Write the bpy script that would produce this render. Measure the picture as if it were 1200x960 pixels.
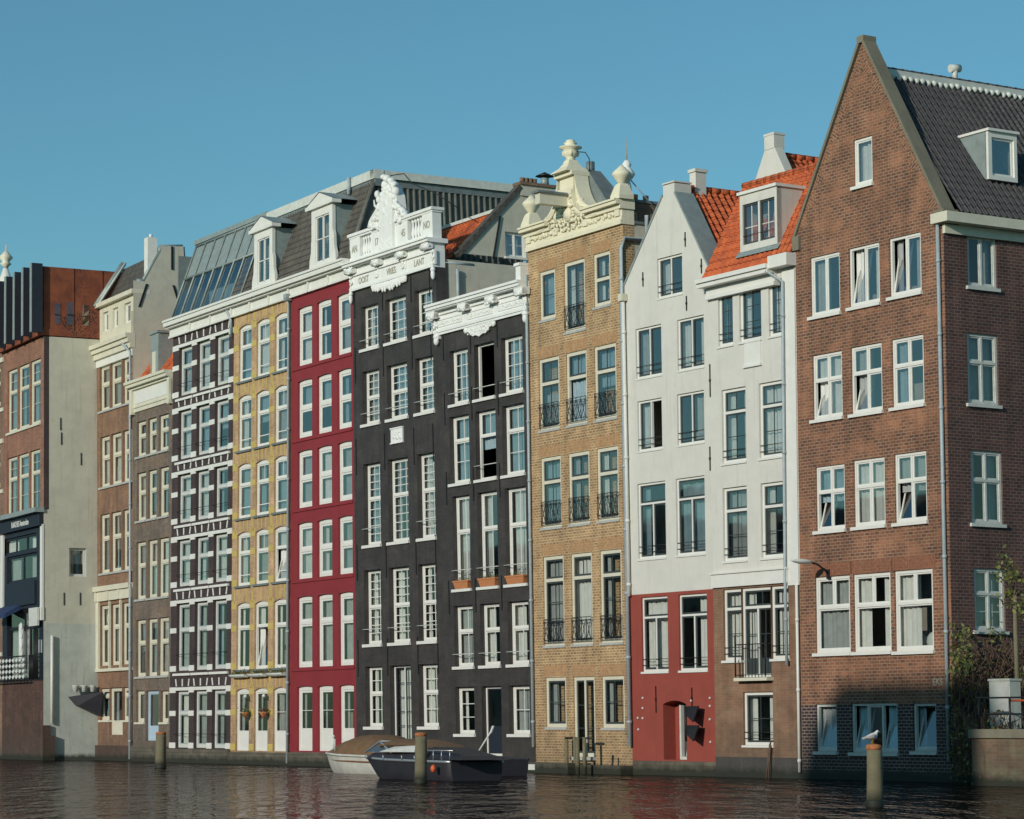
import bpy, math, random
from mathutils import Vector, noise
R = math.radians
random.seed(7)
for o in list(bpy.data.objects): bpy.data.objects.remove(o)
SC = bpy.context.scene
COL = SC.collection

# ------------------------------------------------------------------ camera
FPX, CX, CY, HY = 3200.0, 600.0, 480.0, 856.0          # focal length and horizon in photo pixels
PITCH = math.atan((HY - CY) / FPX)
HEAD = R(31.8)
CAMH = 1.5
FW = Vector((-math.cos(HEAD), math.sin(HEAD), 0)); RT = Vector((math.sin(HEAD), math.cos(HEAD), 0)); UPZ = Vector((0, 0, 1))
CAMP = -(FW * 80.0 + RT * (518.0 / FPX * 80.0 / math.cos(PITCH))) ; CAMP.z = CAMH
CF = FW * math.cos(PITCH) + UPZ * math.sin(PITCH)
CU = UPZ * math.cos(PITCH) - FW * math.sin(PITCH)
cam = bpy.data.cameras.new('camera'); camo = bpy.data.objects.new('camera', cam); COL.objects.link(camo)
cam.sensor_fit = 'HORIZONTAL'; cam.sensor_width = 36; cam.lens = 36 * FPX / 1200.0
cam.clip_start = 1; cam.clip_end = 5000
camo.location = CAMP
from mathutils import Matrix
camo.matrix_world = Matrix(((RT.x, CU.x, -CF.x, CAMP.x), (RT.y, CU.y, -CF.y, CAMP.y), (RT.z, CU.z, -CF.z, CAMP.z), (0, 0, 0, 1)))
SC.camera = camo
def project(P):
    q = P - CAMP; z = q.dot(CF)
    return CX + FPX * q.dot(RT) / z, CY - FPX * q.dot(CU) / z
def ray(x, y): return CF + RT * ((x - CX) / FPX) - CU * ((y - CY) / FPX)
def at_depth(x, y, z): return CAMP + ray(x, y) * z
def on_water(x, y, z=0.0):
    r = ray(x, y); return CAMP + r * ((z - CAMP.z) / r.z)

# ------------------------------------------------------------------ light
SUN_EL, SUN_AZ = R(17), R(20)            # azimuth measured from the facade normal (-Y) towards +X
sdir = Vector((math.sin(SUN_AZ) * math.cos(SUN_EL), -math.cos(SUN_AZ) * math.cos(SUN_EL), math.sin(SUN_EL)))
sl = bpy.data.lights.new('sun', 'SUN'); sl.energy = 2.8; sl.angle = R(0.5); sl.color = (1.0, 0.92, 0.82)
so = bpy.data.objects.new('sun', sl); COL.objects.link(so)
so.rotation_euler = sdir.to_track_quat('Z', 'Y').to_euler(); so.location = (20, -60, 60)
wd = bpy.data.worlds.new('World'); SC.world = wd; wd.use_nodes = True
nt = wd.node_tree; bg = nt.nodes['Background']
sky = nt.nodes.new('ShaderNodeTexSky'); sky.sky_type = 'NISHITA'; sky.sun_disc = False
sky.sun_elevation = SUN_EL; sky.sun_rotation = math.atan2(sdir.x, sdir.y)
sky.air_density = 1.0; sky.dust_density = 0.6; sky.ozone_density = 1.6
tint = nt.nodes.new('ShaderNodeMix'); tint.data_type = 'RGBA'; tint.blend_type = 'MULTIPLY'; tint.inputs[0].default_value = 1
tint.inputs[7].default_value = (0.40, 0.70, 0.73, 1)
nt.links.new(sky.outputs[0], tint.inputs[6]); nt.links.new(tint.outputs[2], bg.inputs[0]); bg.inputs[1].default_value = 0.13
SC.view_settings.view_transform = 'Standard'; SC.view_settings.look = 'None'
SC.view_settings.exposure = 0.0; SC.view_settings.gamma = 1.0; SC.view_settings.use_curve_mapping = False

# ------------------------------------------------------------------ materials
def newmat(name):
    m = bpy.data.materials.new(name); m.use_nodes = True
    return m, m.node_tree, m.node_tree.nodes['Principled BSDF']
def L(nt, a, b): nt.links.new(a, b)
def N(nt, t, **k):
    n = nt.nodes.new(t)
    for a, b in k.items(): setattr(n, a, b)
    return n
def mixc(nt, fac, a, b, blend='MIX'):
    n = N(nt, 'ShaderNodeMix', data_type='RGBA', blend_type=blend)
    for s, v in ((0, fac), (6, a), (7, b)):
        if hasattr(v, 'is_linked'): L(nt, v, n.inputs[s])
        else: n.inputs[s].default_value = v if s == 0 else (*v, 1)[:4]
    return n.outputs[2]
def ramp(nt, f, stops):
    n = N(nt, 'ShaderNodeValToRGB'); L(nt, f, n.inputs[0])
    e = n.color_ramp.elements
    while len(e) < len(stops): e.new(0.5)
    for i, (p, c) in enumerate(stops):
        e[i].position = p; e[i].color = (c, c, c, 1) if not isinstance(c, tuple) else (*c, 1)
    return n.outputs[0]
def noise_n(nt, vec, scale, detail=4, rough=.6):
    n = N(nt, 'ShaderNodeTexNoise'); n.inputs['Scale'].default_value = scale; n.inputs['Detail'].default_value = detail
    n.inputs['Roughness'].default_value = rough; L(nt, vec, n.inputs['Vector']); return n.outputs[0]
def mapv(nt, vec, sc=(1, 1, 1), loc=(0, 0, 0)):
    n = N(nt, 'ShaderNodeMapping'); n.inputs['Scale'].default_value = sc; n.inputs['Location'].default_value = loc
    L(nt, vec, n.inputs[0]); return n.outputs[0]
def bump(nt, h, strength, dist=.02):
    n = N(nt, 'ShaderNodeBump'); n.inputs['Strength'].default_value = strength; n.inputs['Distance'].default_value = dist
    L(nt, h, n.inputs['Height']); return n.outputs[0]
def uvout(nt): return N(nt, 'ShaderNodeUVMap').outputs[0]
def objout(nt): return N(nt, 'ShaderNodeTexCoord').outputs['Object']
def geopos(nt): return N(nt, 'ShaderNodeNewGeometry').outputs['Position']

def m_brick(name, c1, c2, mortar, w=.30, h=.095, ms=.014, patch=None, patchamt=.5, rough=.85, grime=0.5, bumpk=.5, stain=None):
    """brick courses in facade metres, with uneven firing, repointed patches and soot or algae towards the water"""
    m, nt, b = newmat(name); uv = uvout(nt)
    br = N(nt, 'ShaderNodeTexBrick'); L(nt, uv, br.inputs['Vector'])
    br.inputs['Color1'].default_value = (*c1, 1); br.inputs['Color2'].default_value = (*c2, 1); br.inputs['Mortar'].default_value = (*mortar, 1)
    br.inputs['Scale'].default_value = 1; br.inputs['Brick Width'].default_value = w; br.inputs['Row Height'].default_value = h
    br.inputs['Mortar Size'].default_value = ms; br.inputs['Mortar Smooth'].default_value = .25; br.inputs['Bias'].default_value = 0
    c = br.outputs[0]
    n1 = noise_n(nt, uv, 1.1, 5, .65); n2 = noise_n(nt, uv, .35, 3, .6)
    c = mixc(nt, 1, c, ramp(nt, n1, [(.25, .70), (.75, 1.25)]), 'MULTIPLY')
    if patch:
        f = ramp(nt, noise_n(nt, mapv(nt, uv, (.7, 1.3, 1), (3, 9, 0)), .8, 4, .7), [(.50, 0.0), (.66, patchamt)])
        c = mixc(nt, f, c, patch)
    c = mixc(nt, 1, c, ramp(nt, n2, [(.3, .82), (.7, 1.15)]), 'MULTIPLY')
    c = mixc(nt, 1, c, ramp(nt, noise_n(nt, mapv(nt, uv, (3.2, .22, 1)), 1, 5, .65), [(.32, .80), (.62, 1.10)]), 'MULTIPLY')
    # grime rising from the waterline
    sp = N(nt, 'ShaderNodeSeparateXYZ'); L(nt, geopos(nt), sp.inputs[0])
    ad = N(nt, 'ShaderNodeMath', operation='MULTIPLY_ADD'); L(nt, n1, ad.inputs[0]); ad.inputs[1].default_value = 2.2; L(nt, sp.outputs[2], ad.inputs[2])
    g = ramp(nt, ad.outputs[0], [(.0, grime), (1.0, 0.0)])
    mr = N(nt, 'ShaderNodeMapRange'); L(nt, ad.outputs[0], mr.inputs[0]); mr.inputs[1].default_value = 1.0; mr.inputs[2].default_value = 3.2
    mr.inputs[3].default_value = grime; mr.inputs[4].default_value = 0
    c = mixc(nt, mr.outputs[0], c, (.055, .055, .042))
    spw = N(nt, 'ShaderNodeSeparateXYZ'); L(nt, geopos(nt), spw.inputs[0]); wa = N(nt, 'ShaderNodeMath', operation='MULTIPLY_ADD'); L(nt, noise_n(nt, uv, 1.7, 4), wa.inputs[0]); wa.inputs[1].default_value = -.5; L(nt, spw.outputs[2], wa.inputs[2])
    wr = N(nt, 'ShaderNodeMapRange'); L(nt, wa.outputs[0], wr.inputs[0]); wr.inputs[1].default_value = -.08; wr.inputs[2].default_value = .12; wr.inputs[3].default_value = .92; wr.inputs[4].default_value = 0
    c = mixc(nt, wr.outputs[0], c, (.018, .022, .013))
    L(nt, c, b.inputs['Base Color']); b.inputs['Roughness'].default_value = rough
    mp = N(nt, 'ShaderNodeMath', operation='SUBTRACT'); mp.inputs[0].default_value = 1; L(nt, br.outputs['Fac'], mp.inputs[1])
    md = N(nt, 'ShaderNodeMath', operation='MULTIPLY_ADD'); L(nt, noise_n(nt, uv, 40, 3), md.inputs[0]); md.inputs[1].default_value = .4; L(nt, mp.outputs[0], md.inputs[2])
    L(nt, bump(nt, md.outputs[0], bumpk, .012), b.inputs['Normal'])
    return m
def m_plaster(name, col, dirt=(.25, .25, .2), amt=.35, rough=.85, streak=.5, bumpk=.25, dark=.85):
    m, nt, b = newmat(name); uv = uvout(nt)
    n1 = noise_n(nt, uv, .9, 6, .7); n3 = noise_n(nt, mapv(nt, uv, (6, .35, 1)), 1, 4, .6); n4 = noise_n(nt, uv, 9, 4, .6)
    c = mixc(nt, 1, col, ramp(nt, n1, [(.3, dark), (.7, 1.06)]), 'MULTIPLY')
    c = mixc(nt, ramp(nt, n3, [(.55, 0), (.8, amt * streak)]), c, dirt)
    c = mixc(nt, ramp(nt, n1, [(.58, 0), (.75, amt)]), c, dirt)
    c = mixc(nt, ramp(nt, n4, [(.62, 0), (.72, amt * .5)]), c, dirt)
    spw = N(nt, 'ShaderNodeSeparateXYZ'); L(nt, geopos(nt), spw.inputs[0]); wa = N(nt, 'ShaderNodeMath', operation='MULTIPLY_ADD'); L(nt, noise_n(nt, uv, 1.7, 4), wa.inputs[0]); wa.inputs[1].default_value = -.5; L(nt, spw.outputs[2], wa.inputs[2])
    wr = N(nt, 'ShaderNodeMapRange'); L(nt, wa.outputs[0], wr.inputs[0]); wr.inputs[1].default_value = -.08; wr.inputs[2].default_value = .12; wr.inputs[3].default_value = .92; wr.inputs[4].default_value = 0
    c = mixc(nt, wr.outputs[0], c, (.018, .022, .013))
    L(nt, c, b.inputs['Base Color']); b.inputs['Roughness'].default_value = rough
    L(nt, bump(nt, n4, bumpk, .01), b.inputs['Normal'])
    return m
def m_plain(name, col, rough=.5, metal=0, var=.12, scale=3, bumpk=.0):
    m, nt, b = newmat(name); o = objout(nt); n1 = noise_n(nt, o, scale, 5, .65)
    c = mixc(nt, 1, col, ramp(nt, n1, [(.3, 1 - var), (.7, 1 + var)]), 'MULTIPLY')
    L(nt, c, b.inputs['Base Color']); b.inputs['Roughness'].default_value = rough; b.inputs['Metallic'].default_value = metal
    if bumpk: L(nt, bump(nt, noise_n(nt, o, scale * 6, 4), bumpk, .01), b.inputs['Normal'])
    return m
def m_tile(name, c1, c2, tw=.25, th=.33, moss=(.10, .08, .04), mossamt=.4, rough=.7):
    m, nt, b = newmat(name); uv = uvout(nt)
    br = N(nt, 'ShaderNodeTexBrick'); L(nt, uv, br.inputs['Vector']); br.offset = 0
    br.inputs['Color1'].default_value = (*c1, 1); br.inputs['Color2'].default_value = (*c2, 1); br.inputs['Mortar'].default_value = (c2[0] * .35, c2[1] * .35, c2[2] * .35, 1)
    br.inputs['Scale'].default_value = 1; br.inputs['Brick Width'].default_value = tw; br.inputs['Row Height'].default_value = th; br.inputs['Mortar Size'].default_value = .012
    c = br.outputs[0]
    n1 = noise_n(nt, uv, 1.2, 5, .7)
    c = mixc(nt, ramp(nt, n1, [(.5, 0), (.75, mossamt)]), c, moss)
    c = mixc(nt, 1, c, ramp(nt, noise_n(nt, uv, 7, 3), [(.3, .8), (.7, 1.15)]), 'MULTIPLY')
    L(nt, c, b.inputs['Base Color']); b.inputs['Roughness'].default_value = rough
    return m
def m_glass(name, ior=2.2, tcol=(.8, .86, .84)):
    m = bpy.data.materials.new(name); m.use_nodes = True; nt = m.node_tree; nt.nodes.clear()
    out = N(nt, 'ShaderNodeOutputMaterial'); mx = N(nt, 'ShaderNodeMixShader'); tr = N(nt, 'ShaderNodeBsdfTransparent'); gl = N(nt, 'ShaderNodeBsdfGlossy')
    ge = N(nt, 'ShaderNodeNewGeometry'); dt_ = N(nt, 'ShaderNodeVectorMath', operation='DOT_PRODUCT'); L(nt, ge.outputs['Normal'], dt_.inputs[0]); L(nt, ge.outputs['Incoming'], dt_.inputs[1])
    ab = N(nt, 'ShaderNodeMath', operation='ABSOLUTE'); L(nt, dt_.outputs['Value'], ab.inputs[0]); om = N(nt, 'ShaderNodeMath', operation='SUBTRACT'); om.inputs[0].default_value = 1; L(nt, ab.outputs[0], om.inputs[1])
    pw = N(nt, 'ShaderNodeMath', operation='POWER'); L(nt, om.outputs[0], pw.inputs[0]); pw.inputs[1].default_value = 4
    fr = N(nt, 'ShaderNodeMath', operation='MULTIPLY_ADD'); L(nt, pw.outputs[0], fr.inputs[0]); fr.inputs[1].default_value = 1 - ior; fr.inputs[2].default_value = ior; gl.inputs['Roughness'].default_value = .03
    tr.inputs[0].default_value = (*tcol, 1)
    o = objout(nt); bp = bump(nt, noise_n(nt, o, .8, 1), .02, .2); L(nt, bp, gl.inputs['Normal'])
    L(nt, fr.outputs[0], mx.inputs[0]); L(nt, tr.outputs[0], mx.inputs[1]); L(nt, gl.outputs[0], mx.inputs[2]); L(nt, mx.outputs[0], out.inputs[0])
    return m
M = {}
M['white'] = m_plain('white_paint', (.74, .735, .68), .45, 0, .05, 2)
M['cream'] = m_plain('cream_paint', (.66, .63, .50), .5, 0, .08, 2)
M['offwhite'] = m_plain('weathered_white_paint', (.58, .60, .55), .6, 0, .12, 4)
M['white_old'] = m_plaster('white_carved_stone', (.80, .81, .78), (.45, .45, .38), .35, .7, .7, .5, .9)
M['cream_old'] = m_plaster('cream_carved_stone', (.78, .73, .55), (.55, .44, .20), .5, .7, .6, .5, .9)
M['sash_dark'] = m_plain('dark_green_sash_paint', (.045, .055, .052), .4, 0, .1, 5)
M['black_iron'] = m_plain('black_iron', (.02, .02, .022), .5, .3, .2, 8)
M['zinc'] = m_plain('zinc', (.29, .345, .335), .5, .2, .15, 4)
M['zinc_dark'] = m_plain('weathered_lead', (.17, .20, .20), .55, .1, .2, 3)
M['pipe_grey'] = m_plain('grey_pipe_paint', (.36, .42, .44), .45, 0, .12, 6)
M['glass'] = m_glass('window_glass', .34, (.93, .96, .95))
M['glass_low'] = m_glass('old_window_glass', .13, (.90, .93, .91))
M['room'] = m_plain('room_plaster', (.32, .30, .26), .9, 0, .2, 1)
M['curtain'] = m_plain('net_curtain', (.68, .68, .64), .9, 0, .1, 3)
M['curtain_grey'] = m_plain('grey_curtain', (.34, .36, .35), .9, 0, .15, 3)
M['curtain_sky_tint'] = m_plain('sky_tinted_curtain', (.26, .36, .40), .9, 0, .15, 3)  # blue of the sky reflected in the panes, painted into the cloth
M['blind_sky_tint'] = m_plain('sky_tinted_blind', (.30, .48, .52), .8, 0, .08, 3)  # bluish reflection in the basement panes, put into the blind's colour
M['sill_stone'] = m_plain('sill_stone', (.42, .43, .40), .8, 0, .15, 5)
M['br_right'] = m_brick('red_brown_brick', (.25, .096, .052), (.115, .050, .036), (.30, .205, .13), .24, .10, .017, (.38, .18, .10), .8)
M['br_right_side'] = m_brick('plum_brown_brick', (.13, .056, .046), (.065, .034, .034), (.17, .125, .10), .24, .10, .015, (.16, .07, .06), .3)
M['br_low'] = m_brick('dark_basement_brick', (.045, .03, .035), (.028, .02, .026), (.30, .22, .18), .24, .10, .016, None, 0, .85, .3)
M['br_ochre'] = m_brick('ochre_brick', (.44, .27, .125), (.25, .14, .065), (.55, .42, .25), .22, .095, .017, (.52, .34, .18), .35, grime=.35)
M['br_brown'] = m_brick('brown_brick', (.27, .155, .095), (.20, .11, .07), (.26, .20, .15), .30, .09, .010, (.20, .14, .10), .5)
M['br_yellow'] = m_brick('orange_brick', (.52, .34, .19), (.42, .25, .13), (.54, .41, .26), .30, .09, .010, (.35, .22, .12), .4)
M['br_yellow2'] = m_plaster('glazed_yellow_brick', (.58, .44, .13), (.40, .25, .08), .4, .5, .3, .3)
M['br_black'] = m_brick('black_painted_brick', (.044, .037, .034), (.056, .048, .043), (.034, .029, .027), .30, .09, .010, (.080, .068, .060), .5, .6, .2, .35)
M['br_plum'] = m_brick('dark_plum_brick', (.060, .036, .036), (.045, .028, .030), (.07, .055, .05), .30, .09, .010, None, 0, .7, .3)
M['br_h2a'] = m_brick('tan_brown_brick', (.28, .15, .085), (.21, .115, .07), (.25, .18, .13), .30, .09, .008, (.17, .10, .07), .5)
M['br_h2b'] = m_brick('grey_brown_brick', (.20, .155, .12), (.15, .115, .09), (.19, .16, .13), .30, .09, .008, (.25, .15, .08), .45)
M['br_h1'] = m_brick('rust_red_brick', (.32, .14, .085), (.24, .10, .065), (.30, .22, .16), .30, .09, .010, (.22, .11, .08), .4)
M['red_paint'] = m_plaster('crimson_painted_brick', (.26, .026, .032), (.17, .02, .026), .45, .6, .4, .3, .82)
M['rust_red'] = m_plaster('rust_red_render', (.31, .062, .042), (.15, .055, .04), .7, .8, .8, .3, .8)
M['black_render'] = M['br_black']
M['white_render'] = m_plaster('white_render', (.64, .63, .57), (.44, .41, .30), .42, .85, 1.1, .2, .92)
M['grey_plaster'] = m_plaster('old_grey_plaster', (.56, .54, .44), (.36, .31, .21), .6, .9, .9, .4, .82)
M['grey_plaster2'] = m_plaster('patched_cement', (.50, .53, .47), (.20, .17, .11), .6, .9, .9, .5, .75)
M['stone'] = m_brick('quay_stone', (.17, .15, .115), (.12, .105, .08), (.09, .08, .06), .55, .16, .02, (.24, .20, .12), .5, .9, .5)
M['stone_dark'] = m_plaster('wet_dark_stone', (.075, .068, .062), (.20, .18, .12), .55, .7, .6, .6, .6)
M['brown_wall'] = m_brick('brown_quay_brick', (.10, .048, .035), (.07, .036, .028), (.09, .065, .05), .3, .09, .008, (.14, .08, .055), .5)
M['orange_tile'] = m_tile('orange_clay_tile', (.62, .135, .035), (.42, .085, .028), mossamt=.35)
M['grey_tile'] = m_tile('grey_brown_tile', (.115, .105, .085), (.075, .068, .058), moss=(.05, .045, .035))
M['black_tile'] = m_tile('black_glazed_tile', (.085, .078, .076), (.058, .054, .054), moss=(.08, .075, .07), mossamt=.25, rough=.5)
M['rib_sheet'] = m_plain('ribbed_slate_sheet', (.13, .135, .115), .7, 0, .25, 2)
M['corten'] = None
M['wood'] = m_plaster('weathered_wood', (.22, .20, .12), (.045, .035, .022), .9, .9, 1.1, .9, .5)
M['wood_wet'] = m_plaster('wet_wood', (.07, .055, .045), (.16, .16, .07), .4, .7, 1, .8, .6)
M['rust_top'] = m_plain('orange_rust', (.42, .16, .06), .9, 0, .4, 14, .5)
M['canvas'] = m_plain('brown_canvas', (.17, .10, .05), .9, 0, .2, 3, .3)
M['hull_white'] = m_plain('white_hull_paint', (.60, .60, .54), .35, 0, .15, 2)
M['hull_dark'] = m_plain('dark_hull_paint', (.028, .028, .036), .55, 0, .2, 2)
M['teak'] = m_plain('teak', (.20, .09, .04), .5, 0, .2, 5)
M['navy'] = m_plain('navy_paint', (.014, .020, .032), .6, 0, .15, 3)  # also the rooftop fins' sides, their shade put into this dark colour
M['awning_blue'] = m_plain('blue_awning', (.022, .045, .11), .8, 0, .15, 3)
M['terracotta'] = m_plain('terracotta', (.50, .20, .08), .8, 0, .15, 10)
M['leaf'] = m_plain('leaf_green', (.075, .095, .025), .6, 0, .4, 6)
M['leaf2'] = m_plain('leaf_yellow_green', (.17, .18, .04), .6, 0, .35, 6)
M['twig'] = m_plain('dry_twig', (.12, .075, .05), .9, 0, .3, 6)
M['feather_white'] = m_plain('white_feather', (.75, .74, .70), .8, 0, .06, 20)
M['feather_grey'] = m_plain('grey_feather', (.42, .40, .37), .8, 0, .1, 20)
M['beak'] = m_plain('yellow_beak', (.60, .38, .06), .5)
M['orange'] = m_plain('orange_plastic', (.65, .12, .03), .5)
M['door_blue'] = m_plain('light_blue_door_paint', (.45, .58, .68), .4, 0, .05, 2)
M['far_brick'] = m_brick('far_brick', (.22, .14, .10), (.16, .10, .08), (.2, .17, .14))
M['lettering'] = m_plain('muted_gilt_lettering', (.36, .34, .27), .6, 0, .1, 8)  # one even muted tan for letters, wall tag and turret rod
M['letter_white'] = m_plain('white_lettering', (.66, .68, .64), .5, 0, .05, 8)
M['rub'] = m_plain('aluminium', (.5, .52, .52), .35, .6, .05, 5)
# perforated rusty steel
m, nt, b = newmat('corten_steel'); uv = uvout(nt)
n1 = noise_n(nt, uv, 1.3, 5, .7); n2 = noise_n(nt, uv, 7, 3, .7)
c = mixc(nt, ramp(nt, n1, [(.35, 0), (.65, 1)]), (.15, .040, .022), (.27, .075, .03))
vo = N(nt, 'ShaderNodeTexVoronoi'); vo.inputs['Scale'].default_value = 11; L(nt, uv, vo.inputs['Vector'])
f = N(nt, 'ShaderNodeMath', operation='LESS_THAN'); L(nt, vo.outputs['Distance'], f.inputs[0])
f2 = ramp(nt, noise_n(nt, uv, .6, 2), [(.42, 0.0), (.62, .42)]); L(nt, f2, f.inputs[1])
c = mixc(nt, f.outputs[0], c, (.028, .016, .016)); L(nt, c, b.inputs['Base Color']); b.inputs['Roughness'].default_value = .8
M['corten'] = m

# ------------------------------------------------------------------ house frames
class Frame:
    """local (u along the facade, d out of it, v up) -> world; the leaning edges of old houses are in the frame"""
    def __init__(s, P0, U, W=1, lL=0, lR=0):
        s.P0 = P0.copy(); s.P0.z = 0; s.U = U; s.Nn = Vector((U.y, -U.x, 0)); s.W = W; s.lL = lL; s.lR = lR
    def w(s, u, d, v):
        t = min(1, max(0, u / s.W)); l = s.lL + (s.lR - s.lL) * t
        return s.P0 + s.U * (u + l * v) + s.Nn * d + Vector((0, 0, v))
    def solve(s, x, y, d=None, u=None):
        a, v = (1.0, 5.0)
        f = (lambda a, v: project(s.w(a, d, v))) if d is not None else (lambda a, v: project(s.w(u, a, v)))
        for _ in range(12):
            p = f(a, v); pa = f(a + .01, v); pv = f(a, v + .01)
            A, B = (pa[0] - p[0]) / .01, (pv[0] - p[0]) / .01; C_, D = (pa[1] - p[1]) / .01, (pv[1] - p[1]) / .01
            ex, ey = x - p[0], y - p[1]; det = A * D - B * C_
            a += (ex * D - B * ey) / det; v += (A * ey - ex * C_) / det
        return a, v
    def p(s, x, y, d=0.0): return s.solve(x, y, d=d)
    def vv(s, x, y, d=0.0): return s.solve(x, y, d=d)[1]
class Side:
    """right-hand side wall of a house: u runs back from the facade, d points out of the side wall"""
    def __init__(s, H, u=None): s.H = H; s.u0 = H.W if u is None else u; s.W = 10
    def w(s, u, d, v): return s.H.w(s.u0 + d, -u, v)
    solve = Frame.solve; p = Frame.p; vv = Frame.vv
class World:
    def w(s, u, d, v): return Vector((u, d, v))
WF = World()
class Loc:
    """a free frame: origin, heading"""
    def __init__(s, P, ang=0): s.P = P; s.a = Vector((math.cos(ang), math.sin(ang), 0)); s.b = Vector((math.sin(ang), -math.cos(ang), 0))
    def w(s, u, d, v): return s.P + s.a * u + s.b * d + Vector((0, 0, v))

# ------------------------------------------------------------------ mesh builder
class MB:
    def __init__(s, fr): s.fr = fr; s.v = []; s.f = []; s.uv = []; s.mi = []; s.sm = []
    def face(s, pts, mi=0, uvs=None, smooth=False):
        i0 = len(s.v); s.v += [s.fr.w(*p) for p in pts]; s.f.append(list(range(i0, i0 + len(pts))))
        if uvs is None:
            a = Vector(pts[1]) - Vector(pts[0]); b = Vector(pts[-1]) - Vector(pts[0]); n = a.cross(b)
            ax = max(range(3), key=lambda i: abs(n[i]))
            uvs = [((p[0], p[2]) if ax == 1 else (p[1], p[2]) if ax == 0 else (p[0], p[1])) for p in pts]
        s.uv += uvs; s.mi.append(mi); s.sm.append(smooth)
    def hexa(s, c, mi=0):   # eight corners: bottom 0-3 (ccw), top 4-7
        for q in ((0, 1, 5, 4), (1, 2, 6, 5), (2, 3, 7, 6), (3, 0, 4, 7), (4, 5, 6, 7), (3, 2, 1, 0)): s.face([c[i] for i in q], mi)
    def box(s, u0, u1, d0, d1, v0, v1, mi=0):
        if u0 > u1: u0, u1 = u1, u0
        if d0 < d1: d0, d1 = d1, d0
        if v0 > v1: v0, v1 = v1, v0
        # d0 is the outer face
        s.hexa([(u0, d0, v0), (u1, d0, v0), (u1, d1, v0), (u0, d1, v0), (u0, d0, v1), (u1, d0, v1), (u1, d1, v1), (u0, d1, v1)], mi)
    def prism(s, poly, d0, d1, mi=0):
        """polygon in (u, v), ccw seen from outside, extruded from d0 (outer) to d1"""
        s.face([(u, d0, v) for u, v in poly], mi); s.face([(u, d1, v) for u, v in reversed(poly)], mi)
        n = len(poly)
        for i in range(n):
            a, b = poly[i], poly[(i + 1) % n]; s.face([(a[0], d0, a[1]), (a[0], d1, a[1]), (b[0], d1, b[1]), (b[0], d0, b[1])], mi)
    def sprism(s, poly, u0, u1, mi=0):
        """polygon in (d, v) extruded along u"""
        s.face([(u0, d, v) for d, v in poly], mi); s.face([(u1, d, v) for d, v in reversed(poly)], mi)
        n = len(poly)
        for i in range(n):
            a, b = poly[i], poly[(i + 1) % n]; s.face([(u0, a[0], a[1]), (u1, a[0], a[1]), (u1, b[0], b[1]), (u0, b[0], b[1])], mi)
    def tube(s, pts, r, n=8, mi=0, r1=None, cap=True):
        pts = [Vector(p) for p in pts]; rings = []; m = len(pts)
        for i, p in enumerate(pts):
            t = (pts[min(i + 1, m - 1)] - pts[max(i - 1, 0)]).normalized()
            a = t.cross(Vector((0, 0, 1)))
            if a.length < .05: a = t.cross(Vector((1, 0, 0)))
            a.normalize(); b = t.cross(a); rr = r if r1 is None else r + (r1 - r) * i / (m - 1)
            rings.append([p + (a * math.cos(2 * math.pi * k / n) + b * math.sin(2 * math.pi * k / n)) * rr for k in range(n)])
        for i in range(m - 1):
            for k in range(n):
                k2 = (k + 1) % n; s.face([rings[i][k], rings[i][k2], rings[i + 1][k2], rings[i + 1][k]], mi, None, True)
        if cap: s.face(list(reversed(rings[0])), mi); s.face(rings[-1], mi)
    def lathe(s, u, d, prof, n=12, mi=0, sq=False):
        """profile of (radius, v); sq gives a square plan"""
        off = math.pi / 4 if sq else 0; n = 4 if sq else n; k_ = 1.414 if sq else 1
        rg = [[(u + r * k_ * math.cos(off + 2 * math.pi * k / n), d + r * k_ * math.sin(off + 2 * math.pi * k / n), v) for k in range(n)] for r, v in prof]
        for i in range(len(rg) - 1):
            for k in range(n):
                k2 = (k + 1) % n; s.face([rg[i][k], rg[i][k2], rg[i + 1][k2], rg[i + 1][k]], mi, None, not sq)
        s.face(rg[-1], mi); s.face(list(reversed(rg[0])), mi)
    def ball(s, c, r, n=8, m=5, mi=0, rot=0):
        rx, ry, rz = r if isinstance(r, tuple) else (r, r, r); cr, sr = math.cos(rot), math.sin(rot)
        def P(i, k):
            th = math.pi * i / m; ph = 2 * math.pi * k / n
            x, y, z = rx * math.sin(th) * math.cos(ph), ry * math.sin(th) * math.sin(ph), rz * math.cos(th)
            return (c[0] + x * cr - z * sr, c[1] + y, c[2] + x * sr + z * cr)
        for i in range(m):
            for k in range(n):
                q = [P(i, k), P(i + 1, k), P(i + 1, (k + 1) % n), P(i, (k + 1) % n)]
                if i == 0: q = [q[0], q[1], q[2]]
                elif i == m - 1: q = [q[0], q[1], q[3]]
                s.face(q, mi, None, True)
    def loft(s, rings, mi=0, closed=True, caps=True, smooth=True):
        for i in range(len(rings) - 1):
            n = len(rings[i])
            for k in range(n if closed else n - 1):
                k2 = (k + 1) % n; s.face([rings[i][k], rings[i][k2], rings[i + 1][k2], rings[i + 1][k]], mi, None, smooth)
        if caps and closed: s.face(list(reversed(rings[0])), mi); s.face(rings[-1], mi)
    def build(s, name, mats, parent=None, org=None):
        if not s.f: return None
        me = bpy.data.meshes.new(name)
        o3 = org if org is not None else (ROOTLOC.get(rootof(parent).name, Vector((0, 0, 0))) if parent else Vector((0, 0, 0)))
        me.from_pydata([tuple(v - o3) for v in s.v], [], s.f)
        uvl = me.uv_layers.new(name='UVMap')
        uvl.data.foreach_set('uv', [c for t in s.uv for c in (t[0], t[1])])
        if not isinstance(mats, (list, tuple)): mats = [mats]
        for m in mats: me.materials.append(M[m] if isinstance(m, str) else m)
        me.polygons.foreach_set('material_index', s.mi); me.polygons.foreach_set('use_smooth', s.sm)
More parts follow.
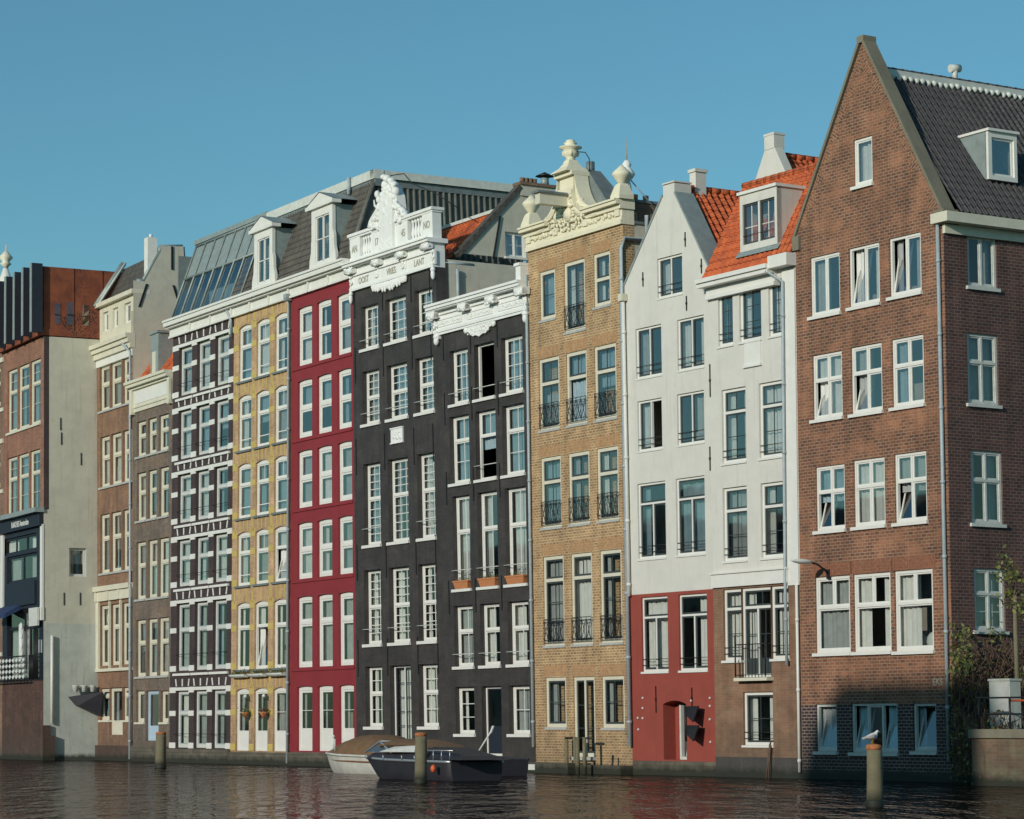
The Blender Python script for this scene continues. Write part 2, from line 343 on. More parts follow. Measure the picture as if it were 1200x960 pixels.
        if any(s.sm):
            import bmesh
            bm = bmesh.new(); bm.from_mesh(me); bmesh.ops.remove_doubles(bm, verts=bm.verts, dist=.0008); bm.to_mesh(me); bm.free()
        me.update()
        o = bpy.data.objects.new(name, me); COL.objects.link(o)
        if parent: o.parent = parent
        elif org is not None: o.location = org; ROOTLOC[o.name] = org.copy()
        return o
ROOTLOC = {}
def rootof(o):
    while o.parent: o = o.parent
    return o
def tag(o, label=None, cat=None, group=None, kind=None):
    if label: o['label'] = label
    if cat: o['category'] = cat
    if group: o['group'] = group
    if kind: o['kind'] = kind
    return o
def thing(name, loc, label, cat, group=None):
    o = bpy.data.objects.new(name, None); COL.objects.link(o); o.location = loc; ROOTLOC[o.name] = Vector(loc)
    o.empty_display_size = .5
    return tag(o, label, cat, group)

# ------------------------------------------------------------------ facade tools
def clip(poly, conv):
    """clip polygon to a convex ccw polygon"""
    out = poly
    n = len(conv)
    for i in range(n):
        a, b = conv[i], conv[(i + 1) % n]; inp = out; out = []
        if not inp: return []
        side = lambda p: (b[0] - a[0]) * (p[1] - a[1]) - (b[1] - a[1]) * (p[0] - a[0])
        for j in range(len(inp)):
            p, q = inp[j], inp[(j + 1) % len(inp)]; sp, sq = side(p), side(q)
            if sp >= -1e-9: out.append(p)
            if (sp > 1e-9 and sq < -1e-9) or (sp < -1e-9 and sq > 1e-9):
                t = sp / (sp - sq); out.append((p[0] + (q[0] - p[0]) * t, p[1] + (q[1] - p[1]) * t))
    return out
def archpts(u0, u1, v, a, n=8):
    """points of a flat segmental arch from (u0, v) up a and down to (u1, v)"""
    return [(u0 + (u1 - u0) * i / n, v + a * (1 - (2 * i / n - 1) ** 2)) for i in range(n + 1)]
def wall_mesh(H, polys, holes, rd=.15, mats=None, zone=None, d0=0.0, zones=()):
    """front face with window openings and their reveals. holes: (u0, v0, u1, v1, arch). zone(u, v) -> material index"""
    mb = MB(H)
    us = sorted(set([p[0] for P in polys for p in P] + [h[0] for h in holes] + [h[2] for h in holes]))
    vs = sorted(set([p[1] for P in polys for p in P] + [h[1] for h in holes] + [h[3] for h in holes] + list(zones)))
    for P in polys:
        for i in range(len(us) - 1):
            for j in range(len(vs) - 1):
                a, b, c_, e = us[i], us[i + 1], vs[j], vs[j + 1]
                if b - a < 1e-5 or e - c_ < 1e-5: continue
                mu, mv = (a + b) / 2, (c_ + e) / 2
                if any(h[0] < mu < h[2] and h[1] < mv < h[3] for h in holes): continue
                q = clip([(a, c_), (b, c_), (b, e), (a, e)], P)
                if len(q) > 2: mb.face([(x, d0, y) for x, y in q], zone(mu, mv) if zone else 0)
    for h in holes:
        u0, v0, u1, v1 = h[:4]; ar = h[4] if len(h) > 4 else 0; r = h[5] if len(h) > 5 else rd; z = zone((u0 + u1) / 2, (v0 + v1) / 2) if zone else 0
        top = archpts(u0, u1, v1 - ar, ar) if ar else [(u0, v1), (u1, v1)]
        if ar:
            hi = len(top) // 2
            mb.face([(x, d0, y) for x, y in ([(u0, v1)] + top[:hi + 1])][::-1], z)
            mb.face([(x, d0, y) for x, y in (top[hi:] + [(u1, v1)])][::-1], z)
        for k in range(len(top) - 1):
            a, b = top[k], top[k + 1]; mb.face([(a[0], d0, a[1]), (b[0], d0, b[1]), (b[0], d0 - r, b[1]), (a[0], d0 - r, a[1])], z)
        vt0, vt1 = top[0][1], top[-1][1]
        mb.face([(u0, d0, v0), (u0, d0, vt0), (u0, d0 - r, vt0), (u0, d0 - r, v0)], z)
        mb.face([(u1, d0, v0), (u1, d0 - r, v0), (u1, d0 - r, vt1), (u1, d0, vt1)], z)
        mb.face([(u0, d0, v0), (u0, d0 - r, v0), (u1, d0 - r, v0), (u1, d0, v0)], z)
    return mb
def shell(mb, W, D, vL, vR, mi=0, v0=-.6, dL=0.0, dR=0.0):
    """side and back walls added to a wall mesh"""
    mb.face([(0, dL, v0), (0, -D, v0), (0, -D, vL), (0, dL, vL)][::-1], mi)
    mb.face([(W, dR, v0), (W, -D, v0), (W, -D, vR), (W, dR, vR)], mi)
    mb.face([(0, -D, v0), (W, -D, v0), (W, -D, vR), (0, -D, vL)], mi)
    vt = min(vL, vR) - .05
    mb.face([(0, -.3, vt), (W, -.3, vt), (W, -D, vt), (0, -D, vt)], mi)
def rects(H, lst, rd):
    """windows given in photo pixels, top left and bottom right -> openings in metres"""
    out = []
    for x0, y0, x1, y1 in lst:
        u0, v1 = H.p(x0, y0, -rd); u1, v0 = H.p(x1, y1, 0)
        out.append((u0, v0, u1, v1))
    return out
CURT = {}
def window(H, root, rect, rd=.15, fw=.07, secs=((1, 2, 1, 1),), mf='white', ms=None, sw=.045, mt=.022, sill=None, curt=None, rail=None,
           arch=0, name='window', glass='glass', tilt=(), fthick=.09, panel=0, label=None, seed=0, sillmat=None, bars=(), inter=True, opens=()):
    u0, v0, u1, v1 = rect; rnd = random.Random(int(u0 * 1000 + v0 * 77) + seed)
    mb = MB(H); df = -rd + .012; db = df - fthick; W = u1 - u0; Hh = v1 - v0
    mats = [mf, ms or mf]; g = MB(H)
    mb.box(u0 + .002, u0 + fw, df, db, v0 + .002, v1 - .002); mb.box(u1 - fw, u1 - .002, df, db, v0 + .002, v1 - .002)
    mb.box(u0 + fw, u1 - fw, df - .001, db, v0 + .002, v0 + fw); mb.box(u0 + fw, u1 - fw, df - .001, db, v1 - fw * (1.0 if not arch else 1) - arch * .9, v1 - .002)
    iu0, iu1, iv0, iv1 = u0 + fw, u1 - fw, v0 + fw, v1 - fw - arch * .9
    tot = sum(s[0] for s in secs); top = iv1; k = 0
    for si, (hf, leaf, nx, ny) in enumerate(secs):
        hgt = (iv1 - iv0) * hf / tot; bot = top - hgt
        if si < len(secs) - 1: mb.box(iu0, iu1, df + .006, db, bot - fw * .45, bot + fw * .45)
        t2 = top - (fw * .45 if si else 0); b2 = bot + (fw * .45 if si < len(secs) - 1 else 0)
        mw = fw * .8; lw = ((iu1 - iu0) - mw * (leaf - 1)) / leaf
        for l in range(leaf):
            a = iu0 + l * (lw + mw); b = a + lw
            if l: mb.box(a - mw, a, df - .004, db, b2, t2)
            tl = .30 if k in tilt else 0; gone = k in opens; k += 1
            dd = df - .028
            def P(u, d, v): return (u, d - (tl * (v - b2) / max(.1, t2 - b2)), v)
            def bx(ua, ub, va, vb, th=.035, off=0.0):
                mb.hexa([P(ua, dd - off, va), P(ub, dd - off, va), P(ub, dd - th - off, va), P(ua, dd - th - off, va), P(ua, dd - off, vb), P(ub, dd - off, vb), P(ub, dd - th - off, vb), P(ua, dd - th - off, vb)], 1)
            if gone: continue
            bx(a, a + sw, b2, t2); bx(b - sw, b, b2, t2); bx(a + sw, b - sw, b2, b2 + sw * 1.2); bx(a + sw, b - sw, t2 - sw, t2)
            pb = b2
            if panel and si == len(secs) - 1:
                pb = b2 + panel * (t2 - b2); bx(a + sw, b - sw, b2 + sw, pb, .02, .008); bx(a + sw, b - sw, pb, pb + sw, .035)
            ga, gb, gc, gd = a + sw, b - sw, pb + sw, t2 - sw
            for i in range(1, nx): x = ga + (gb - ga) * i / nx; bx(x - mt / 2, x + mt / 2, gc, gd, .025, .004)
            for j in range(1, ny): y = gc + (gd - gc) * j / ny; bx(ga, gb, y - mt / 2, y + mt / 2, .025, .004)
            for y_, _ in [(bb, 0) for bb in bars if si == len(secs) - 1]: y = gc + (gd - gc) * y_; bx(ga, gb, y - .02, y + .02, .03, .003)
            j1, j2 = rnd.uniform(-.012, .012), rnd.uniform(-.010, .010)
            g.face([P(ga, dd - .017 + j1, gc), P(gb, dd - .017 - j1, gc), P(gb, dd - .017 - j1 + j2, gd), P(ga, dd - .017 + j1 + j2, gd)])
        top = bot
    o = mb.build(name, mats, root)
    if label: o['label'] = label
    g.build('pane', glass, o)
    if sill:
        s = MB(H); so_, sh, ex = sill; s.box(u0 - ex, u1 + ex * .6, so_, -rd + .02, v0 - sh, v0 - .001); s.build('sill', sillmat or mf, o)
    if name == 'window' and (curt is None or (glass == 'glass' and rnd.random() < .5)): curt = rnd.choice(('full:curtain_grey', 'full:curtain_sky_tint', 'full:curtain_sky_tint', 'sides', 'sides:curtain_sky_tint', 'full:curtain', 'half:curtain_sky_tint'))
    if curt:
        c = MB(H); dc = -rd - fthick - .12; kind = curt.split(':')[0]; cm = curt.split(':')[1] if ':' in curt else 'curtain'
        spans = {'full': [(u0, u1, v0)], 'sides': [(u0, u0 + W * .28, v0), (u1 - W * .3, u1, v0)], 'left': [(u0, u0 + W * .5, v0)], 'right': [(u0 + W * .55, u1, v0)],
                 'half': [(u0, u1, v0 + Hh * .45)], 'low': [(u0, u1, v0)]}[kind]
        vt = v1 - .02 if kind != 'low' else v0 + Hh * .5
        for a, b, vb in spans:
            n = max(4, int((b - a) / .05)); ph = rnd.random() * 6
            pts = [(a + (b - a) * i / n, dc + .035 * math.sin(ph + i * 1.25) + .02 * math.sin(i * .5 + ph)) for i in range(n + 1)]
            for i in range(n):
                c.face([(pts[i][0], pts[i][1], vb), (pts[i + 1][0], pts[i + 1][1], vb), (pts[i + 1][0], pts[i + 1][1], vt), (pts[i][0], pts[i][1], vt)], 0, None, True)
        c.build('curtain', cm, o)
    if rail:
        r = MB(H); kind = rail
        if kind == 'bar':
            y = v0 + Hh * .24; r.tube([(u0 - .04, .0, y), (u0 - .04, .07, y), (u1 + .04, .07, y), (u1 + .04, 0, y)], .014, 6)
            rm = 'black_iron'
        elif kind == 'wbar':
            y = v0 + Hh * .2; r.tube([(u0 - .05, -.02, y), (u0 - .05, .06, y), (u1 + .05, .06, y), (u1 + .05, -.02, y)], .018, 6); rm = 'offwhite'
        elif kind == 'bars2':
            for y in (v0 + .22, v0 + .42): r.tube([(u0 + .01, -.03, y), (u1 - .01, -.03, y)], .012, 6)
            rm = 'black_iron'
        elif kind == 'ornate':
            rh = min(.85, Hh * .36); dz = -rd + .10; a, b = u0 + .05, u1 - .05; y0, y1 = v0 + .10, v0 + .10 + rh
            for y in (y0, y0 + .10, y1, y1 - .10): r.tube([(a, dz, y), (b, dz, y)], .014, 5)
            n = 4
            for i in range(n + 1):
                x = a + (b - a) * i / n; r.tube([(x, dz, y0), (x, dz, y1)], .011, 5)
                if i < n:
                    x2 = a + (b - a) * (i + 1) / n; ya, yb = y0 + .1, y1 - .1; ym = (ya + yb) / 2; xm = (x + x2) / 2
                    pts = [(x + (x2 - x) * t, dz, ym + (yb - ym) * math.cos(t * math.pi)) for t in [q / 6 for q in range(7)]]
                    r.tube(pts, .012, 5); r.tube([(p[0], p[1], 2 * ym - p[2]) for p in pts], .012, 5)
            rm = 'black_iron'
        r.build('railing', rm, o)
    return o
def room(H, root, W, vtop, floors, depth=2.6, vb=.6, m='room'):
    mb = MB(H); a, b = .12, W - .12
    mb.face([(a, -depth, vb), (b, -depth, vb), (b, -depth, vtop), (a, -depth, vtop)])
    for f in floors: mb.box(a, b, -.32, -depth, f - .12, f + .12)
    mb.build('interior', m, root)
def ubox(mb, u0, u1, d, v0, v1, mi=0, back=.06): mb.box(u0, u1, d, -back, v0, v1, mi)
def moulding(mb, u0, u1, prof, mi=0, back=-.1):
    """stacked cornice profile: list of (v0, v1, projection)"""
    for v0, v1, p in prof: mb.box(u0, u1, p, back, v0, v1, mi)
def tile_roof(mb, O, A, S, La, Ls, poly=None, tw=.25, th=.33, amp=.032, mi=0, samples=5, lap=.035):
    """pantiles: waves along A, overlapping courses up S; poly in (a, s) clips the field"""
    O, A, S = Vector(O), Vector(A).normalized(), Vector(S).normalized(); n = A.cross(S).normalized()
    if n.z < 0: n = -n
    cols = max(1, round(La / tw)); rows = max(1, round(Ls / th)); tw = La / cols; th = Ls / rows
    us = [tw * (c_ + k / samples) for c_ in range(cols) for k in range(samples)] + [La]
    def hgt(a):
        t = (a / tw) % 1.0; return amp * (math.sin(2 * math.pi * t) + .35 * math.sin(4 * math.pi * t))
    for r in range(rows):
        s0, s1 = r * th, (r + 1) * th
        for i in range(len(us) - 1):
            a0, a1 = us[i], us[i + 1]
            if poly:
                q = clip([(a0, s0), (a1, s0), (a1, s1), (a0, s1)], poly)
                if len(q) < 3: continue
            else: q = [(a0, s0), (a1, s0), (a1, s1), (a0, s1)]
            def P(a, s, lift=1):
                k = (s - s0) / th; return O + A * a + S * s + n * (hgt(a) + lap * (1 - k) * lift)
            mb.face([P(*t) for t in q], mi, [(t[0] + .001, t[1] + .001) for t in q])
            if abs(q[0][1] - s0) < 1e-6 and abs(q[1][1] - s0) < 1e-6:
                a, b = P(q[0][0], s0), P(q[1][0], s0); e = n * .04
                mb.face([a - e, b - e, b, a], mi, [(q[0][0], s0), (q[1][0], s0), (q[1][0], s0), (q[0][0], s0)])
def ridge_tiles(mb, a, b, r=.13, step=.38, mi=0):
    a, b = Vector(a), Vector(b); n = max(1, round((b - a).length / step))
    for i in range(n):
        p = a + (b - a) * (i / n); q = a + (b - a) * ((i + 1) / n + .01); mb.tube([p, q], r, 8, mi, r * .86)
def text(H, body, u, v, d, size, mat, parent, name='lettering', thick=.02, align='LEFT', sx=1.0):
    cu = bpy.data.curves.new('t', 'FONT'); cu.body = body; cu.size = size; cu.extrude = thick; cu.align_x = align; cu.offset = size * .012
    to = bpy.data.objects.new('t', cu); COL.objects.link(to)
    dg = bpy.context.evaluated_depsgraph_get(); me0 = to.evaluated_get(dg).to_mesh()
    mb = MB(H)
    for p in me0.polygons: mb.face([(u + me0.vertices[i].co.x * sx, d + me0.vertices[i].co.z, v + me0.vertices[i].co.y) for i in p.vertices])
    to.to_mesh_clear(); bpy.data.objects.remove(to); bpy.data.curves.remove(cu)
    return mb.build(name, mat, parent)
def pipe(H, root, pts, r=.055, mat='pipe_grey', name='drainpipe', brackets=True):
    mb = MB(H); mb.tube(pts, r, 8)
    if brackets:
        for (a, b) in zip(pts, pts[1:]):
            ln = abs(b[2] - a[2])
            if ln > 2:
                for k in range(int(ln / 2.2) + 1):
                    t = (k + .5) * 2.2 / ln
                    if t < 1: p = [a[i] + (b[i] - a[i]) * t for i in range(3)]; mb.tube([(p[0], p[1], p[2] - .05), (p[0], p[1], p[2] + .05)], r * 1.3, 8)
    return mb.build(name, mat, root)
def anchors(H, root, lst, mat='black_iron'):
    for x, y, h in lst:
        u, v = H.p(x, y); mb = MB(H); mb.box(u - .02, u + .02, .03, -.01, v - h / 2, v + h / 2); mb.box(u - .035, u + .035, .04, 0.0, v - .04, v + .04)
        mb.build('wall_anchor', mat, root)
ZK = {'A': (0, 270, 2.909), 'B': (0, 580, 2.909), 'C': (190, 190, 3.556), 'D': (190, 440, 4), 'E': (190, 670, 4), 'F': (400, 180, 4), 'G': (400, 410, 4), 'H': (370, 650, 3.43),
      'I': (590, 140, 3.84), 'J': (600, 380, 3.556), 'K': (600, 640, 3.31), 'L': (720, 140, 3.84), 'M': (720, 380, 3.556), 'N': (720, 640, 3.2), 'O': (920, 30, 3.4286),
      'P': (920, 300, 3.2), 'Q': (920, 580, 4.286), 'R': (920, 760, 4.286), 'S': (410, 200, 6.4), 'T': (100, 320, 6.4), 'U': (500, 320, 9.23), 'V': (610, 150, 6.4), 'W': (100, 680, 4.364),
      'X': (0, 690, 4.8), 'Y': (0, 280, 6), 'Z': (30, 290, 8)}
def q(k, x, y): a, b, s = ZK[k]; return (a + x / s, b + y / s)
def q4(k, x0, y0, x1, y1, k2=None): a = q(k, x0, y0); b = q(k2 or k, x1, y1); return (*a, *b)

# ------------------------------------------------------------------ the row: boundaries in photo pixels (bottom, top)
BND = {'11R': ((1119, 915), (1105.5, 266)), '11L': ((941, 915), (932, 307)), '10L': ((839, 890), (830.7, 343)), '9L': ((742, 882), (730.5, 296)), '8L': ((629, 900), (619.4, 322)),
       '7L': ((525.5, 885), (510.5, 310)), '6L': ((418.5, 868), (413, 340)), '5L': ((340, 880), (341.5, 358)), '4L': ((270, 877), (274.4, 373)), '3L': ((198.7, 886), (203, 407)),
       '2bL': ((156, 886), (156, 420)), '2aL': ((115, 863), (113.5, 460)), '1R': ((51.5, 860), (51.5, 397)), '1L': ((3, 860), (4.5, 420)), '0L': ((-70, 860), (-68, 420))}
def azd(x): r = ray(x, HY); return Vector((r.x, r.y))
def bx_at(k, y):
    (x0, y0), (x1, y1) = BND[k]; return x0 + (x1 - x0) * (y0 - y) / (y0 - y1)
def vpdir(x): r = ray(x, HY); return -Vector((r.x, r.y)).normalized()     # unit vector to the right along the facade
def hit(P, dirv, x):
    """walk from P along -dirv until the sight line of pixel column x is met"""
    d = azd(x); c = Vector((CAMP.x, CAMP.y)); m = Matrix(((dirv.x, d.x), (dirv.y, d.y))); b = P - c
    # P - t*dirv = c + s*d
    t, s_ = m.inverted() @ b
    return P - dirv * t, t
def mk(lk, rk, PR, vpx):
    U = vpdir(vpx); PL, W = hit(PR, U, bx_at(lk, HY)); F = Frame(Vector((PL.x, PL.y, 0)), Vector((U.x, U.y, 0)), W)
    (xb, yb), (xt, yt) = BND[lk]; u, v = F.p(xt, yt); F.lL = u / v
    (xb, yb), (xt, yt) = BND[rk]
    G = Frame(F.P0, F.U, W); u, v = G.p(xt, yt); F.lR = (u - W) / v
    return F, PL
P = Vector((0, 0)); r_ = azd(bx_at('11R', HY)); c_ = Vector((CAMP.x, CAMP.y)); P = c_ + r_ / r_.length * 80.98
HS = {}
for nm, lk, rk, vp in (('11', '11L', '11R', -1395), ('10', '10L', '11L', -1395), ('9', '9L', '10L', -1395), ('8', '8L', '9L', -1243), ('7', '7L', '8L', -1250), ('6', '6L', '7L', -1260),
                       ('5', '5L', '6L', -1170), ('4', '4L', '5L', -1170), ('3', '3L', '4L', -1170), ('2b', '2bL', '3L', -1040), ('2a', '2aL', '2bL', -1040)):
    HS[nm], P = mk(lk, rk, P, vp)
U = vpdir(-1040); perp = Vector((-U.y, U.x))           # from the set-back neighbour forward to house 1's front corner
d = azd(51.5); m_ = Matrix(((perp.x, d.x), (perp.y, d.y))); t, s_ = m_.inverted() @ (P - c_); P1 = P - perp * t; SETB = t
HS['1'], P = mk('1L', '1R', P1, -990)
HS['0'], P = mk('0L', '1L', P, -990)
for k, h in HS.items(): print('house', k, 'W=%.2f' % h.W, 'P0', tuple(round(x, 1) for x in h.P0), 'lean %.4f %.4f' % (h.lL, h.lR))

# ================================================================== structure: water
wm, nt, b = newmat('canal_water'); pos = geopos(nt)
nt.nodes.remove(b); wout = nt.nodes['Material Output']; dfw = N(nt, 'ShaderNodeBsdfDiffuse'); dfw.inputs[0].default_value = (.012, .011, .010, 1); glw = N(nt, 'ShaderNodeBsdfGlossy'); glw.inputs[0].default_value = (.62, .58, .58, 1); glw.inputs['Roughness'].default_value = .05
mxw = N(nt, 'ShaderNodeMixShader'); frw = N(nt, 'ShaderNodeFresnel'); frw.inputs[0].default_value = 1.33; L(nt, frw.outputs[0], mxw.inputs[0]); L(nt, dfw.outputs[0], mxw.inputs[1]); L(nt, glw.outputs[0], mxw.inputs[2]); L(nt, mxw.outputs[0], wout.inputs[0])
mpn = N(nt, 'ShaderNodeMapping'); mpn.inputs['Rotation'].default_value = (0, 0, math.pi / 2 - HEAD * 0 - math.atan2(FW.y, FW.x)); L(nt, pos, mpn.inputs[0]); pr = mpn.outputs[0]
w1 = noise_n(nt, mapv(nt, pr, (1.5, .32, 1)), 1, 3, .55); w2 = noise_n(nt, mapv(nt, pr, (.35, .10, 1), (7, 3, 0)), 1, 3, .6); w3 = noise_n(nt, mapv(nt, pr, (5, 1.0, 1)), 1, 2, .5)
ad = N(nt, 'ShaderNodeMath', operation='MULTIPLY_ADD'); L(nt, w2, ad.inputs[0]); ad.inputs[1].default_value = 1.6; L(nt, w1, ad.inputs[2])
ad2 = N(nt, 'ShaderNodeMath', operation='MULTIPLY_ADD'); L(nt, w3, ad2.inputs[0]); ad2.inputs[1].default_value = .18; L(nt, ad.outputs[0], ad2.inputs[2])
bw = bump(nt, ad2.outputs[0], 1.0, .22); L(nt, bw, glw.inputs['Normal']); L(nt, bw, frw.inputs['Normal'])
M['water'] = wm
mb = MB(WF); mb.face([(-900, -900, 0), (900, -900, 0), (900, 900, 0), (-900, 900, 0)])
wo = mb.build('water', 'water'); tag(wo, 'dark rippled canal water in front of the houses', kind='structure')
mb = MB(WF); mb.face([(-900, -900, -3), (900, -900, -3), (900, 900, -3), (-900, 900, -3)]); tag(mb.build('canal_bed', 'stone_dark'), 'canal bed', kind='structure')

def root_of(H, name, label, cat, group=None): return thing(name, H.w(H.W / 2, 0, 0), label, cat, group)
GRP = 'tall canal houses in the row'

# ================================================================== house 11: red-brown brick corner house
H = HS['11']; S = Side(H); W = H.W
root = root_of(H, 'brick_house', 'red-brown brick corner house with steep pointed gable and dark tiled roof', 'house', GRP)
vE = H.vv(1103, 250); uA, vA = H.p(1010, 46); vEl = H.vv(927.3, 283)
R1 = [q4('O', 107, 935, 207, 208, 'P'), q4('O', 262, 898, 356, 172, 'P'), q4('O', 424, 858, 512, 132, 'P')]
R2 = [q4('P', 108, 375, 216, 600), q4('P', 252, 345, 366, 578), q4('P', 405, 315, 523, 552)]
R3 = [q4('P', 120, 793, 303, 170, 'Q'), q4('P', 262, 768, 505, 148, 'Q'), q4('P', 415, 745, 715, 128, 'Q')]
R4 = [q4('Q', 158, 415, 330, 790), q4('Q', 350, 400, 535, 783), q4('Q', 556, 383, 748, 780)]
R5 = [q4('R', 163, 280, 262, 518), q4('R', 340, 275, 568, 525), q4('R', 650, 275, 762, 518)]
R0 = [q4('O', 281, 462, 352, 630)]
rd = .07; rr = {i: rects(H, r, rd) for i, r in enumerate((R0, R1, R2, R3, R4, R5))}
vlow = H.vv(1020, 826); vpl = H.vv(1020, 905)
holes = [h for r in rr.values() for h in r]
mb = wall_mesh(H, [[(0, -.6), (W, -.6), (W, vE), (uA, vA - .1), (0, vEl)]], holes, rd + .12, zone=lambda u, v: 2 if v < vpl else (1 if v < vlow else 0), zones=(vlow, vpl))
# slanted brick toothing along the gable edges
def tooth(a, b, n, sgn):
    for k in range(n):
        t0, t1 = (k + .08) / n, (k + .98) / n
        p = (a[0] + (b[0] - a[0]) * t0, a[1] + (b[1] - a[1]) * t0); r_2 = (a[0] + (b[0] - a[0]) * t1, a[1] + (b[1] - a[1]) * t1)
        ln = math.hypot(r_2[0] - p[0], r_2[1] - p[1]); ex, ey = (b[0] - a[0]), (b[1] - a[1]); el = math.hypot(ex, ey); ex /= el; ey /= el
        nx, ny = (ey, -ex) if sgn > 0 else (-ey, ex); m2 = (p[0] * .45 + r_2[0] * .55 + nx * ln * .62, p[1] * .45 + r_2[1] * .55 + ny * ln * .62)
        pts = [p, m2, r_2]
        if (m2[0] - p[0]) * (r_2[1] - p[1]) - (m2[1] - p[1]) * (r_2[0] - p[0]) < 0: pts = pts[::-1]
        mb.face([(x, .004, y) for x, y in pts], 0, [(x * ny - y * nx, x * nx + y * ny) if 0 else (x * nx + y * ny, x * ex + y * ey) for x, y in pts])
tooth((.12, vEl + .25), (uA - .12, vA - .55), 8, 1); tooth((W - .12, vE + .1), (uA + .12, vA - .55), 8, -1)
# brick arches over the ground and upper windows
for r in (rr[4],):
    for h in r: 
        n = int((h[2] - h[0] + .3) / .1)
        for i in range(n): x = h[0] - .15 + (h[2] - h[0] + .3) * i / n; mb.face([(x + .008, .004, h[3] + .02), (x + .088, .004, h[3] + .02), (x + .088, .004, h[3] + .42), (x + .008, .004, h[3] + .42)], 3)
M['soldier'] = m_plain('soldier_course_brick', (.25, .105, .058), .85, 0, .35, 9)
mb.face([(0, 0, -.6), (0, -11, -.6), (0, -11, vEl), (0, 0, vEl)], 0); mb.face([(0, -11, -.6), (W, -11, -.6), (W, -11, vE), (0, -11, vEl)], 0)
wl = mb.build('front_wall', ['br_right', 'br_low', 'stone_dark', 'soldier'], root)
kw = dict(rd=rd, fw=.085, sw=.045, sill=(.09, .10, .09))
window(H, root, rr[0][0], secs=((1, 1, 1, 1),), curt='full', **kw)
window(H, root, rr[1][0], secs=((1, 2, 1, 1),), curt='left:curtain_grey', **kw)
window(H, root, rr[1][1], secs=((1, 2, 1, 1),), tilt=(0,), curt='right:curtain_grey', label='top floor white window with its left half tilted open', **kw)
window(H, root, rr[1][2], secs=((1, 2, 1, 1),), tilt=(0,), curt='sides:curtain_grey', **kw)
for i, h in enumerate(rr[2]): window(H, root, h, secs=((.4, 2, 1, 1), (.6, 2, 1, 1)), tilt=((2,), (2,), ())[i], curt=('sides:curtain_grey', 'left:curtain_grey', 'half:curtain_grey')[i], **kw)
for i, h in enumerate(rr[3]): window(H, root, h, secs=((.4, 2, 1, 1), (.6, 2, 1, 1)), tilt=((2,), (), (2,))[i], curt=('full', 'right', 'half:curtain_grey')[i], **kw)
kl = dict(kw); kl['fw'] = .10
window(H, root, rr[4][0], secs=((.4, 2, 1, 1), (.6, 1, 1, 1)), curt='full:curtain_grey', glass='glass_low', label='white window with drawn grey curtains', **kl)
window(H, root, rr[4][1], secs=((.4, 2, 1, 1), (.6, 1, 1, 1)), curt='sides', glass='glass_low', **kl)
w_ = window(H, root, rr[4][2], secs=((.4, 2, 1, 1), (.6, 1, 1, 1)), curt='left', glass='glass_low', label='white window with patterned cushions inside', **kl)
h = rr[4][2]; c = MB(H)
for k in range(2): c.ball((h[0] + .5 + .62 * k, -.55, h[1] + .28), (.30, .14, .30), 10, 6)
c.build('cushion', 'offwhite', w_)
kb = dict(kw); kb['mf'] = 'offwhite'
window(H, root, rr[5][0], secs=((1, 1, 1, 1),), tilt=(0,), curt='right:blind_sky_tint', **kb)
window(H, root, rr[5][1], secs=((1, 3, 1, 1),), tilt=(0, 2), curt='sides:blind_sky_tint', label='wide white triple basement window', **kb)
window(H, root, rr[5][2], secs=((1, 1, 1, 1),), tilt=(0,), curt='right:blind_sky_tint', **kb)
room(H, root, W, vE - .3, [(rr[i][0][1] - .5) for i in (1, 2, 3, 4)])
# side wall
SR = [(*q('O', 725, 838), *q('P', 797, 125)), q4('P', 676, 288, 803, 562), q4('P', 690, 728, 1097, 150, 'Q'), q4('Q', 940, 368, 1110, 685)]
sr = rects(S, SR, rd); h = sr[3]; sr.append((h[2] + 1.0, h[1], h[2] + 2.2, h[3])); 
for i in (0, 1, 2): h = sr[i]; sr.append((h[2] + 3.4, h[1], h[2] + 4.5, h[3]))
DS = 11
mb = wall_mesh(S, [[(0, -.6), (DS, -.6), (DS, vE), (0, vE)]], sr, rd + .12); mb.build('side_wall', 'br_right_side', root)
for i, h in enumerate(sr):
    k2 = dict(kw); k2['mf'] = 'offwhite'
    window(S, root, h, secs=(((1, 2, 1, 1),) if i in (0, 5) else ((.4, 2, 1, 1), (.6, 2, 1, 2 if i in (3, 4) else 1))), curt=('sides:curtain_grey' if i % 2 == 0 else 'full:curtain_grey'), glass='glass_low', **k2)
# gable coping
for (a, b_, nm) in (((0, vEl), (uA, vA), 'gable_coping'), ((uA, vA), (W, vE), 'gable_coping')):
    mb = MB(H); ex, ey = b_[0] - a[0], b_[1] - a[1]; l = math.hypot(ex, ey); nx, ny = -ey / l * .09, ex / l * .09
    mb.hexa([(a[0], .07, a[1]), (b_[0], .07, b_[1]), (b_[0], -.42, b_[1]), (a[0], -.42, a[1]), (a[0] + nx, .07, a[1] + ny), (b_[0] + nx, .07, b_[1] + ny), (b_[0] + nx, -.42, b_[1] + ny), (a[0] + nx, -.42, a[1] + ny)])
    mb.build(nm, 'zinc_stone' if 'zinc_stone' in M else 'coping_stone', root) if 'coping_stone' in M else None
M['coping_stone'] = m_plaster('mossy_coping_stone', (.22, .20, .145), (.12, .12, .07), .6, .9, .8, .5, .7)
for (a, b_) in (((0, vEl), (uA, vA)), ((uA, vA), (W, vE))):
    mb = MB(H); ex, ey = b_[0] - a[0], b_[1] - a[1]; l = math.hypot(ex, ey); nx, ny = -ey / l * .10, ex / l * .10
    c_2 = [(a[0], .07, a[1]), (b_[0], .07, b_[1]), (b_[0], -.42, b_[1]), (a[0], -.42, a[1])]
    mb.hexa(c_2 + [(x + nx, y, z + ny) for x, y, z in c_2]); mb.build('gable_coping', 'coping_stone', root)
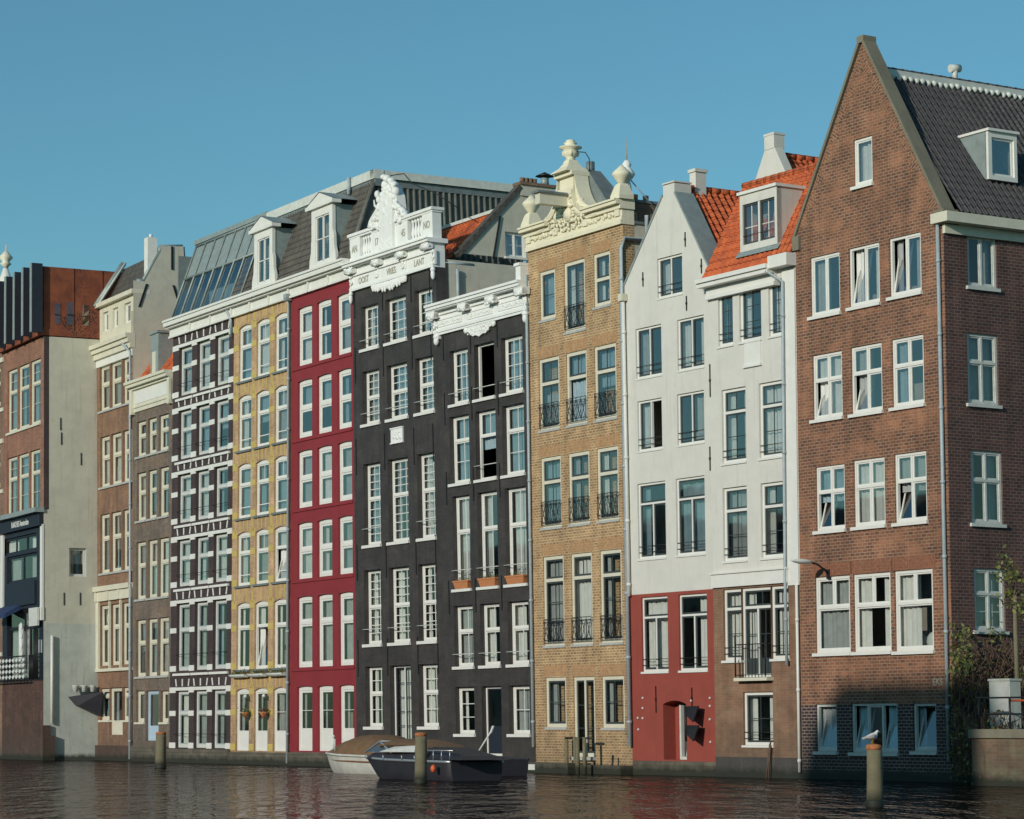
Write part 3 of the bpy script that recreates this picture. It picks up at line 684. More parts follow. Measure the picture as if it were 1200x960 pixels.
for bb_ in ((uA - .16, uA + .16, .08, -.44, vA - .12, vA + .10), (W - .30, W + .12, .10, -.5, vE - .35, vE + .12), (-.02, .3, .10, -.5, vEl - .35, vEl + .10)): mb = MB(H); mb.box(*bb_); mb.build('kneeler_stone', 'coping_stone', root)
dr, vR = H.solve(1037, 84, u=uA); RL = 11.4
O = (W + .28, -.44, vE + .02); Sv = (uA - W - .28, 0, vR - vE); ls = math.hypot(Sv[0], Sv[2])
mb = MB(H); tile_roof(mb, O, (0, -1, 0), Sv, RL, ls, tw=.25, th=.34, amp=.045, lap=.016)
mb.face([(0, -.3, vEl), (0, -RL, vEl), (uA, -RL, vR), (uA, -.3, vR)]); mb.face([(0, -11, vEl), (W, -11, vE), (uA, -11, vR)])
rf = mb.build('roof', 'black_tile', root)
mb = MB(H); ridge_tiles(mb, (uA, -.4, vR + .03), (uA, -RL, vR + .03), .15, .4)
for i in range(46): mb.ball((uA + .20, -.55 - i * .24, vR - .2 + random.uniform(-.03, .03)), (.13, .09, .11), 6, 4, 1)
mb.box(uA - .02, uA + .2, -.4, -RL, vR - .16, vR + .05, 1)
mb.build('ridge', ['black_tile', 'offwhite'], rf)
px, pv = H.solve(1119, 84, u=uA); mb = MB(H); mb.tube([(uA, px, vR + .1), (uA, px, vR + .45)], .09, 8); mb.tube([(uA - .02, px + .18, vR + .45), (uA, px - .2, vR + .5)], .13, 8); mb.build('vent_pipe', 'offwhite', rf)
# gutter and fascia along the side, and its return on the front
mb = MB(H); mb.box(W - .30, W + .45, .24, -RL, vE - .32, vE - .02); mb.box(W - .02, W + .10, .02, -RL, vE - .62, vE - .33)
mb.build('gutter', 'cream', root)
pipe(H, root, [(W - .16, .09, vE - .33), (W - .14, .09, .6)], .06, 'pipe_grey')
# roof dormer facing sideways
def slope_dn(v): return -(v - vE) / (vR - vE) * (W + .28 - uA) + .28
dn = -.8
for _ in range(6): uu, vv_ = S.p(*q('O', 818, 625), dn); dn = slope_dn(vv_) + .12
u0, v1 = S.p(*q('O', 815, 422), dn); u1, v0 = S.p(*q('O', 935, 632), dn); u1 = max(u1, u0 + .95)
dm = MB(S); hole = (u0 + .14, v0 + .14, u1 - .12, v1 - .18)
for (a, b_, c2, d2) in ((u0, hole[0], v0, v1), (hole[2], u1, v0, v1), (hole[0], hole[2], v0, hole[1]), (hole[0], hole[2], hole[3], v1)): dm.box(a, b_, dn, dn - .14, c2, d2)
dm.box(u0 - .05, u1 + .05, dn + .08, dn - 2.2, v1, v1 + .08)
for (a, b_) in ((u0, u0 + .06), (u1 - .06, u1)):
    back = slope_inv = None
    db_ = -( (v1 - vE) / (vR - vE) * (W + .28 - uA) - .28) - .1
    dm.hexa([(a, dn - .1, v0), (b_, dn - .1, v0), (b_, dn - .16, v0), (a, dn - .16, v0), (a, dn - .1, v1), (b_, dn - .1, v1), (b_, db_, v1), (a, db_, v1)], 1)
dd = dm.build('dormer', ['white', 'zinc'], rf)
window(S, dd, (hole[0], hole[1], hole[2], hole[3]), rd=-dn + .02, fw=.08, secs=((1, 1, 1, 1),), sill=None) if False else None
g = MB(S); a, b2, c2, d2 = hole; dq = dn - .06
g.box(a, a + .07, dq, dq - .05, b2, d2); g.box(c2 - .07, c2, dq, dq - .05, b2, d2); g.box(a + .07, c2 - .07, dq, dq - .05, b2, b2 + .07); g.box(a + .07, c2 - .07, dq, dq - .05, d2 - .07, d2)
# (sub-part of the dormer)
ROOTLOC.setdefault(root.name, root.location.copy()); g.build('dormer_window', 'white', dd)
g = MB(S); g.face([(a, dq - .03, b2), (c2, dq - .03, b2), (c2, dq - .03, d2), (a, dq - .03, d2)]); g.build('dormer_pane', 'glass', dd)
# a painted tag on the bricks near the corner
u, v = H.p(1093, 803); text(H, 'EKS', u, v, .003, .28, 'lettering', root, 'graffiti', .004)
# street lamp on the wall
lp = H.w(*[H.p(971, 673)[0], 0, H.p(971, 673)[1]]); t = thing('wall_lamp', lp, 'curved arm street lamp fixed to the red-brown brick wall above the ground floor window', 'lamp')
u, v = H.p(971, 673); mb = MB(H); mb.tube([(u, 0, v), (u - .02, .18, v + .16), (u - .04, .42, v + .30), (u - .06, .70, v + .36)], .032, 8); mb.box(u - .08, u + .08, .03, -.01, v - .15, v + .15); mb.build('lamp_arm', 'black_iron', t)
mb = MB(H); rg = []
for k in range(9):
    tt = k / 8; x = u - .06 - .06 * tt; y = .62 + .75 * tt; w_2 = .13 * math.sin(math.pi * (.15 + .8 * tt)) + .02; rg.append([(x + w_2 * math.cos(a_), y, v + .38 + .02 * tt + (.05 if math.sin(a_) > 0 else .09) * w_2 / .13 * math.sin(a_)) for a_ in [math.tau * j / 10 for j in range(10)]])
mb.loft(rg); mb.build('lamp_head', 'letter_white', t)

# ================================================================== house 10: white house with orange mansard
H = HS['10']; W = H.W; root = root_of(H, 'white_house', 'white rendered house with orange tiled front roof and white dormer, brown brick ground floor', 'house', GRP)
rd = .09
A1 = [(*q('L', 475, 785), *q('M', 495, 88)), (*q('L', 570, 755), *q('M', 613, 52)), (*q('L', 702, 730), *q('M', 705, 45))]
A2 = [q4('M', 455, 280, 550, 570), q4('M', 610, 245, 708, 545)]; A3 = [q4('M', 460, 688, 500, 50, 'N'), q4('M', 618, 662, 645, 38, 'N')]
A4 = [q4('N', 415, 165, 480, 425), q4('N', 483, 158, 590, 490), q4('N', 592, 150, 657, 424)]; A5 = [q4('N', 490, 548, 597, 748)]
rr = {i: rects(H, r, rd) for i, r in enumerate((A1, A2, A3, A4, A5))}
x = rr[3]; vt = sum(h[3] for h in x) / 3; vb = (x[0][1] + x[2][1]) / 2; a0, a1 = x[0][0], x[2][2]; b0 = x[1][0]; b1 = x[1][2]
rr[3] = [(a0, vb, b0, vt), (b0, x[1][1], b1, vt), (b1, vb, a1, vt)]
x = rr[2]; 
def even(r, lo=None):   # a row shares its top and bottom height
    t = sum(h[3] for h in r) / len(r); b_ = sum(h[1] for h in r) / len(r); return [(h[0], b_, h[2], t) for h in r]
for i in (0, 1, 2): rr[i] = even(rr[i])
vE = H.vv(*q('L', 430, 770)); vsp = H.vv(*q('N', 380, 157)); vpl = H.vv(*q('N', 540, 792))
holes = [h for r in rr.values() for h in r]
mb = wall_mesh(H, [[(0, -.6), (W, -.6), (W, vE + .6), (0, vE + .6)]], holes, rd + .12, zone=lambda u, v: 2 if v < vpl else (1 if v < vsp else 0), zones=(vpl, vsp)); shell(mb, W, 9, vE + .5, vE + .5)
M['br_h10'] = m_brick('soft_brown_brick', (.27, .145, .085), (.22, .12, .07), (.25, .19, .13), .3, .085, .007, (.33, .24, .16), .4)
mb.build('front_wall', ['white_render', 'br_h10', 'stone_dark'], root)
kw = dict(rd=rd, fw=.10, ms='sash_dark', sw=.05, mt=.025)
for i, h in enumerate(rr[0]): window(H, root, h, secs=((1, 1, 2, 3),), sill=(.05, .06, .05), rail='bars2', curt='low' if i == 1 else None, **kw)
for r in (1, 2):
    for i, h in enumerate(rr[r]): window(H, root, h, secs=((.3, 1, 2, 1), (.7, 1, 2, 2)), sill=(.05, .07, .05), rail='bars2', curt=('full:curtain_grey', 'sides')[(i + r) % 2], **kw)
kd = dict(kw); kd['glass'] = 'glass_low'
window(H, root, rr[3][0], secs=((.26, 1, 2, 1), (.74, 1, 2, 2)), sill=(.07, .08, .06), rail='bars2', curt='full', **kd)
window(H, root, rr[3][1], secs=((.2, 1, 3, 1), (.8, 2, 2, 2)), panel=.22, curt='sides', name='balcony_door', **kd)
window(H, root, rr[3][2], secs=((.26, 1, 2, 1), (.74, 1, 2, 2)), sill=(.07, .08, .06), rail='bars2', curt='full', **kd)
window(H, root, rr[4][0], secs=((1, 1, 2, 2),), sill=(.05, .07, .05), rail='bars2', curt='sides', **kd)
h = rr[3][1]; mb = MB(H); mb.box(h[0] - .1, h[2] + .1, .28, 0, h[1] - .12, h[1] - .02); yb = h[1] + .02; yt = h[1] + 1.05
for xx in [h[0] + (h[2] - h[0]) * i / 9 for i in range(10)]: mb.tube([(xx, .25, yb - .05), (xx, .25, yt)], .010, 5, 1)
mb.tube([(h[0], 0, yt), (h[0], .25, yt), (h[2], .25, yt), (h[2], 0, yt)], .018, 6, 1); mb.tube([(h[0], 0, yb + .05), (h[0], .25, yb + .05), (h[2], .25, yb + .05), (h[2], 0, yb + .05)], .014, 6, 1)
for xx in (h[0] - .02, h[2] + .02): mb.tube([(xx, .26, yb), (xx, .26, yt + .3)], .022, 6, 1)
mb.build('balcony', ['cream', 'black_iron'], root)
room(H, root, W, vE, [rr[i][0][1] - .45 for i in (0, 1, 2, 3)])
# white blind window panel under the middle window, lintel board, cornice
u0, v1 = H.p(*q('M', 543, 68)); u1, v0 = H.p(*q('M', 612, 160)); mb = MB(H); mb.box(u0, u1, .03, -.01, v0, v1); mb.box(u0 - .05, u1 + .05, .08, -.01, v0 - .09, v0 - .002); mb.build('blind_panel', 'white', root)
u0, v1 = H.p(*q('N', 370, 110)); u1, v0 = H.p(*q('N', 650, 128)); v1 = H.vv(*q('N', 510, 98)); v0 = H.vv(*q('N', 510, 148)); mb = MB(H); mb.box(.02, a1 + .06, .10, -.01, v0, v1); mb.box(.0, a1 + .08, .16, -.01, v1 + .001, v1 + .06); mb.build('lintel_board', 'white', root)
ve = H.vv(*q('L', 385, 735), .45)
mb = MB(H); moulding(mb, -.12, W * .80, [(ve - .02, ve + .12, .50), (ve - .16, ve - .021, .42)]); moulding(mb, 0, W * .8, [(ve - .55, ve - .42, .16), (ve - .42, ve - .161, .12)]); mb.box(W * .80, W + .05, .40, -.1, ve - .05, ve + .35)
mb.build('cornice', 'white', root)
mb = MB(H); mb.box(W * .86, W - .01, .05, -.01, vsp - .1, ve - .16); mb.build('pilaster_strip', 'white', root)
# front roof
e0 = (0.0, .05, ve + .12); vt_, dt = None, None
dt, vt_ = H.solve(*q('L', 588, 300), u=0.0)
print('h10 mansard top', dt, vt_, 'eave', ve)
Sv = Vector((0, dt - .25, vt_ - ve - .12)); mb = MB(H); tile_roof(mb, (-.05, .25, ve + .12), (1, 0, 0), Sv, W - .02, Sv.length, tw=.26, th=.34, amp=.035)
mb.sprism([(.2, ve + .1), (dt - .6, ve + .1), (dt - .6, vt_ - .03), (dt, vt_ - .03)], 0, .05)
rf = mb.build('front_roof', 'orange_tile', root)
mb = MB(H); ridge_tiles(mb, (-.05, dt, vt_), (W, dt, vt_), .13, .38); mb.build('ridge', 'orange_tile', rf)
# its dormer
def slo(v): return .25 + (v - ve - .12) / (vt_ - ve - .12) * (dt - .25)
df = -.1
for _ in range(6): _u, _v = H.p(*q('L', 566, 600), df); df = slo(_v) + .10
u0, v1 = H.p(*q('L', 563, 345), df); u1, v0 = H.p(*q('L', 733, 560), df); v0 = H.vv(*q('L', 566, 600), df)
hole = (u0 + .14, v0 + .22, u1 - .12, v1 - .33); mb = MB(H)
for (a, b_, c2, d2) in ((u0, hole[0], v0, v1), (hole[2], u1, v0, v1), (hole[0], hole[2], v0, hole[1]), (hole[0], hole[2], hole[3], v1)): mb.box(a, b_, df, df - .2, c2, d2)
mb.box(u0 - .06, u1 + .06, df + .08, dt - .9, v1, v1 + .10, 1); dbk = slo(v1) - .2
for (a, b_) in ((u0, u0 + .08), (u1 - .08, u1)): mb.hexa([(a, df - .02, v0), (b_, df - .02, v0), (b_, df - .25, v0), (a, df - .25, v0), (a, df - .02, v1), (b_, df - .02, v1), (b_, dbk, v1), (a, dbk, v1)])
mb.hexa([(u0 - .15, df + .10, v0 - .18), (u1 + .15, df + .10, v0 - .18), (u1 + .15, df - .05, v0), (u0 - .15, df - .05, v0), (u0 - .15, df + .09, v0 - .14), (u1 + .15, df + .09, v0 - .14), (u1 + .15, df - .05, v0 + .04), (u0 - .15, df - .05, v0 + .04)], 2)
dd = mb.build('dormer', ['white_render', 'white', 'zinc'], rf)
mb = MB(H); gl = MB(H); a, b2, c2, d2 = hole; mid = (a + c2) / 2
for (x0, x1) in ((a, mid - .04), (mid + .04, c2)):
    for (p0, p1, p2, p3) in ((x0, x0 + .07, b2, d2), (x1 - .07, x1, b2, d2), (x0 + .07, x1 - .07, b2, b2 + .07), (x0 + .07, x1 - .07, d2 - .07, d2)): mb.box(p0, p1, df - .05, df - .10, p2, p3, 1)
    xm = (x0 + x1) / 2; mb.box(xm - .012, xm + .012, df - .07, df - .09, b2 + .07, d2 - .07); ym = b2 + (d2 - b2) * .42; mb.box(x0 + .07, x1 - .07, df - .072, df - .09, ym - .012, ym + .012)
    gl.face([(x0 + .05, df - .085, b2 + .05), (x1 - .05, df - .085, b2 + .05), (x1 - .05, df - .085, d2 - .05), (x0 + .05, df - .085, d2 - .05)])
mb.box(mid - .04, mid + .04, df - .02, df - .12, b2, d2); mb.tube([(a, df - .02, b2 + .3), (c2, df - .02, b2 + .3)], .012, 5, 1)
mb.build('dormer_window', ['white', 'sash_dark'], dd); gl.build('dormer_pane', 'glass', dd)
mb = MB(H); mb.face([(a, df - .7, b2), (c2, df - .7, b2), (c2, df - .7, d2), (a, df - .7, d2)]); mb.build('dormer_curtain', 'curtain_grey', dd)
# rear gable with its chimney and the ridge behind
dg = dt - .15; gl0 = H.p(*q('L', 640, 275), dg); gr0 = H.p(*q('L', 795, 235), dg); ga = H.p(*q('L', 685, 135), dg); gb = H.p(*q('L', 713, 135), dg); gt = H.p(*q('L', 685, 70), dg)
ug = (ga[0] + gb[0]) / 2; slp = (ga[1] - gl0[1]) / (ga[0] - gl0[0]); wb = .26; vb_ = vt_ - .6
vtop = ga[1]; hw = lambda v: wb + (vtop - v) / slp
mb = MB(H); mb.prism([(ug - hw(vb_), vb_), (ug + hw(vb_), vb_), (ug + wb, vtop), (ug - wb, vtop)], dg, dg - .35)
mb.box(ug - wb, ug + wb, dg + .02, dg - .42, vtop - .02, gt[1]); mb.box(ug - wb - .02, ug + wb + .02, dg + .04, dg - .45, gt[1] - .05, gt[1] + .02); mb.build('rear_gable', 'white_render', root)
dr_, vr_ = H.solve(*q('L', 772, 168), u=ug); print('h10 rear ridge', dr_, vr_, vtop)
vr_ = min(vr_, vtop - .1); Sl = Vector((-(hw(vb_) - .05), 0, (vr_ - vb_)));
mb = MB(H); tile_roof(mb, (ug + hw(vb_), dg - .3, vb_), (0, -1, 0), (-(hw(vb_)), 0, vr_ - vb_), 7, math.hypot(hw(vb_), vr_ - vb_), tw=.26, th=.34)
mb.face([(ug - hw(vb_), dg - .3, vb_), (ug - hw(vb_), dg - 7, vb_), (ug, dg - 7, vr_), (ug, dg - .3, vr_)]); rr_ = mb.build('rear_roof', 'orange_tile', root)
mb = MB(H); ridge_tiles(mb, (ug, dg - .3, vr_ + .02), (ug, dg - 7.2, vr_ + .02)); mb.build('ridge', 'orange_tile', rr_)
pipe(H, root, [(W * .80 - .1, .40, ve - .1), (H.p(921.5, 400)[0], .12, ve - .5), (H.p(921.5, 540)[0], .12, vt + .0), (H.p(925.5, 760)[0], .12, vsp - 2.6)], .05, 'pipe_grey')
pipe(H, root, [(W - .06, .09, vsp - .1), (W - .04, .09, .2)], .05, 'white')
mb = MB(H); uq, vq = H.p(903, 905); mb.tube([(uq - .1, .12, -.2), (uq + .12, .10, vq + .9)], .03, 6); mb.tube([(uq + .05, .14, -.2), (uq + .16, .10, vq + 1.0)], .025, 6); mb.build('fender_pole', 'rust_top' if False else 'twig', root)

# ================================================================== house 9: white neck gable over a red base
H = HS['9']; W = H.W; root = root_of(H, 'gable_house', 'narrow white gabled house with a rust-red painted ground floor', 'house', GRP)
B0 = [q4('L', 200, 630, 307, 782)]; B1 = [q4('M', 95, 22, 198, 205), (*q('L', 290, 905), *q('M', 375, 180))]; B2 = [q4('M', 103, 325, 200, 515), q4('M', 268, 293, 376, 492)]
B3 = [q4('M', 103, 668, 195, 38, 'N'), q4('M', 263, 645, 342, 28, 'N')]; B4 = [q4('N', 107, 195, 203, 470), q4('N', 247, 182, 350, 463)]; B5 = [q4('N', 182, 580, 272, 802)]
rd = .08; rr = {i: rects(H, r, rd) for i, r in enumerate((B0, B1, B2, B3, B4))}
for i in (1, 2, 3, 4): rr[i] = even(rr[i])
d5 = rects(H, B5, 0)[0]
vE = H.vv(*q('L', 75, 755)); vEr = H.vv(*q('L', 440, 655)); vE = vEr = (vE + vEr) / 2
tl, tr_ = H.p(*q('L', 215, 345)), H.p(*q('L', 275, 330)); vtop = (tl[1] + tr_[1]) / 2; tt = H.vv(*q('L', 217, 290)); uc = (tl[0] + tr_[0]) / 2; tw_ = .32
vred = (H.vv(*q('N', 75, 185)) + H.vv(*q('N', 375, 158))) / 2; vpl = H.vv(*q('N', 280, 808))
hd = (d5[0], d5[1], d5[2], d5[3], .12, .55)
mb = wall_mesh(H, [[(0, -.6), (W, -.6), (W, vE), (uc + tw_, vtop), (uc - tw_, vtop), (0, vE)]], [h for r in rr.values() for h in r] + [hd], rd + .12, zone=lambda u, v: 2 if v < vpl else (1 if v < vred else 0), zones=(vpl, vred))
shell(mb, W, 9, vE, vE); mb.build('front_wall', ['white_render', 'rust_red', 'stone'], root)
kw = dict(rd=rd, fw=.075, ms='sash_dark', sw=.055)
window(H, root, rr[0][0], secs=((1, 2, 1, 1),), sill=(.03, .05, .03), rail='bars2', curt='sides', **kw)
for r in (1, 2):
    for i, h in enumerate(rr[r]): window(H, root, h, secs=((1, 2, 1, 1),), sill=(.03, .05, .03), rail='bars2', curt=('left', 'sides:curtain_grey', 'sides', 'right:curtain_grey')[(i + r) % 4], opens=((1,) if (r, i) == (2, 0) else ()), **kw)
for r in (3, 4):
    for i, h in enumerate(rr[r]): window(H, root, h, secs=((.26, 1, 1, 1), (.74, 2, 1, 1)), sill=(.04, .07, .04), rail='bars2', curt=('full', 'sides')[i] if r == 3 else ('full:curtain', 'right')[i], glass='glass' if r == 3 else 'glass_low', **kw)
# recessed basement door
u0, v0, u1, v1 = d5; mb = MB(H); x0 = u0 + (u1 - u0) * .30
mb.box(x0, x0 + .1, -.38, -.52, v0, v1 - .15, 1); mb.box(x0 + .1, u1, -.38, -.52, v0, v0 + .1, 1)
mb.hexa([(x0 + .3, -.42, v0 + .12), (x0 + .36, -.42, v0 + .12), (x0 + .36, -.48, v0 + .12), (x0 + .3, -.48, v0 + .12), (x0 + .62, -.42, v1 - .25), (x0 + .68, -.42, v1 - .25), (x0 + .68, -.48, v1 - .25), (x0 + .62, -.48, v1 - .25)], 1)
mb.box(u0, x0, -.50, -.56, v0, v1, 2); mb.box(x0, u1, -.5, -.56, v0, v1, 0)
mb.build('basement_door', ['sash_dark', 'offwhite', 'rust_red'], root)
mb = MB(H)   # black shutter leaf folded back on its hinges
sx, sv0, sv1 = u1 + .02, H.vv(*q('N', 300, 732)), H.vv(*q('N', 345, 600))
for k in range(2):
    va, vb2 = (sv0, (sv0 + sv1) / 2 - .05) if k == 0 else ((sv0 + sv1) / 2 + .05, sv1)
    mb.hexa([(sx, .05, va + .25), (sx + 1.1, .55, va), (sx + 1.1, .50, va), (sx, .0, va + .25), (sx, .05, vb2), (sx + 1.15, .35, vb2), (sx + 1.15, .3, vb2), (sx, 0, vb2)])
mb.tube([(sx, .05, sv0), (sx, .05, sv1)], .03, 6); mb.build('shutter', 'black_iron', root)
room(H, root, W, vE, [rr[i][0][1] - .4 for i in (1, 2, 3, 4)])
for (a, b_) in (((0, vE), (uc - tw_, vtop)), ((uc + tw_, vtop), (W, vE))):
    mb = MB(H); ex, ey = b_[0] - a[0], b_[1] - a[1]; l = math.hypot(ex, ey); nx, ny = -ey / l * .07, ex / l * .07
    c_2 = [(a[0], .04, a[1]), (b_[0], .04, b_[1]), (b_[0], -.75, b_[1]), (a[0], -.75, a[1])]; mb.hexa(c_2 + [(x + nx, y, z + ny) for x, y, z in c_2]); mb.build('gable_coping', 'zinc', root)
mb = MB(H); mb.box(uc - tw_, uc + tw_, .001, -.7, vtop - .02, tt - .08); mb.box(uc - tw_ - .02, uc + tw_ + .02, .03, -.72, tt - .05, tt); mb.build('gable_top', ['white_render'], root)
dr_, vr_ = H.solve(*q('L', 420, 297), u=uc); print('h9 ridge', dr_, vr_, 'top', vtop, tt)
vr_ = min(vr_, tt - .15)
mb = MB(H); tile_roof(mb, (W - .02, -.7, vE + .05), (0, -1, 0), (uc - W, 0, vr_ - vE), 9, math.hypot(uc - W, vr_ - vE), tw=.28, th=.36, amp=.038)
mb.face([(0, -.6, vE), (0, -9, vE), (uc, -9, vr_), (uc, -.6, vr_)]); rf = mb.build('roof', 'orange_tile', root)
mb = MB(H); ridge_tiles(mb, (uc, -.6, vr_ + .03), (uc, -9.5, vr_ + .03)); mb.build('ridge', 'orange_tile', rf)
dch, vch = H.solve(*q('L', 375, 235), u=uc); mb = MB(H); mb.box(uc - .17, uc + .17, dch + .22, dch - .22, vr_ - .4, vch - .05); mb.box(uc - .21, uc + .21, dch + .27, dch - .27, vch - .05, vch + .06); mb.build('chimney', 'white_render', rf)
anchors(H, root, [(*q('L', 320, 540), .5), (*q('L', 393, 660), .5), (*q('L', 130, 720), .5), (*q('L', 326, 828), .5), (*q('M', 400, 235), 1.1), (*q('M', 400, 560), .8), (*q('N', 157, 575), .9), (*q('N', 292, 570), .7)])
mb = MB(H)
for x_, y_ in ((108, 570), (108, 608), (108, 646), (360, 570), (360, 600), (360, 650), (362, 735), (290, 580), (90, 645), (92, 688)): a_, b_ = H.p(*q('N', x_, y_)); mb.ball((a_, .02, b_), .045, 6, 4)
mb.build('wall_stud', 'offwhite', root)
pipe(H, root, [(.08, .10, H.vv(*q('L', 68, 815))), (.10, .10, vred - .05)], .06, 'white'); mb = MB(H); vh = H.vv(*q('L', 68, 815)); mb.box(-.05, .2, .24, .02, vh, vh + .25); mb.build('rain_hopper', 'cream', root)

# ================================================================== house 8: ochre brick with cream carved crown
H = HS['8']; W = H.W; root = root_of(H, 'brick_house', 'ochre brick house with cream carved crown, urns and hoist beam', 'house', GRP)
D1 = [q4('I', 168, 690, 235, 890), q4('I', 277, 650, 370, 938), q4('I', 410, 610, 483, 828)]; D2 = [q4('J', 117, 155, 200, 432), q4('J', 230, 122, 315, 408), q4('J', 347, 92, 438, 382)]
D3 = [q4('J', 125, 565, 208, 842), q4('J', 240, 540, 326, 825), q4('J', 358, 515, 447, 810)]; D4 = [q4('K', 125, 45, 205, 383), q4('K', 233, 30, 315, 378), q4('K', 345, 18, 430, 372)]
D5 = [q4('K', 135, 510, 212, 703), q4('K', 243, 508, 325, 818), q4('K', 353, 505, 438, 705)]
rd = .06; rr = {i + 1: rects(H, r, rd) for i, r in enumerate((D1, D2, D3, D4, D5))}
for i in (2, 3, 4): rr[i] = even(rr[i])
vC = (H.vv(*q('I', 115, 598)) + H.vv(*q('I', 545, 468))) / 2
mb = wall_mesh(H, [[(0, -.6), (W, -.6), (W, vC + .1), (0, vC + .1)]], [h for r in rr.values() for h in r], rd + .12)
shell(mb, W, .45, vC, vC); mb.build('front_wall', 'br_ochre', root)
mb = MB(H)
for i, r in rr.items():      # flat brick arches
    for h in r:
        n = int((h[2] - h[0] + .24) / .09)
        for k in range(n): x = h[0] - .12 + (h[2] - h[0] + .24) * k / n; mb.box(x + .008, x + .08, .004, -.02, h[3] + .03, h[3] + .42)
M['soldier2'] = m_plain('ochre_arch_brick', (.42, .25, .125), .85, 0, .3, 9); mb.build('brick_arches', 'soldier2', root)
kw = dict(rd=rd, fw=.13, mf='cream', ms='sash_dark', sw=.06, mt=.03, sill=(.04, .09, .06), sillmat='sill_stone')
window(H, root, rr[1][0], secs=((1, 1, 1, 2),), **kw); window(H, root, rr[1][1], secs=((1, 1, 2, 3),), rail='ornate', curt='low:curtain_grey', **kw); window(H, root, rr[1][2], secs=((.5, 1, 1, 1), (.5, 1, 1, 1)), curt='low', **kw)
for r in (2, 3):
    for i, h in enumerate(rr[r]): window(H, root, h, secs=((.34, 1, 2, 1), (.66, 1, 2, 1)), rail='ornate', curt=(None, 'sides:curtain_grey', 'low:curtain_grey')[(i + r) % 3], opens=((1,) if (r, i) == (2, 1) else ()), **kw)
for i, h in enumerate(rr[4]): window(H, root, h, secs=((.25, 1, 2, 1), (.75, 1, 2 if i != 1 else 1, 3 if i != 1 else 1)), rail='ornate', curt=('full:curtain_grey', 'full', 'sides:curtain_grey')[i], glass='glass_low', **kw)
window(H, root, rr[5][0], secs=((1, 1, 2, 2),), glass='glass_low', curt='sides:curtain_grey', **kw); window(H, root, rr[5][2], secs=((1, 1, 2, 2),), glass='glass_low', curt='sides:curtain_grey', **kw)
window(H, root, rr[5][1], secs=((1, 2, 1, 3),), glass='glass_low', name='door', **{**kw, 'sill': (.15, .12, .05)})
room(H, root, W, vC, [rr[i][0][1] - .4 for i in (1, 2, 3, 4)])
# rear body with side wall, parapet and chimneys
S = Side(H); mb = MB(H); vp = S.p(*q('I', 600, 464), 0)[1]
mb.box(.02, W - .01, -.46, -12, -.5, vp - .06); mb.box(0, W + .05, -.46, -12, vp - .06, vp + .04, 1); rb = mb.build('rear_body', ['grey_plaster', 'zinc_dark'], root)
a_, b_ = H.solve(*q('I', 640, 380), u=W - .3); mb = MB(H)
mb.box(W - 1.0, W - .25, a_ + 1.0, a_ - .5, vp, b_ + .0, 0); mb.box(W - 1.05, W - .2, a_ + 1.05, a_ - .55, b_, b_ + .1, 1)
for k in range(3): mb.lathe(W - .6, a_ + .7 - k * .45, [(.1, b_ + .1), (.11, b_ + .35), (.08, b_ + .36)], 8, 2)
mb.build('chimney', ['br_brown', 'zinc_dark', 'terracotta'], root)
# crown: frieze, cornice with dip, carved relief, scrolls, pediment, urns
vf = vC; vk = H.vv(*q('I', 110, 488), .3); vtp = H.vv(*q('I', 520, 345), .3); vk = (vk + vtp) / 2 - .05
mb = MB(H); moulding(mb, -.04, W + .04, [(vf, vf + .16, .12), (vf + .16, vf + .30, .07), (vf + .30, vk - .28, .05)], 0, -.45)
for (a, b_) in ((-.12, W * .27), (W * .66, W + .10)): moulding(mb, a, b_, [(vk - .28, vk - .12, .16), (vk - .12, vk, .34), (vk, vk + .07, .40)], 0, -.45)
for uu in (.05, W * .30, W * .62, W - .35): mb.box(uu, uu + .3, .13, 0, vf + .3, vk - .28)
uc8 = H.p(*q('I', 275, 400), 0)[0]; uc8 = W * .465; vcap = H.vv(668, 203.5, 0); vtip = H.vv(671, 162, 0); up = vcap - .80
# arched mouldings rising from the cornice to the middle block
for sg in (-1, 1):
    pts = [(uc8 + sg * (W * .19 - (W * .19 - .55) * math.sin(t)), .20, vk + .02 + (up - vk) * (1 - math.cos(t)) * .9) for t in [i * math.pi / 2 / 9 for i in range(10)]]
    for i in range(9):
        a, b_ = pts[i], pts[i + 1]; mb.hexa([(a[0], .26, a[2]), (b_[0], .26, b_[2]), (b_[0], -.4, b_[2]), (a[0], -.4, a[2]), (a[0] + .02 * sg, .32, a[2] + .16), (b_[0] + .02 * sg, .32, b_[2] + .16), (b_[0] + .02 * sg, -.4, b_[2] + .16), (a[0] + .02 * sg, -.4, a[2] + .16)] if sg > 0 else [(b_[0], .26, b_[2]), (a[0], .26, a[2]), (a[0], -.4, a[2]), (b_[0], -.4, b_[2]), (b_[0], .32, b_[2] + .16), (a[0], .32, a[2] + .16), (a[0], -.4, a[2] + .16), (b_[0], -.4, b_[2] + .16)])
gpoly = [(uc8 - W * .19, vk - .2), (uc8 + W * .19, vk - .2), (uc8 + W * .17, vk + .1), (uc8 + .75, vk + .9), (uc8 + .55, up), (uc8 - .55, up), (uc8 - .75, vk + .9), (uc8 - W * .17, vk + .1)]
for k in range(1): mb.prism(gpoly, .10, -.40)
mb.box(uc8 - .55, uc8 + .55, .2, -.4, up - .02, up + .25); mb.box(uc8 - .48, uc8 + .48, .14, -.4, up + .25, up + .65); mb.box(uc8 - .62, uc8 + .62, .3, -.45, up + .65, up + .80)
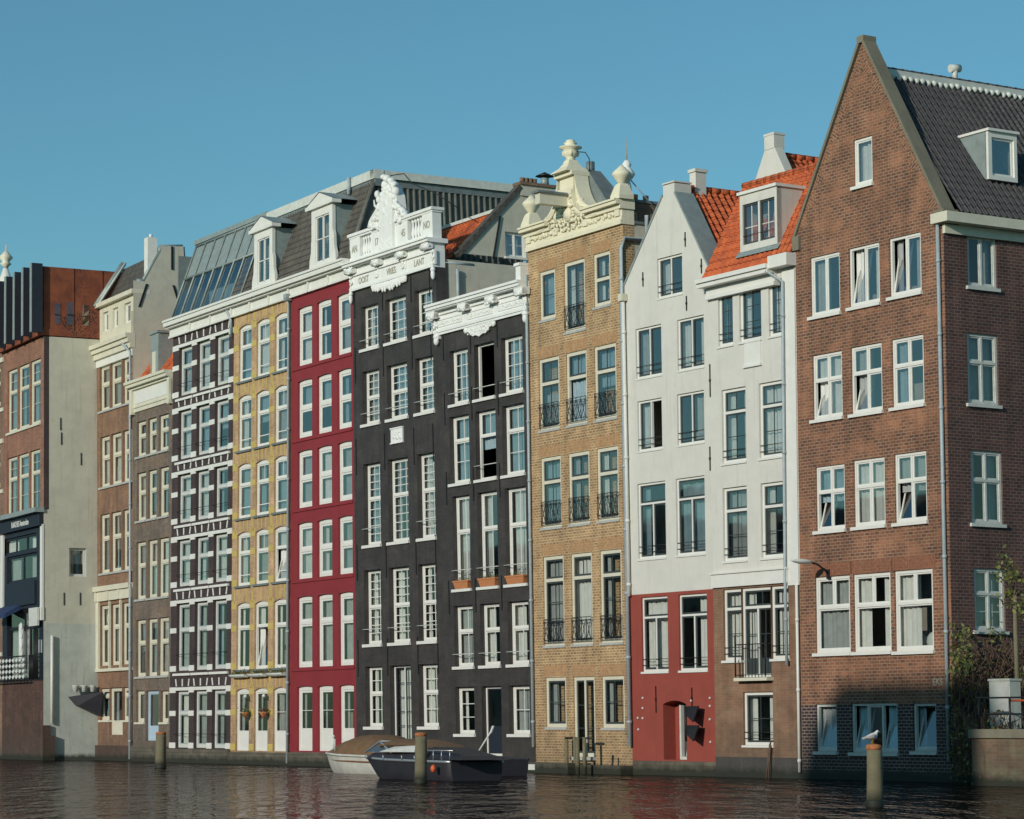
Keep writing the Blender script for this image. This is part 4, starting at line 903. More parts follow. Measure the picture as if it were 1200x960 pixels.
# side scroll sweeping down to the right and left
for sg in (-1, 1):
    prev = None
    for i in range(11):
        t = i / 10; x = uc8 + sg * (.6 + (W * .22) * t ** 1.5); y = up + .7 - (up + .6 - vk) * (1 - (1 - t) ** 2.2)
        if prev:
            a, b_ = (prev, (x, y)) if sg > 0 else ((x, y), prev); mb.hexa([(a[0], .18, a[1] - .35), (b_[0], .18, b_[1] - .35), (b_[0], -.4, b_[1] - .35), (a[0], -.4, a[1] - .35), (a[0], .18, a[1]), (b_[0], .18, b_[1]), (b_[0], -.4, b_[1]), (a[0], -.4, a[1])])
        prev = (x, y)
cr = mb.build('crown', 'cream_old', root)
mb = MB(H); rnd = random.Random(3)
def leafring(mb, u, v, d, r, n=9, w=.07):
    for k in range(n): a = 2 * math.pi * k / n; mb.ball((u + r * math.cos(a), d, v + r * math.sin(a)), (w * 1.5, .06, w * .8), 6, 4, 0, a)
    mb.ball((u, d, v), (r * .5, .09, r * .5), 8, 5)
for uu, rv in ((uc8 - .75, .33), (uc8, .42), (uc8 + .75, .33)): leafring(mb, uu, vk + .10, .15, rv); leafring(mb, uu, vk + .1, .12, rv * 1.35, 13, .06)
for i in range(60):
    uu = rnd.uniform(.3, W - .3); v_ = rnd.uniform(vf + .36, vk - .36); mb.ball((uu, .08, v_), (rnd.uniform(.05, .13), .06, rnd.uniform(.04, .10)), 6, 4, 0, rnd.random() * 3)
for i in range(55):
    a = rnd.uniform(-1, 1); v_ = rnd.uniform(vk - .1, vk + 1.0); lim = W * .17 * (1 - (v_ - vk) / 1.5); mb.ball((uc8 + a * lim, .13, v_), (rnd.uniform(.05, .15), .08, rnd.uniform(.04, .10)), 6, 4, 0, rnd.random() * 3)
mb.build('carving', 'cream_old', cr)
def urn(mb, u, d, v, k=1.0, mi=0): mb.lathe(u, d, [(.26 * k, v), (.26 * k, v + .12 * k), (.17 * k, v + .42 * k), (.12 * k, v + .50 * k)], mi=mi, sq=True); mb.lathe(u, d, [(.10 * k, v + .48 * k), (.15 * k, v + .56 * k), (.26 * k, v + .72 * k), (.30 * k, v + .80 * k), (.27 * k, v + .86 * k), (.20 * k, v + .93 * k), (.12 * k, v + 1.0 * k), (.05 * k, v + 1.08 * k)], 12, mi)
for uu in (.20, W - .10):
    mb = MB(H); urn(mb, uu, -.05, vk + .06, 1.15); mb.build('urn', 'cream_old', cr)
mb = MB(H); bv = vcap; kb_ = (vtip - vcap) / 1.45; mb.lathe(uc8, -.05, [(.55, bv), (.50, bv + .08 * kb_), (.32, bv + .24 * kb_), (.21, bv + .42 * kb_), (.17, bv + .56 * kb_)], sq=True)
mb.lathe(uc8, -.05, [(r_q, bv + z_q * kb_) for r_q, z_q in ((.13, .54), (.19, .58), (.14, .64), (.25, .74), (.30, .88), (.27, 1.02), (.42, 1.08), (.42, 1.12), (.25, 1.17), (.20, 1.24), (.25, 1.29), (.15, 1.33), (.17, 1.40), (.04, 1.45))], 14)
for k in range(4): a = math.pi / 2 * k + .5; mb.ball((uc8 + .25 * math.cos(a), -.05 + .25 * math.sin(a), bv + .85 * kb_), (.07, .07, .12), 6, 5)
mb.build('finial', 'cream_old', cr)
ub, vb3 = H.p(*q('I', 318, 345), .15); ub = uc8 - .05; hb = (H.vv(*q('I', 180, 322), 1.3) + H.vv(*q('I', 180, 372), 1.3)) / 2; mb = MB(H)
mb.box(ub - .16, ub + .16, 1.35, -.3, hb - .22, hb + .18); mb.box(ub - .24, ub + .24, 1.45, -.3, hb + .18, hb + .26, 1); mb.build('hoist_beam', ['cream', 'zinc_dark'], root)
mb = MB(H); mb.hexa([(uc8 + .1, -.45, vk), (uc8 + 2.2, -.45, vk - .1), (uc8 + 2.2, -1.4, vk - .1), (uc8 + .1, -1.4, vk), (uc8 + .1, -.45, up + .9), (uc8 + .5, -.45, up + .9), (uc8 + .5, -1.0, up + .9), (uc8 + .1, -1.0, up + .9)]); mb.tube([(uc8 + .3, -.7, up + .8), (uc8 + .3, -.7, up + 1.25)], .16, 8); mb.build('flue', 'zinc_dark', root)
mb = MB(H); mb.tube([(uc8 + .2, -.1, bv + .8), (uc8 + .45, -.4, bv + .75), (uc8 + .55, -.5, bv + .5), (uc8 + .55, -.5, bv - .3)], .02, 5); mb.build('iron_stay', 'black_iron', cr)
# small turret finial at the rear edge
dq_, vq_ = H.solve(*q('I', 560, 365), u=W - .15); mb = MB(H); mb.box(W - .35, W + .0, dq_ + .25, dq_ - .25, vp, vq_ + .0, 1)
mb.lathe(W - .18, dq_, [(.22, vq_), (.14, vq_ + .6), (.1, vq_ + .7), (.20, vq_ + .8), (.30, vq_ + .95), (.2, vq_ + 1.1), (.12, vq_ + 1.2), (.17, vq_ + 1.3), (.08, vq_ + 1.45)], 10, 0); mb.tube([(W - .18, dq_, vq_ + 1.4), (W - .18, dq_, vq_ + 2.3)], .03, 6, 2, .008); mb.build('turret', ['white_old', 'stone', 'lettering'], root)
a1_, b1_ = H.solve(*q('I', 690, 410), u=W + .0); mb = MB(H); mb.tube([(W - .18, dq_, vq_ + .9), (W, a1_, b1_)], .025, 5); mb.build('iron_stay', 'pipe_grey', root)
# downpipes
vpp = H.vv(*q('I', 545, 570), .12)
bend = H.solve(*q('I', 645, 545), u=W + .10)
pipe(H, root, [(W + .10, bend[0], bend[1] + .9), (W + .10, bend[0], bend[1]), (W + .10, .0, bend[1] - .0), (W + .02, .12, bend[1] - .35), (W + .03, .12, .95)], .075, 'pipe_grey')
pipe(H, root, [(-.02, .09, H.vv(*q('I', 112, 700))), (-.02, .09, .9)], .06, 'pipe_grey')

# ================================================================== house 7: lower black house
def carve(mb, u0, u1, v0, v1, d, n, seed, rmin=.03, rmax=.09, th=.05):
    rnd = random.Random(seed)
    for i in range(n): mb.ball((rnd.uniform(u0, u1), d, rnd.uniform(v0, v1)), (rnd.uniform(rmin, rmax), th, rnd.uniform(rmin, rmax)), 6, 4, 0, rnd.random() * 3)
H = HS['7']; W = H.W; root = root_of(H, 'black_house', 'black painted house with white scrolled cornice and flower boxes', 'house', GRP)
E1 = [(532, 412, 549.3, 468.8), (560.8, 405, 580, 465.5), (592.5, 398, 613, 457)]
E2 = [q4('G', 527, 318, 603, 603), q4('G', 648, 290, 728, 610), q4('G', 775, 270, 860, 575)]
E3 = [q4('G', 540, 688, 625, 128, 'H'), q4('G', 658, 670, 735, 125, 'H'), q4('G', 787, 655, 850, 120, 'H')]
E4 = [q4('H', 572, 207, 635, 443), q4('H', 678, 198, 742, 443), q4('H', 790, 192, 858, 445)]
E5 = [q4('H', 578, 530, 640, 715), q4('H', 685, 530, 750, 810), q4('H', 795, 530, 862, 728)]
rd = .20; rr = {i + 1: rects(H, r, rd) for i, r in enumerate((E1, E2, E3, E4, E5))}
for i in (1, 2, 3, 4): rr[i] = even(rr[i])
x = rr[5]; t_ = sum(h[3] for h in x) / 3; b_ = (x[0][1] + x[2][1]) / 2; rr[5] = [(x[0][0], b_, x[0][2], t_), (x[1][0], x[1][1], x[1][2], t_), (x[2][0], b_, x[2][2], t_)]
cb = (H.vv(*q('U', 190, 640), .15) + H.vv(*q('U', 1080, 432), .15)) / 2; ct = (H.vv(*q('U', 95, 310), .5) + H.vv(*q('U', 1085, 50), .5)) / 2; cm_ = (H.vv(*q('U', 120, 375), .5) + H.vv(*q('U', 1085, 128), .5)) / 2
mb = wall_mesh(H, [[(0, -.6), (W, -.6), (W, cb + .2), (0, cb + .2)]], [h for r in rr.values() for h in r], rd + .1); shell(mb, W, 9, cb + .6, cb + .6)
mb.box(0, W, 0, -.4, cb + .2, ct - .1); mb.build('front_wall', 'br_black', root)
kw = dict(rd=rd, fw=.085, sw=.05, mt=.028, sill=(.08, .11, .10))
for i, h in enumerate(rr[1]): window(H, root, h, secs=((1, 1, 3, 4),), rail='wbar', opens=(0,) if i == 1 else (), curt='right:curtain_grey' if i == 1 else 'full:curtain_grey', **kw)
for i, h in enumerate(rr[2]): window(H, root, h, secs=((.36, 1, 2, 1), (.64, 1, 2, 2)), opens=(1,) if i == 1 else (), rail='wbar' if i == 1 else None, curt=('right', None, 'sides')[i], **kw)
for i, h in enumerate(rr[3]): window(H, root, h, secs=((.38, 1, 2, 1), (.62, 1, 2, 1)), rail='wbar', curt=('full', 'sides', 'sides:curtain_grey')[i], **kw)
for i, h in enumerate(rr[4]): window(H, root, h, secs=((.42, 1, 2, 1), (.58, 1, 2, 1)), rail='wbar', curt=('full:curtain_grey', 'sides', 'left')[i], glass='glass_low', **kw)
window(H, root, rr[5][0], secs=((1, 1, 1, 3),), glass='glass_low', curt='sides', **kw); window(H, root, rr[5][2], secs=((1, 1, 2, 2),), glass='glass_low', curt='full:curtain_grey', **kw)
window(H, root, rr[5][1], secs=((1, 1, 1, 1),), glass='glass_low', name='door', ms='navy', panel=.4, **{k: v for k, v in kw.items() if k != 'sill'})
room(H, root, W, cb, [rr[i][0][1] - .4 for i in (1, 2, 3, 4)])
for i, h in enumerate(rr[3]):     # flower boxes standing on the window sills
    t = thing('flower_box', H.w((h[0] + h[2]) / 2, 0, h[1]), ('terracotta flower box on the left sill of the black house with the lower cornice', 'terracotta flower box on the middle sill of the black house with the lower cornice', 'terracotta flower box on the right sill of the black house, beside the ochre brick house')[i], 'flower box', 'terracotta flower boxes on window sills')
    mb = MB(H); a, b2 = h[0] + .12, h[2] - .12; mb.hexa([(a + .06, .06, h[1] + .01), (b2 - .06, .06, h[1] + .01), (b2 - .06, -.10, h[1] + .01), (a + .06, -.10, h[1] + .01), (a - .02, .10, h[1] + .26), (b2 + .02, .10, h[1] + .26), (b2 + .02, -.12, h[1] + .26), (a - .02, -.12, h[1] + .26)]); mb.box(a - .05, b2 + .05, .12, -.13, h[1] + .26, h[1] + .32); mb.build('pot', 'terracotta', t)
    mb = MB(H); rnd = random.Random(i)
    for k in range(50): c_1 = (rnd.uniform(a, b2), rnd.uniform(-.08, .08), h[1] + .32 + rnd.uniform(0, .13)); s_1 = .03; mb.face([(c_1[0] + rnd.uniform(-s_1, s_1) * 1.6, c_1[1] + rnd.uniform(-s_1, s_1), c_1[2] + rnd.uniform(-s_1, s_1) * 1.6) for _ in range(4)])
    mb.build('plants', 'leaf', t)
mb = MB(H); moulding(mb, -.12, W + .02, [(ct - .10, ct, .52), (ct - .22, ct - .101, .46), (cm_, ct - .221, .40), (cm_ - .16, cm_ - .001, .16), (cb + .22, cm_ - .161, .08), (cb + .10, cb + .219, .14), (cb, cb + .10, .10)], 0, -.3)
mb.box(-.02, .28, .12, 0, cb - .15, cb + .2); mb.box(W - .28, W + .02, .12, 0, cb - .05, cb + .3)
for uu in (.12, W * .37, W * .67, W - .14): mb.box(uu - .30, uu + .30, .38, .05, cm_ - .26, cm_ + .0); 
for a in [0.0, W / 3, 2 * W / 3]:
    a0_, a1_ = a + .22, a + W / 3 - .16
    for (p0, p1, p2, p3) in ((a0_, a1_, cb + .30, cb + .36), (a0_, a1_, cm_ - .36, cm_ - .30), (a0_, a0_ + .06, cb + .36, cm_ - .36), (a1_ - .06, a1_, cb + .36, cm_ - .36)): mb.box(p0, p1, .11, 0, p2, p3)
cn = mb.build('cornice', 'white_old', root)
mb = MB(H)
for uu in (.12, W * .37, W * .67, W - .14): mb.tube([(uu - .30, .28, cm_ - .18), (uu + .30, .28, cm_ - .18)], .13, 8); carve(mb, uu - .3, uu + .3, cm_ - .3, cm_ - .08, .36, 8, int(uu * 10))
for a in (0, 1, 2): carve(mb, W / 3 * a + .3, W / 3 * (a + 1) - .25, cb + .40, cm_ - .42, .085, 90, a, .02, .06, .03)
for uu in (.10, W - .10): carve(mb, uu - .13, uu + .13, cb + .1, cm_ - .3, .13, 14, int(uu), .04, .09); mb.ball((uu, .1, cb - .22), (.13, .12, .18), 8, 6); mb.ball((uu, .1, cb - .05), (.16, .13, .12), 8, 6)
mb.build('carving', 'white_old', cn)
mb = MB(H); uc = W * .49; pts = [(uc - 1.1, cb + .02)] + [(uc + 1.1 * t, cb - .42 * (1 - abs(t) ** 2.2) - .04 * math.cos(t * 14)) for t in [-.98 + .14 * k for k in range(15)]] + [(uc + 1.1, cb + .02)]
mb.prism(pts, .10, -.02); carve(mb, uc - .8, uc + .8, cb - .30, cb - .03, .10, 50, 5, .025, .06, .04)
for sg in (-1, 1): mb.ball((uc + sg * 1.0, .06, cb - .09), (.15, .08, .13), 8, 6)
mb.build('carved_pendant', 'white_old', cn)
for i, uu in enumerate((rr[1][0][0] - .45, (rr[1][0][2] + rr[1][1][0]) / 2, (rr[1][1][2] + rr[1][2][0]) / 2)):
    for r in (1, 2, 3, 4): t_ = rr[r][0][3]; mb = MB(H); mb.box(uu - .02, uu + .02, .03, 0, t_ - .3, t_ + 1.0); mb.build('wall_anchor', 'black_iron', root)
mb = MB(H); tile_roof(mb, (0, .2, ct - .2), (1, 0, 0), (0, -3.2, .12), W, 3.2, tw=.3, th=.36); tile_roof(mb, (W - 1.7, -.5, ct), (0, -1, 0), (1.7, 0, 1.5), 2.5, 2.26, tw=.28, th=.34); mb.build('roof', 'orange_tile', root)
mb = MB(H); mb.box(W - .34, W - .01, .34, -.6, ct, ct + .55); mb.box(W - .38, W + .0, .40, -.66, ct + .55, ct + .66); mb.build('cornice_end_pier', 'white_old', root)

# ================================================================== house 6: tall black house with carved attic
H = HS['6']; W = H.W; root = root_of(H, 'black_house', 'tall black painted house with white balustrade and carved coat-of-arms crest', 'house', GRP)
F1 = [q4('F', 115, 730, 175, 905), q4('F', 228, 685, 306, 865), q4('F', 365, 645, 430, 828)]; F2 = [q4('G', 120, 112, 180, 338), q4('G', 235, 78, 312, 310), q4('G', 368, 38, 436, 278)]
F3 = [q4('G', 125, 545, 187, 915), q4('G', 240, 518, 318, 893), q4('G', 377, 485, 444, 868)]; F4 = [q4('H', 213, 65, 265, 358), q4('H', 313, 55, 380, 350), q4('H', 430, 40, 488, 345)]
F5 = [q4('H', 218, 450, 270, 690), q4('H', 317, 447, 387, 760), q4('H', 433, 442, 495, 693)]
rd = .22; rr = {i + 1: rects(H, r, rd) for i, r in enumerate((F1, F2, F3, F4, F5))}
for i in (1, 2, 3, 4): rr[i] = even(rr[i])
x = rr[5]; t_ = sum(h[3] for h in x) / 3; b_ = (x[0][1] + x[2][1]) / 2; rr[5] = [(x[0][0], b_, x[0][2], t_), (x[1][0], x[1][1], x[1][2], t_), (x[2][0], b_, x[2][2], t_)]
vf = (H.vv(*q('S', 25, 930), .1) + H.vv(*q('S', 640, 690), .1)) / 2 ; vft = (H.vv(*q('S', 20, 795), .1) + H.vv(*q('S', 655, 575), .1)) / 2
vct = (H.vv(*q('S', 20, 690), .35) + H.vv(*q('S', 655, 470), .35)) / 2; vbt = (H.vv(*q('S', 20, 480), .2) + H.vv(*q('S', 690, 225), .2)) / 2
print('h6 levels', vf, vft, vct, vbt)
mb = wall_mesh(H, [[(0, -.6), (W, -.6), (W, vf + .3), (0, vf + .3)]], [h for r in rr.values() for h in r], rd + .1); shell(mb, W, .55, vf + .3, vf + .3); mb.build('front_wall', 'br_black', root)
kw = dict(rd=rd, fw=.085, sw=.05, mt=.03, sill=(.08, .12, .10))
for i, h in enumerate(rr[1]): window(H, root, h, secs=((1, 1, 3, 4),), rail='wbar', curt=('sides', None, 'full:curtain_grey')[i], **kw)
for i, h in enumerate(rr[2]): window(H, root, h, secs=((.5, 1, 3, 3), (.5, 1, 3, 3)), rail='wbar', curt=('full:curtain_grey', 'sides', None)[i], **kw)
for i, h in enumerate(rr[3]): window(H, root, h, secs=((.43, 1, 3, 4), (.57, 1, 3, 5)), rail='wbar' if i != 1 else None, curt=(None, 'sides:curtain_grey', 'sides')[i], **kw)
for i, h in enumerate(rr[4]): window(H, root, h, secs=((.5, 1, 3, 4), (.5, 1, 3, 4)), rail='wbar', curt='sides', glass='glass_low', **kw)
for i in (0, 2): window(H, root, rr[5][i], secs=((.45, 1, 3, 2), (.55, 1, 3, 2)), glass='glass_low', curt='sides', **kw)
window(H, root, rr[5][1], secs=((1, 2, 1, 5),), ms='navy', glass='glass_low', name='door', curt='full', **{k: v for k, v in kw.items() if k != 'sill'})
room(H, root, W, vf, [rr[i][0][1] - .4 for i in (1, 2, 3, 4)])
u0, v1 = H.p(*q('G', 236, 375)); u1, v0 = H.p(*q('G', 292, 428)); mb = MB(H); mb.box(u0, u1, .05, 0, v0, v1)
for (a, b_, c2, d2) in ((u0 - .03, u1 + .03, v1, v1 + .05), (u0 - .03, u1 + .03, v0 - .05, v0)): mb.box(a, b_, .08, 0, c2, d2)
carve(mb, u0 + .2, u1 - .2, v0 + .15, v1 - .12, .05, 16, 9, .04, .12); mb.build('stone_plaque', 'white_old', root)
for uu in (rr[1][0][0] - .6, (rr[1][0][2] + rr[1][1][0]) / 2 + .1, (rr[1][1][2] + rr[1][2][0]) / 2 + .1, W - .55):
    for r in (1, 2, 3, 4, 5): t_ = rr[r][0][3]; mb = MB(H); mb.box(uu - .022, uu + .022, .03, 0, t_ - .4, t_ + 1.1); mb.build('wall_anchor', 'black_iron', root)
# entablature
SW = .42
mb = MB(H); moulding(mb, 0, W + .02, [(vf, vf + .10, .14), (vf + .10, vf + .18, .09), (vf + .18, vft - .06, .06), (vft - .06, vft + .02, .14)], 0, -SW)
moulding(mb, -.14, W + .12, [(vft + .30, vct - .16, .30), (vct - .16, vct - .05, .42), (vct - .05, vct, .48)], 0, -SW - .1); mb.box(0, W, .10, -SW, vft + .02, vft + .30)
for uu in (-.02, W * .34, W * .67, W - .0): mb.box(uu - .02, uu + .10, .10, 0, vf + .1, vft)
en = mb.build('entablature', 'white_old', root)
mb = MB(H)
for uu in (.28, W * .37, W * .66, W - .32): mb.tube([(uu - .36, .24, vft + .16), (uu + .36, .24, vft + .16)], .14, 8); carve(mb, uu - .36, uu + .36, vft + .04, vft + .28, .32, 12, int(uu * 7), .04, .09)
for uu in (.06, W - .06): mb.ball((uu, .1, vf - .30), (.10, .10, .22), 8, 6); mb.ball((uu, .1, vf - .1), (.13, .11, .12), 8, 5); carve(mb, uu - .05, uu + .1, vf + .1, vft, .12, 12, 3, .04, .08)
for uu in (W * .33, W * .655): carve(mb, uu - .14, uu + .14, vf + .3, vft - .1, .10, 12, int(uu * 3), .03, .08)
# garland hanging under the frieze
for k in range(30): t = k / 29; uu = W * .27 + W * .40 * t; mb.ball((uu, .07, vf - .05 - .10 * math.sin(math.pi * t)), (.10, .07, .13 + .10 * abs(math.sin(k * 1.9))), 7, 5)
for k in range(14): t = k / 13; uu = W * .28 + W * .38 * t; mb.ball((uu, .08, vf - .16 - .20 * math.sin(math.pi * t) * abs(math.sin(k * 2.1))), (.08, .06, .12), 7, 5)
mb.build('carving', 'white_old', en)
fs = (vft - vf) * .56; fb = vf + .24
for body, uu in (('OOST', W * .16), ('VRIES', W * .50), ('LANT', W * .83)): text(H, body, uu, fb, .065, fs, 'lettering', en, 'lettering', .012, 'CENTER', .95)
# balustrade
mb = MB(H); bb, bt = vct + .22, vbt - .20
mb.box(-.02, W, .10, -.30, vct, bb); mb.box(-.10, W + .08, .18, -.40, vbt - .12, vbt); mb.box(-.04, W + .04, .12, -.34, bt, vbt - .12)
bays = ((0.04 * W, .125 * W, 0), (.125 * W, .27 * W, 1), (.27 * W, .40 * W, 0), (.60 * W, .72 * W, 0), (.72 * W, .88 * W, 1), (.88 * W, .985 * W, 0))
mb.box(-.02, .125 * W, .10, -.30, bb, bt); mb.box(.27 * W, .62 * W, .10, -.30, bb, bt); mb.box(.60 * W, .71 * W, .101, -.30, bb, bt); mb.box(.88 * W, W, .10, -.30, bb, bt)
bl = mb.build('balustrade', 'white_old', root)
for a, b_, k in bays:
    if k:
        n = 5
        for i in range(n):
            mb = MB(H); uu = a + (b_ - a) * (i + .5) / n; hh = bt - bb; mb.lathe(uu, -.08, [(.09, bb), (.09, bb + .06 * hh), (.05, bb + .12 * hh), (.11, bb + .30 * hh), (.09, bb + .42 * hh), (.045, bb + .68 * hh), (.05, bb + .80 * hh), (.085, bb + .86 * hh), (.085, bt)], 8); mb.build('baluster', 'white_old', bl)
hh = bt - bb
for body, uu in (('AN', .062 * W), ('17', .335 * W), ('45', .66 * W), ('NO', .935 * W)): text(H, body, uu, bb + hh * .28, .105, hh * .5, 'lettering', bl, 'lettering', .012, 'CENTER', .85)
# crest
uc = W * .475; mb = MB(H); vt_c = H.vv(*q('S', 325, 25), 0); sil = [(-.30 * W, vbt - .25), (.20 * W, vbt - .25), (.21 * W, vbt + .05), (.13 * W, vbt + .35), (.12 * W, vbt + .95), (.09 * W, vbt + 1.2), (-.02 * W, vbt + 1.25), (-.12 * W, vbt + .85), (-.17 * W, vbt + .45), (-.27 * W, vbt + .1)]
hc = vt_c - vbt; sil = [(-.19, -.25 / hc * 1), (.16, -.25 / hc), (.20, .02), (.13, .20), (.115, .50), (.07, .74), (-.03, .78), (-.065, .55), (-.11, .32), (-.20, .04)]
mb.prism([(uc + x * W, vbt + y * hc) for x, y in sil], .12, -.28)
mb.prism([(uc + x * W, vct + .1 + y * (vbt - vct + .55 * hc)) for x, y in ((-.07, 0), (.09, 0), (.09, .85), (.03, 1), (-.03, 1), (-.07, .85))], .24, .1)
cr = mb.build('crest', 'white_old', root)
mb = MB(H); rnd = random.Random(11)
for y0, y1, x0, x1, n in ((-.1, .25, -.17, .17, 40), (.2, .5, -.10, .125, 36), (.45, .78, -.05, .11, 34)):
    for i in range(n): mb.ball((uc + rnd.uniform(x0, x1) * W, .12 + rnd.uniform(0, .06), vbt + rnd.uniform(y0, y1) * hc), (rnd.uniform(.06, .15), .10, rnd.uniform(.05, .12)), 7, 5, 0, rnd.random() * 3)
for x, y, r in ((-.02, .80, .22), (.0, .92, .17), (-.035, .98, .12), (.05, .84, .15), (.085, .72, .18), (.10, .58, .20), (.02, .62, .26), (-.05, .60, .17), (.01, .40, .30), (-.015, .22, .26)): mb.ball((uc + x * W, .08, vbt + y * hc), (r, .20, r * 1.05), 9, 6)
# scrolls and leaning side figures
for sg, k in ((-1, 1.0), (1, .9)):
    pts = [(uc + sg * W * (.20 - .10 * t + .02 * math.sin(t * 6)), .10, vbt + hc * (.03 + .50 * t ** 1.4) * k) for t in [j / 8 for j in range(9)]]; mb.tube(pts, .17, 8, 0, .09); mb.ball(pts[-1], .17, 8, 6); mb.ball((pts[0][0], .1, pts[0][2]), (.24, .16, .14), 8, 6)
mb.tube([(uc - .11 * W, .12, vbt + .36 * hc), (uc - .145 * W, .14, vbt + .44 * hc), (uc - .15 * W, .15, vbt + .56 * hc)], .07, 7, 0, .03); mb.ball((uc - .115 * W, .12, vbt + .66 * hc), (.13, .14, .17), 8, 6)
carve(mb, uc - .06 * W, uc + .08 * W, vct + .2, vct + .6, .22, 14, 21, .04, .10)
mb.build('carving', 'white_old', cr)
mb = MB(H); pts = [(uc - .01 * W, -.1, vt_c + .02), (uc + .10 * W, -.3, vt_c - .02), (uc + .15 * W, -.5, vt_c - .25 * hc), (uc + .28 * W, -1.0, vt_c - .5 * hc), (uc + .40 * W, -1.6, vbt + .25)]; mb.tube(pts, .022, 5); mb.build('iron_stay', 'black_iron', cr)
# rear body: plaster gable wall on the right side, roof between
S = Side(H)
gp = [S.p(*t_) for t_ in ((542.5, 297), (612, 221), (640, 216))]
dlow, vlow6 = gp[0]; dpk, vpk = gp[1]; vter = S.p(535, 308)[1]
dwin = S.p(*q('F', 768, 365)); dwin2 = S.p(*q('F', 848, 490)); wq = (dwin[0], dwin2[1], dwin[0] + .95, dwin[1])
D_ = 9.0; mb = wall_mesh(S, [[(.50, -.6), (D_, -.6), (D_, vlow6 - .3), (.50, vlow6 - .3)], [(.5, vlow6 - .3), (D_, vlow6 - .3), (D_, vlow6), (dlow, vlow6), (.5, vter)][0:5], [(dlow, vlow6), (D_, vlow6), (dpk + .9, vpk), (dpk, vpk)]], [wq], .16, d0=-.02)
mb.build('rear_gable_wall', 'grey_plaster', root)
window(S, root, wq, rd=.12, fw=.06, secs=((1, 2, 1, 2),), sill=(.06, .08, .05)) if wq[2] > wq[0] else None
mb = MB(S); ex, ey = dpk - dlow, vpk - vlow6; l = math.hypot(ex, ey); nx, ny = -ey / l * .2, ex / l * .2
c_2 = [(dlow - .15, .06, vlow6 - .15), (dpk, .06, vpk), (dpk, -.4, vpk), (dlow - .15, -.4, vlow6 - .15)]; mb.hexa(c_2 + [(x + nx, y, z + ny) for x, y, z in c_2]); mb.build('gable_coping', 'coping_brown', root) if 'coping_brown' in M else mb.build('gable_coping', 'grey_tile', root)
mb = MB(S); mb.box(dpk - .1, dpk + 1.5, .05, -.5, vpk - .3, vpk + .15, 0); mb.box(dpk - .15, dpk + 1.6, .12, -.55, vpk + .15, vpk + .27, 1)
for k in range(4): mb.lathe(dpk + .12 + k * .2, -.22, [(.09, vpk + .27), (.10, vpk + .5), (.07, vpk + .5)], 8, 1)
mb.lathe(dpk + 1.2, -.22, [(.18, vpk + .27), (.16, vpk + .60)], 10, 2); mb.lathe(dpk + 1.2, -.22, [(.40, vpk + .66), (.1, vpk + .80), (.02, vpk + .84)], 10, 3); mb.tube([(dpk + 1.2, -.22, vpk + .55), (dpk + 1.2, -.22, vpk + .7)], .04, 6, 3)
mb.build('chimney', ['grey_plaster', 'br_brown', 'zinc', 'black_iron'], root)
# front slope of orange tiles; its top edge is a lead flashing
dfl, vfl = H.solve(592, 245, u=W - .1); sl6 = (vpk - vlow6) / (dpk - dlow); dfl = -(dlow + (vfl - vlow6) / sl6)
mb = MB(H); Sv = Vector((0, dfl + dlow, vfl - vlow6)); tile_roof(mb, (0, -dlow, vlow6 - .06), (1, 0, 0), Sv, W - .05, Sv.length, tw=.28, th=.34); mb.box(0, W - .1, dfl + .12, dfl - .5, vfl - .06, vfl + .07, 1); mb.build('roof', ['orange_tile', 'offwhite'], root)
mb = MB(H); mb.box(.1, W - .25, -.5, -dlow - .2, vter - 1.3, vter - 1.2); mb.tube([(W - .05, -.45, vter - .02), (W - .05, -dlow - .5, vter - .02)], .06, 6, 1); mb.build('roof_gutter', ['zinc_dark', 'pipe_grey'], root)
a_, b_ = S.p(*q('F', 540, 560)); a2, b2 = S.p(*q('F', 540, 662)); mb = MB(S); mb.tube([(a_, .09, b_ + .15), (a_, .09, b2 - .6)], .07, 8); mb.tube([(a_, -.02, b_), (a_, .16, b_ + .05)], .05, 6); mb.build('drainpipe', 'pipe_grey', root)
a_, b_ = S.p(*q('F', 740, 395)); mb = MB(S); mb.hexa([(a_ - .35, .05, b_ - .9), (a_ - .29, .05, b_ - .9), (a_ - .29, 0, b_ - .9), (a_ - .35, 0, b_ - .9), (a_ + .03, .05, b_ + .9), (a_ + .09, .05, b_ + .9), (a_ + .09, 0, b_ + .9), (a_ + .03, 0, b_ + .9)]); mb.build('wall_anchor', 'black_iron', root)

# ================================================================== houses 3, 4, 5 under one mansard line
H3, H4, H5 = HS['3'], HS['4'], HS['5']
lv = {}
for H_, xt in ((H3, 'a'), (H4, 'b'), (H5, 'c')): pass
def linepx(p0, p1, x): return p0[1] + (p1[1] - p0[1]) * (x - p0[0]) / (p1[0] - p0[0])
top0, top1 = q('C', 30, 655), q('C', 765, 393); bot0, bot1 = q('C', 50, 725), q('C', 790, 492)
def lvls(H_, x): return H_.vv(x, linepx(top0, top1, x), .45), H_.vv(x, linepx(bot0, bot1, x), .05)
T3, Bt3 = lvls(H3, 235); T4, Bt4 = lvls(H4, 308); T5, Bt5 = lvls(H5, 378)
print('cornice', T3, T4, T5, Bt3, Bt4, Bt5)
T = (T3 + T4 + T5) / 3; BT = (Bt3 + Bt4 + Bt5) / 3
def cornice345(H_, root, W, t, b_, a=0, e=0):
    mb = MB(H_); moulding(mb, -a, W + e, [(t - .10, t, .50), (t - .30, t - .101, .44), (t - .38, t - .301, .30), (b_ + .10, t - .381, .10), (b_, b_ + .10, .16)], 0, -.3)
    for k in range(1, 4): mb.box(W * k / 3 - .05, W * k / 3 + .05, .20, .05, b_, t - .38)
    return mb.build('cornice', 'white', root)
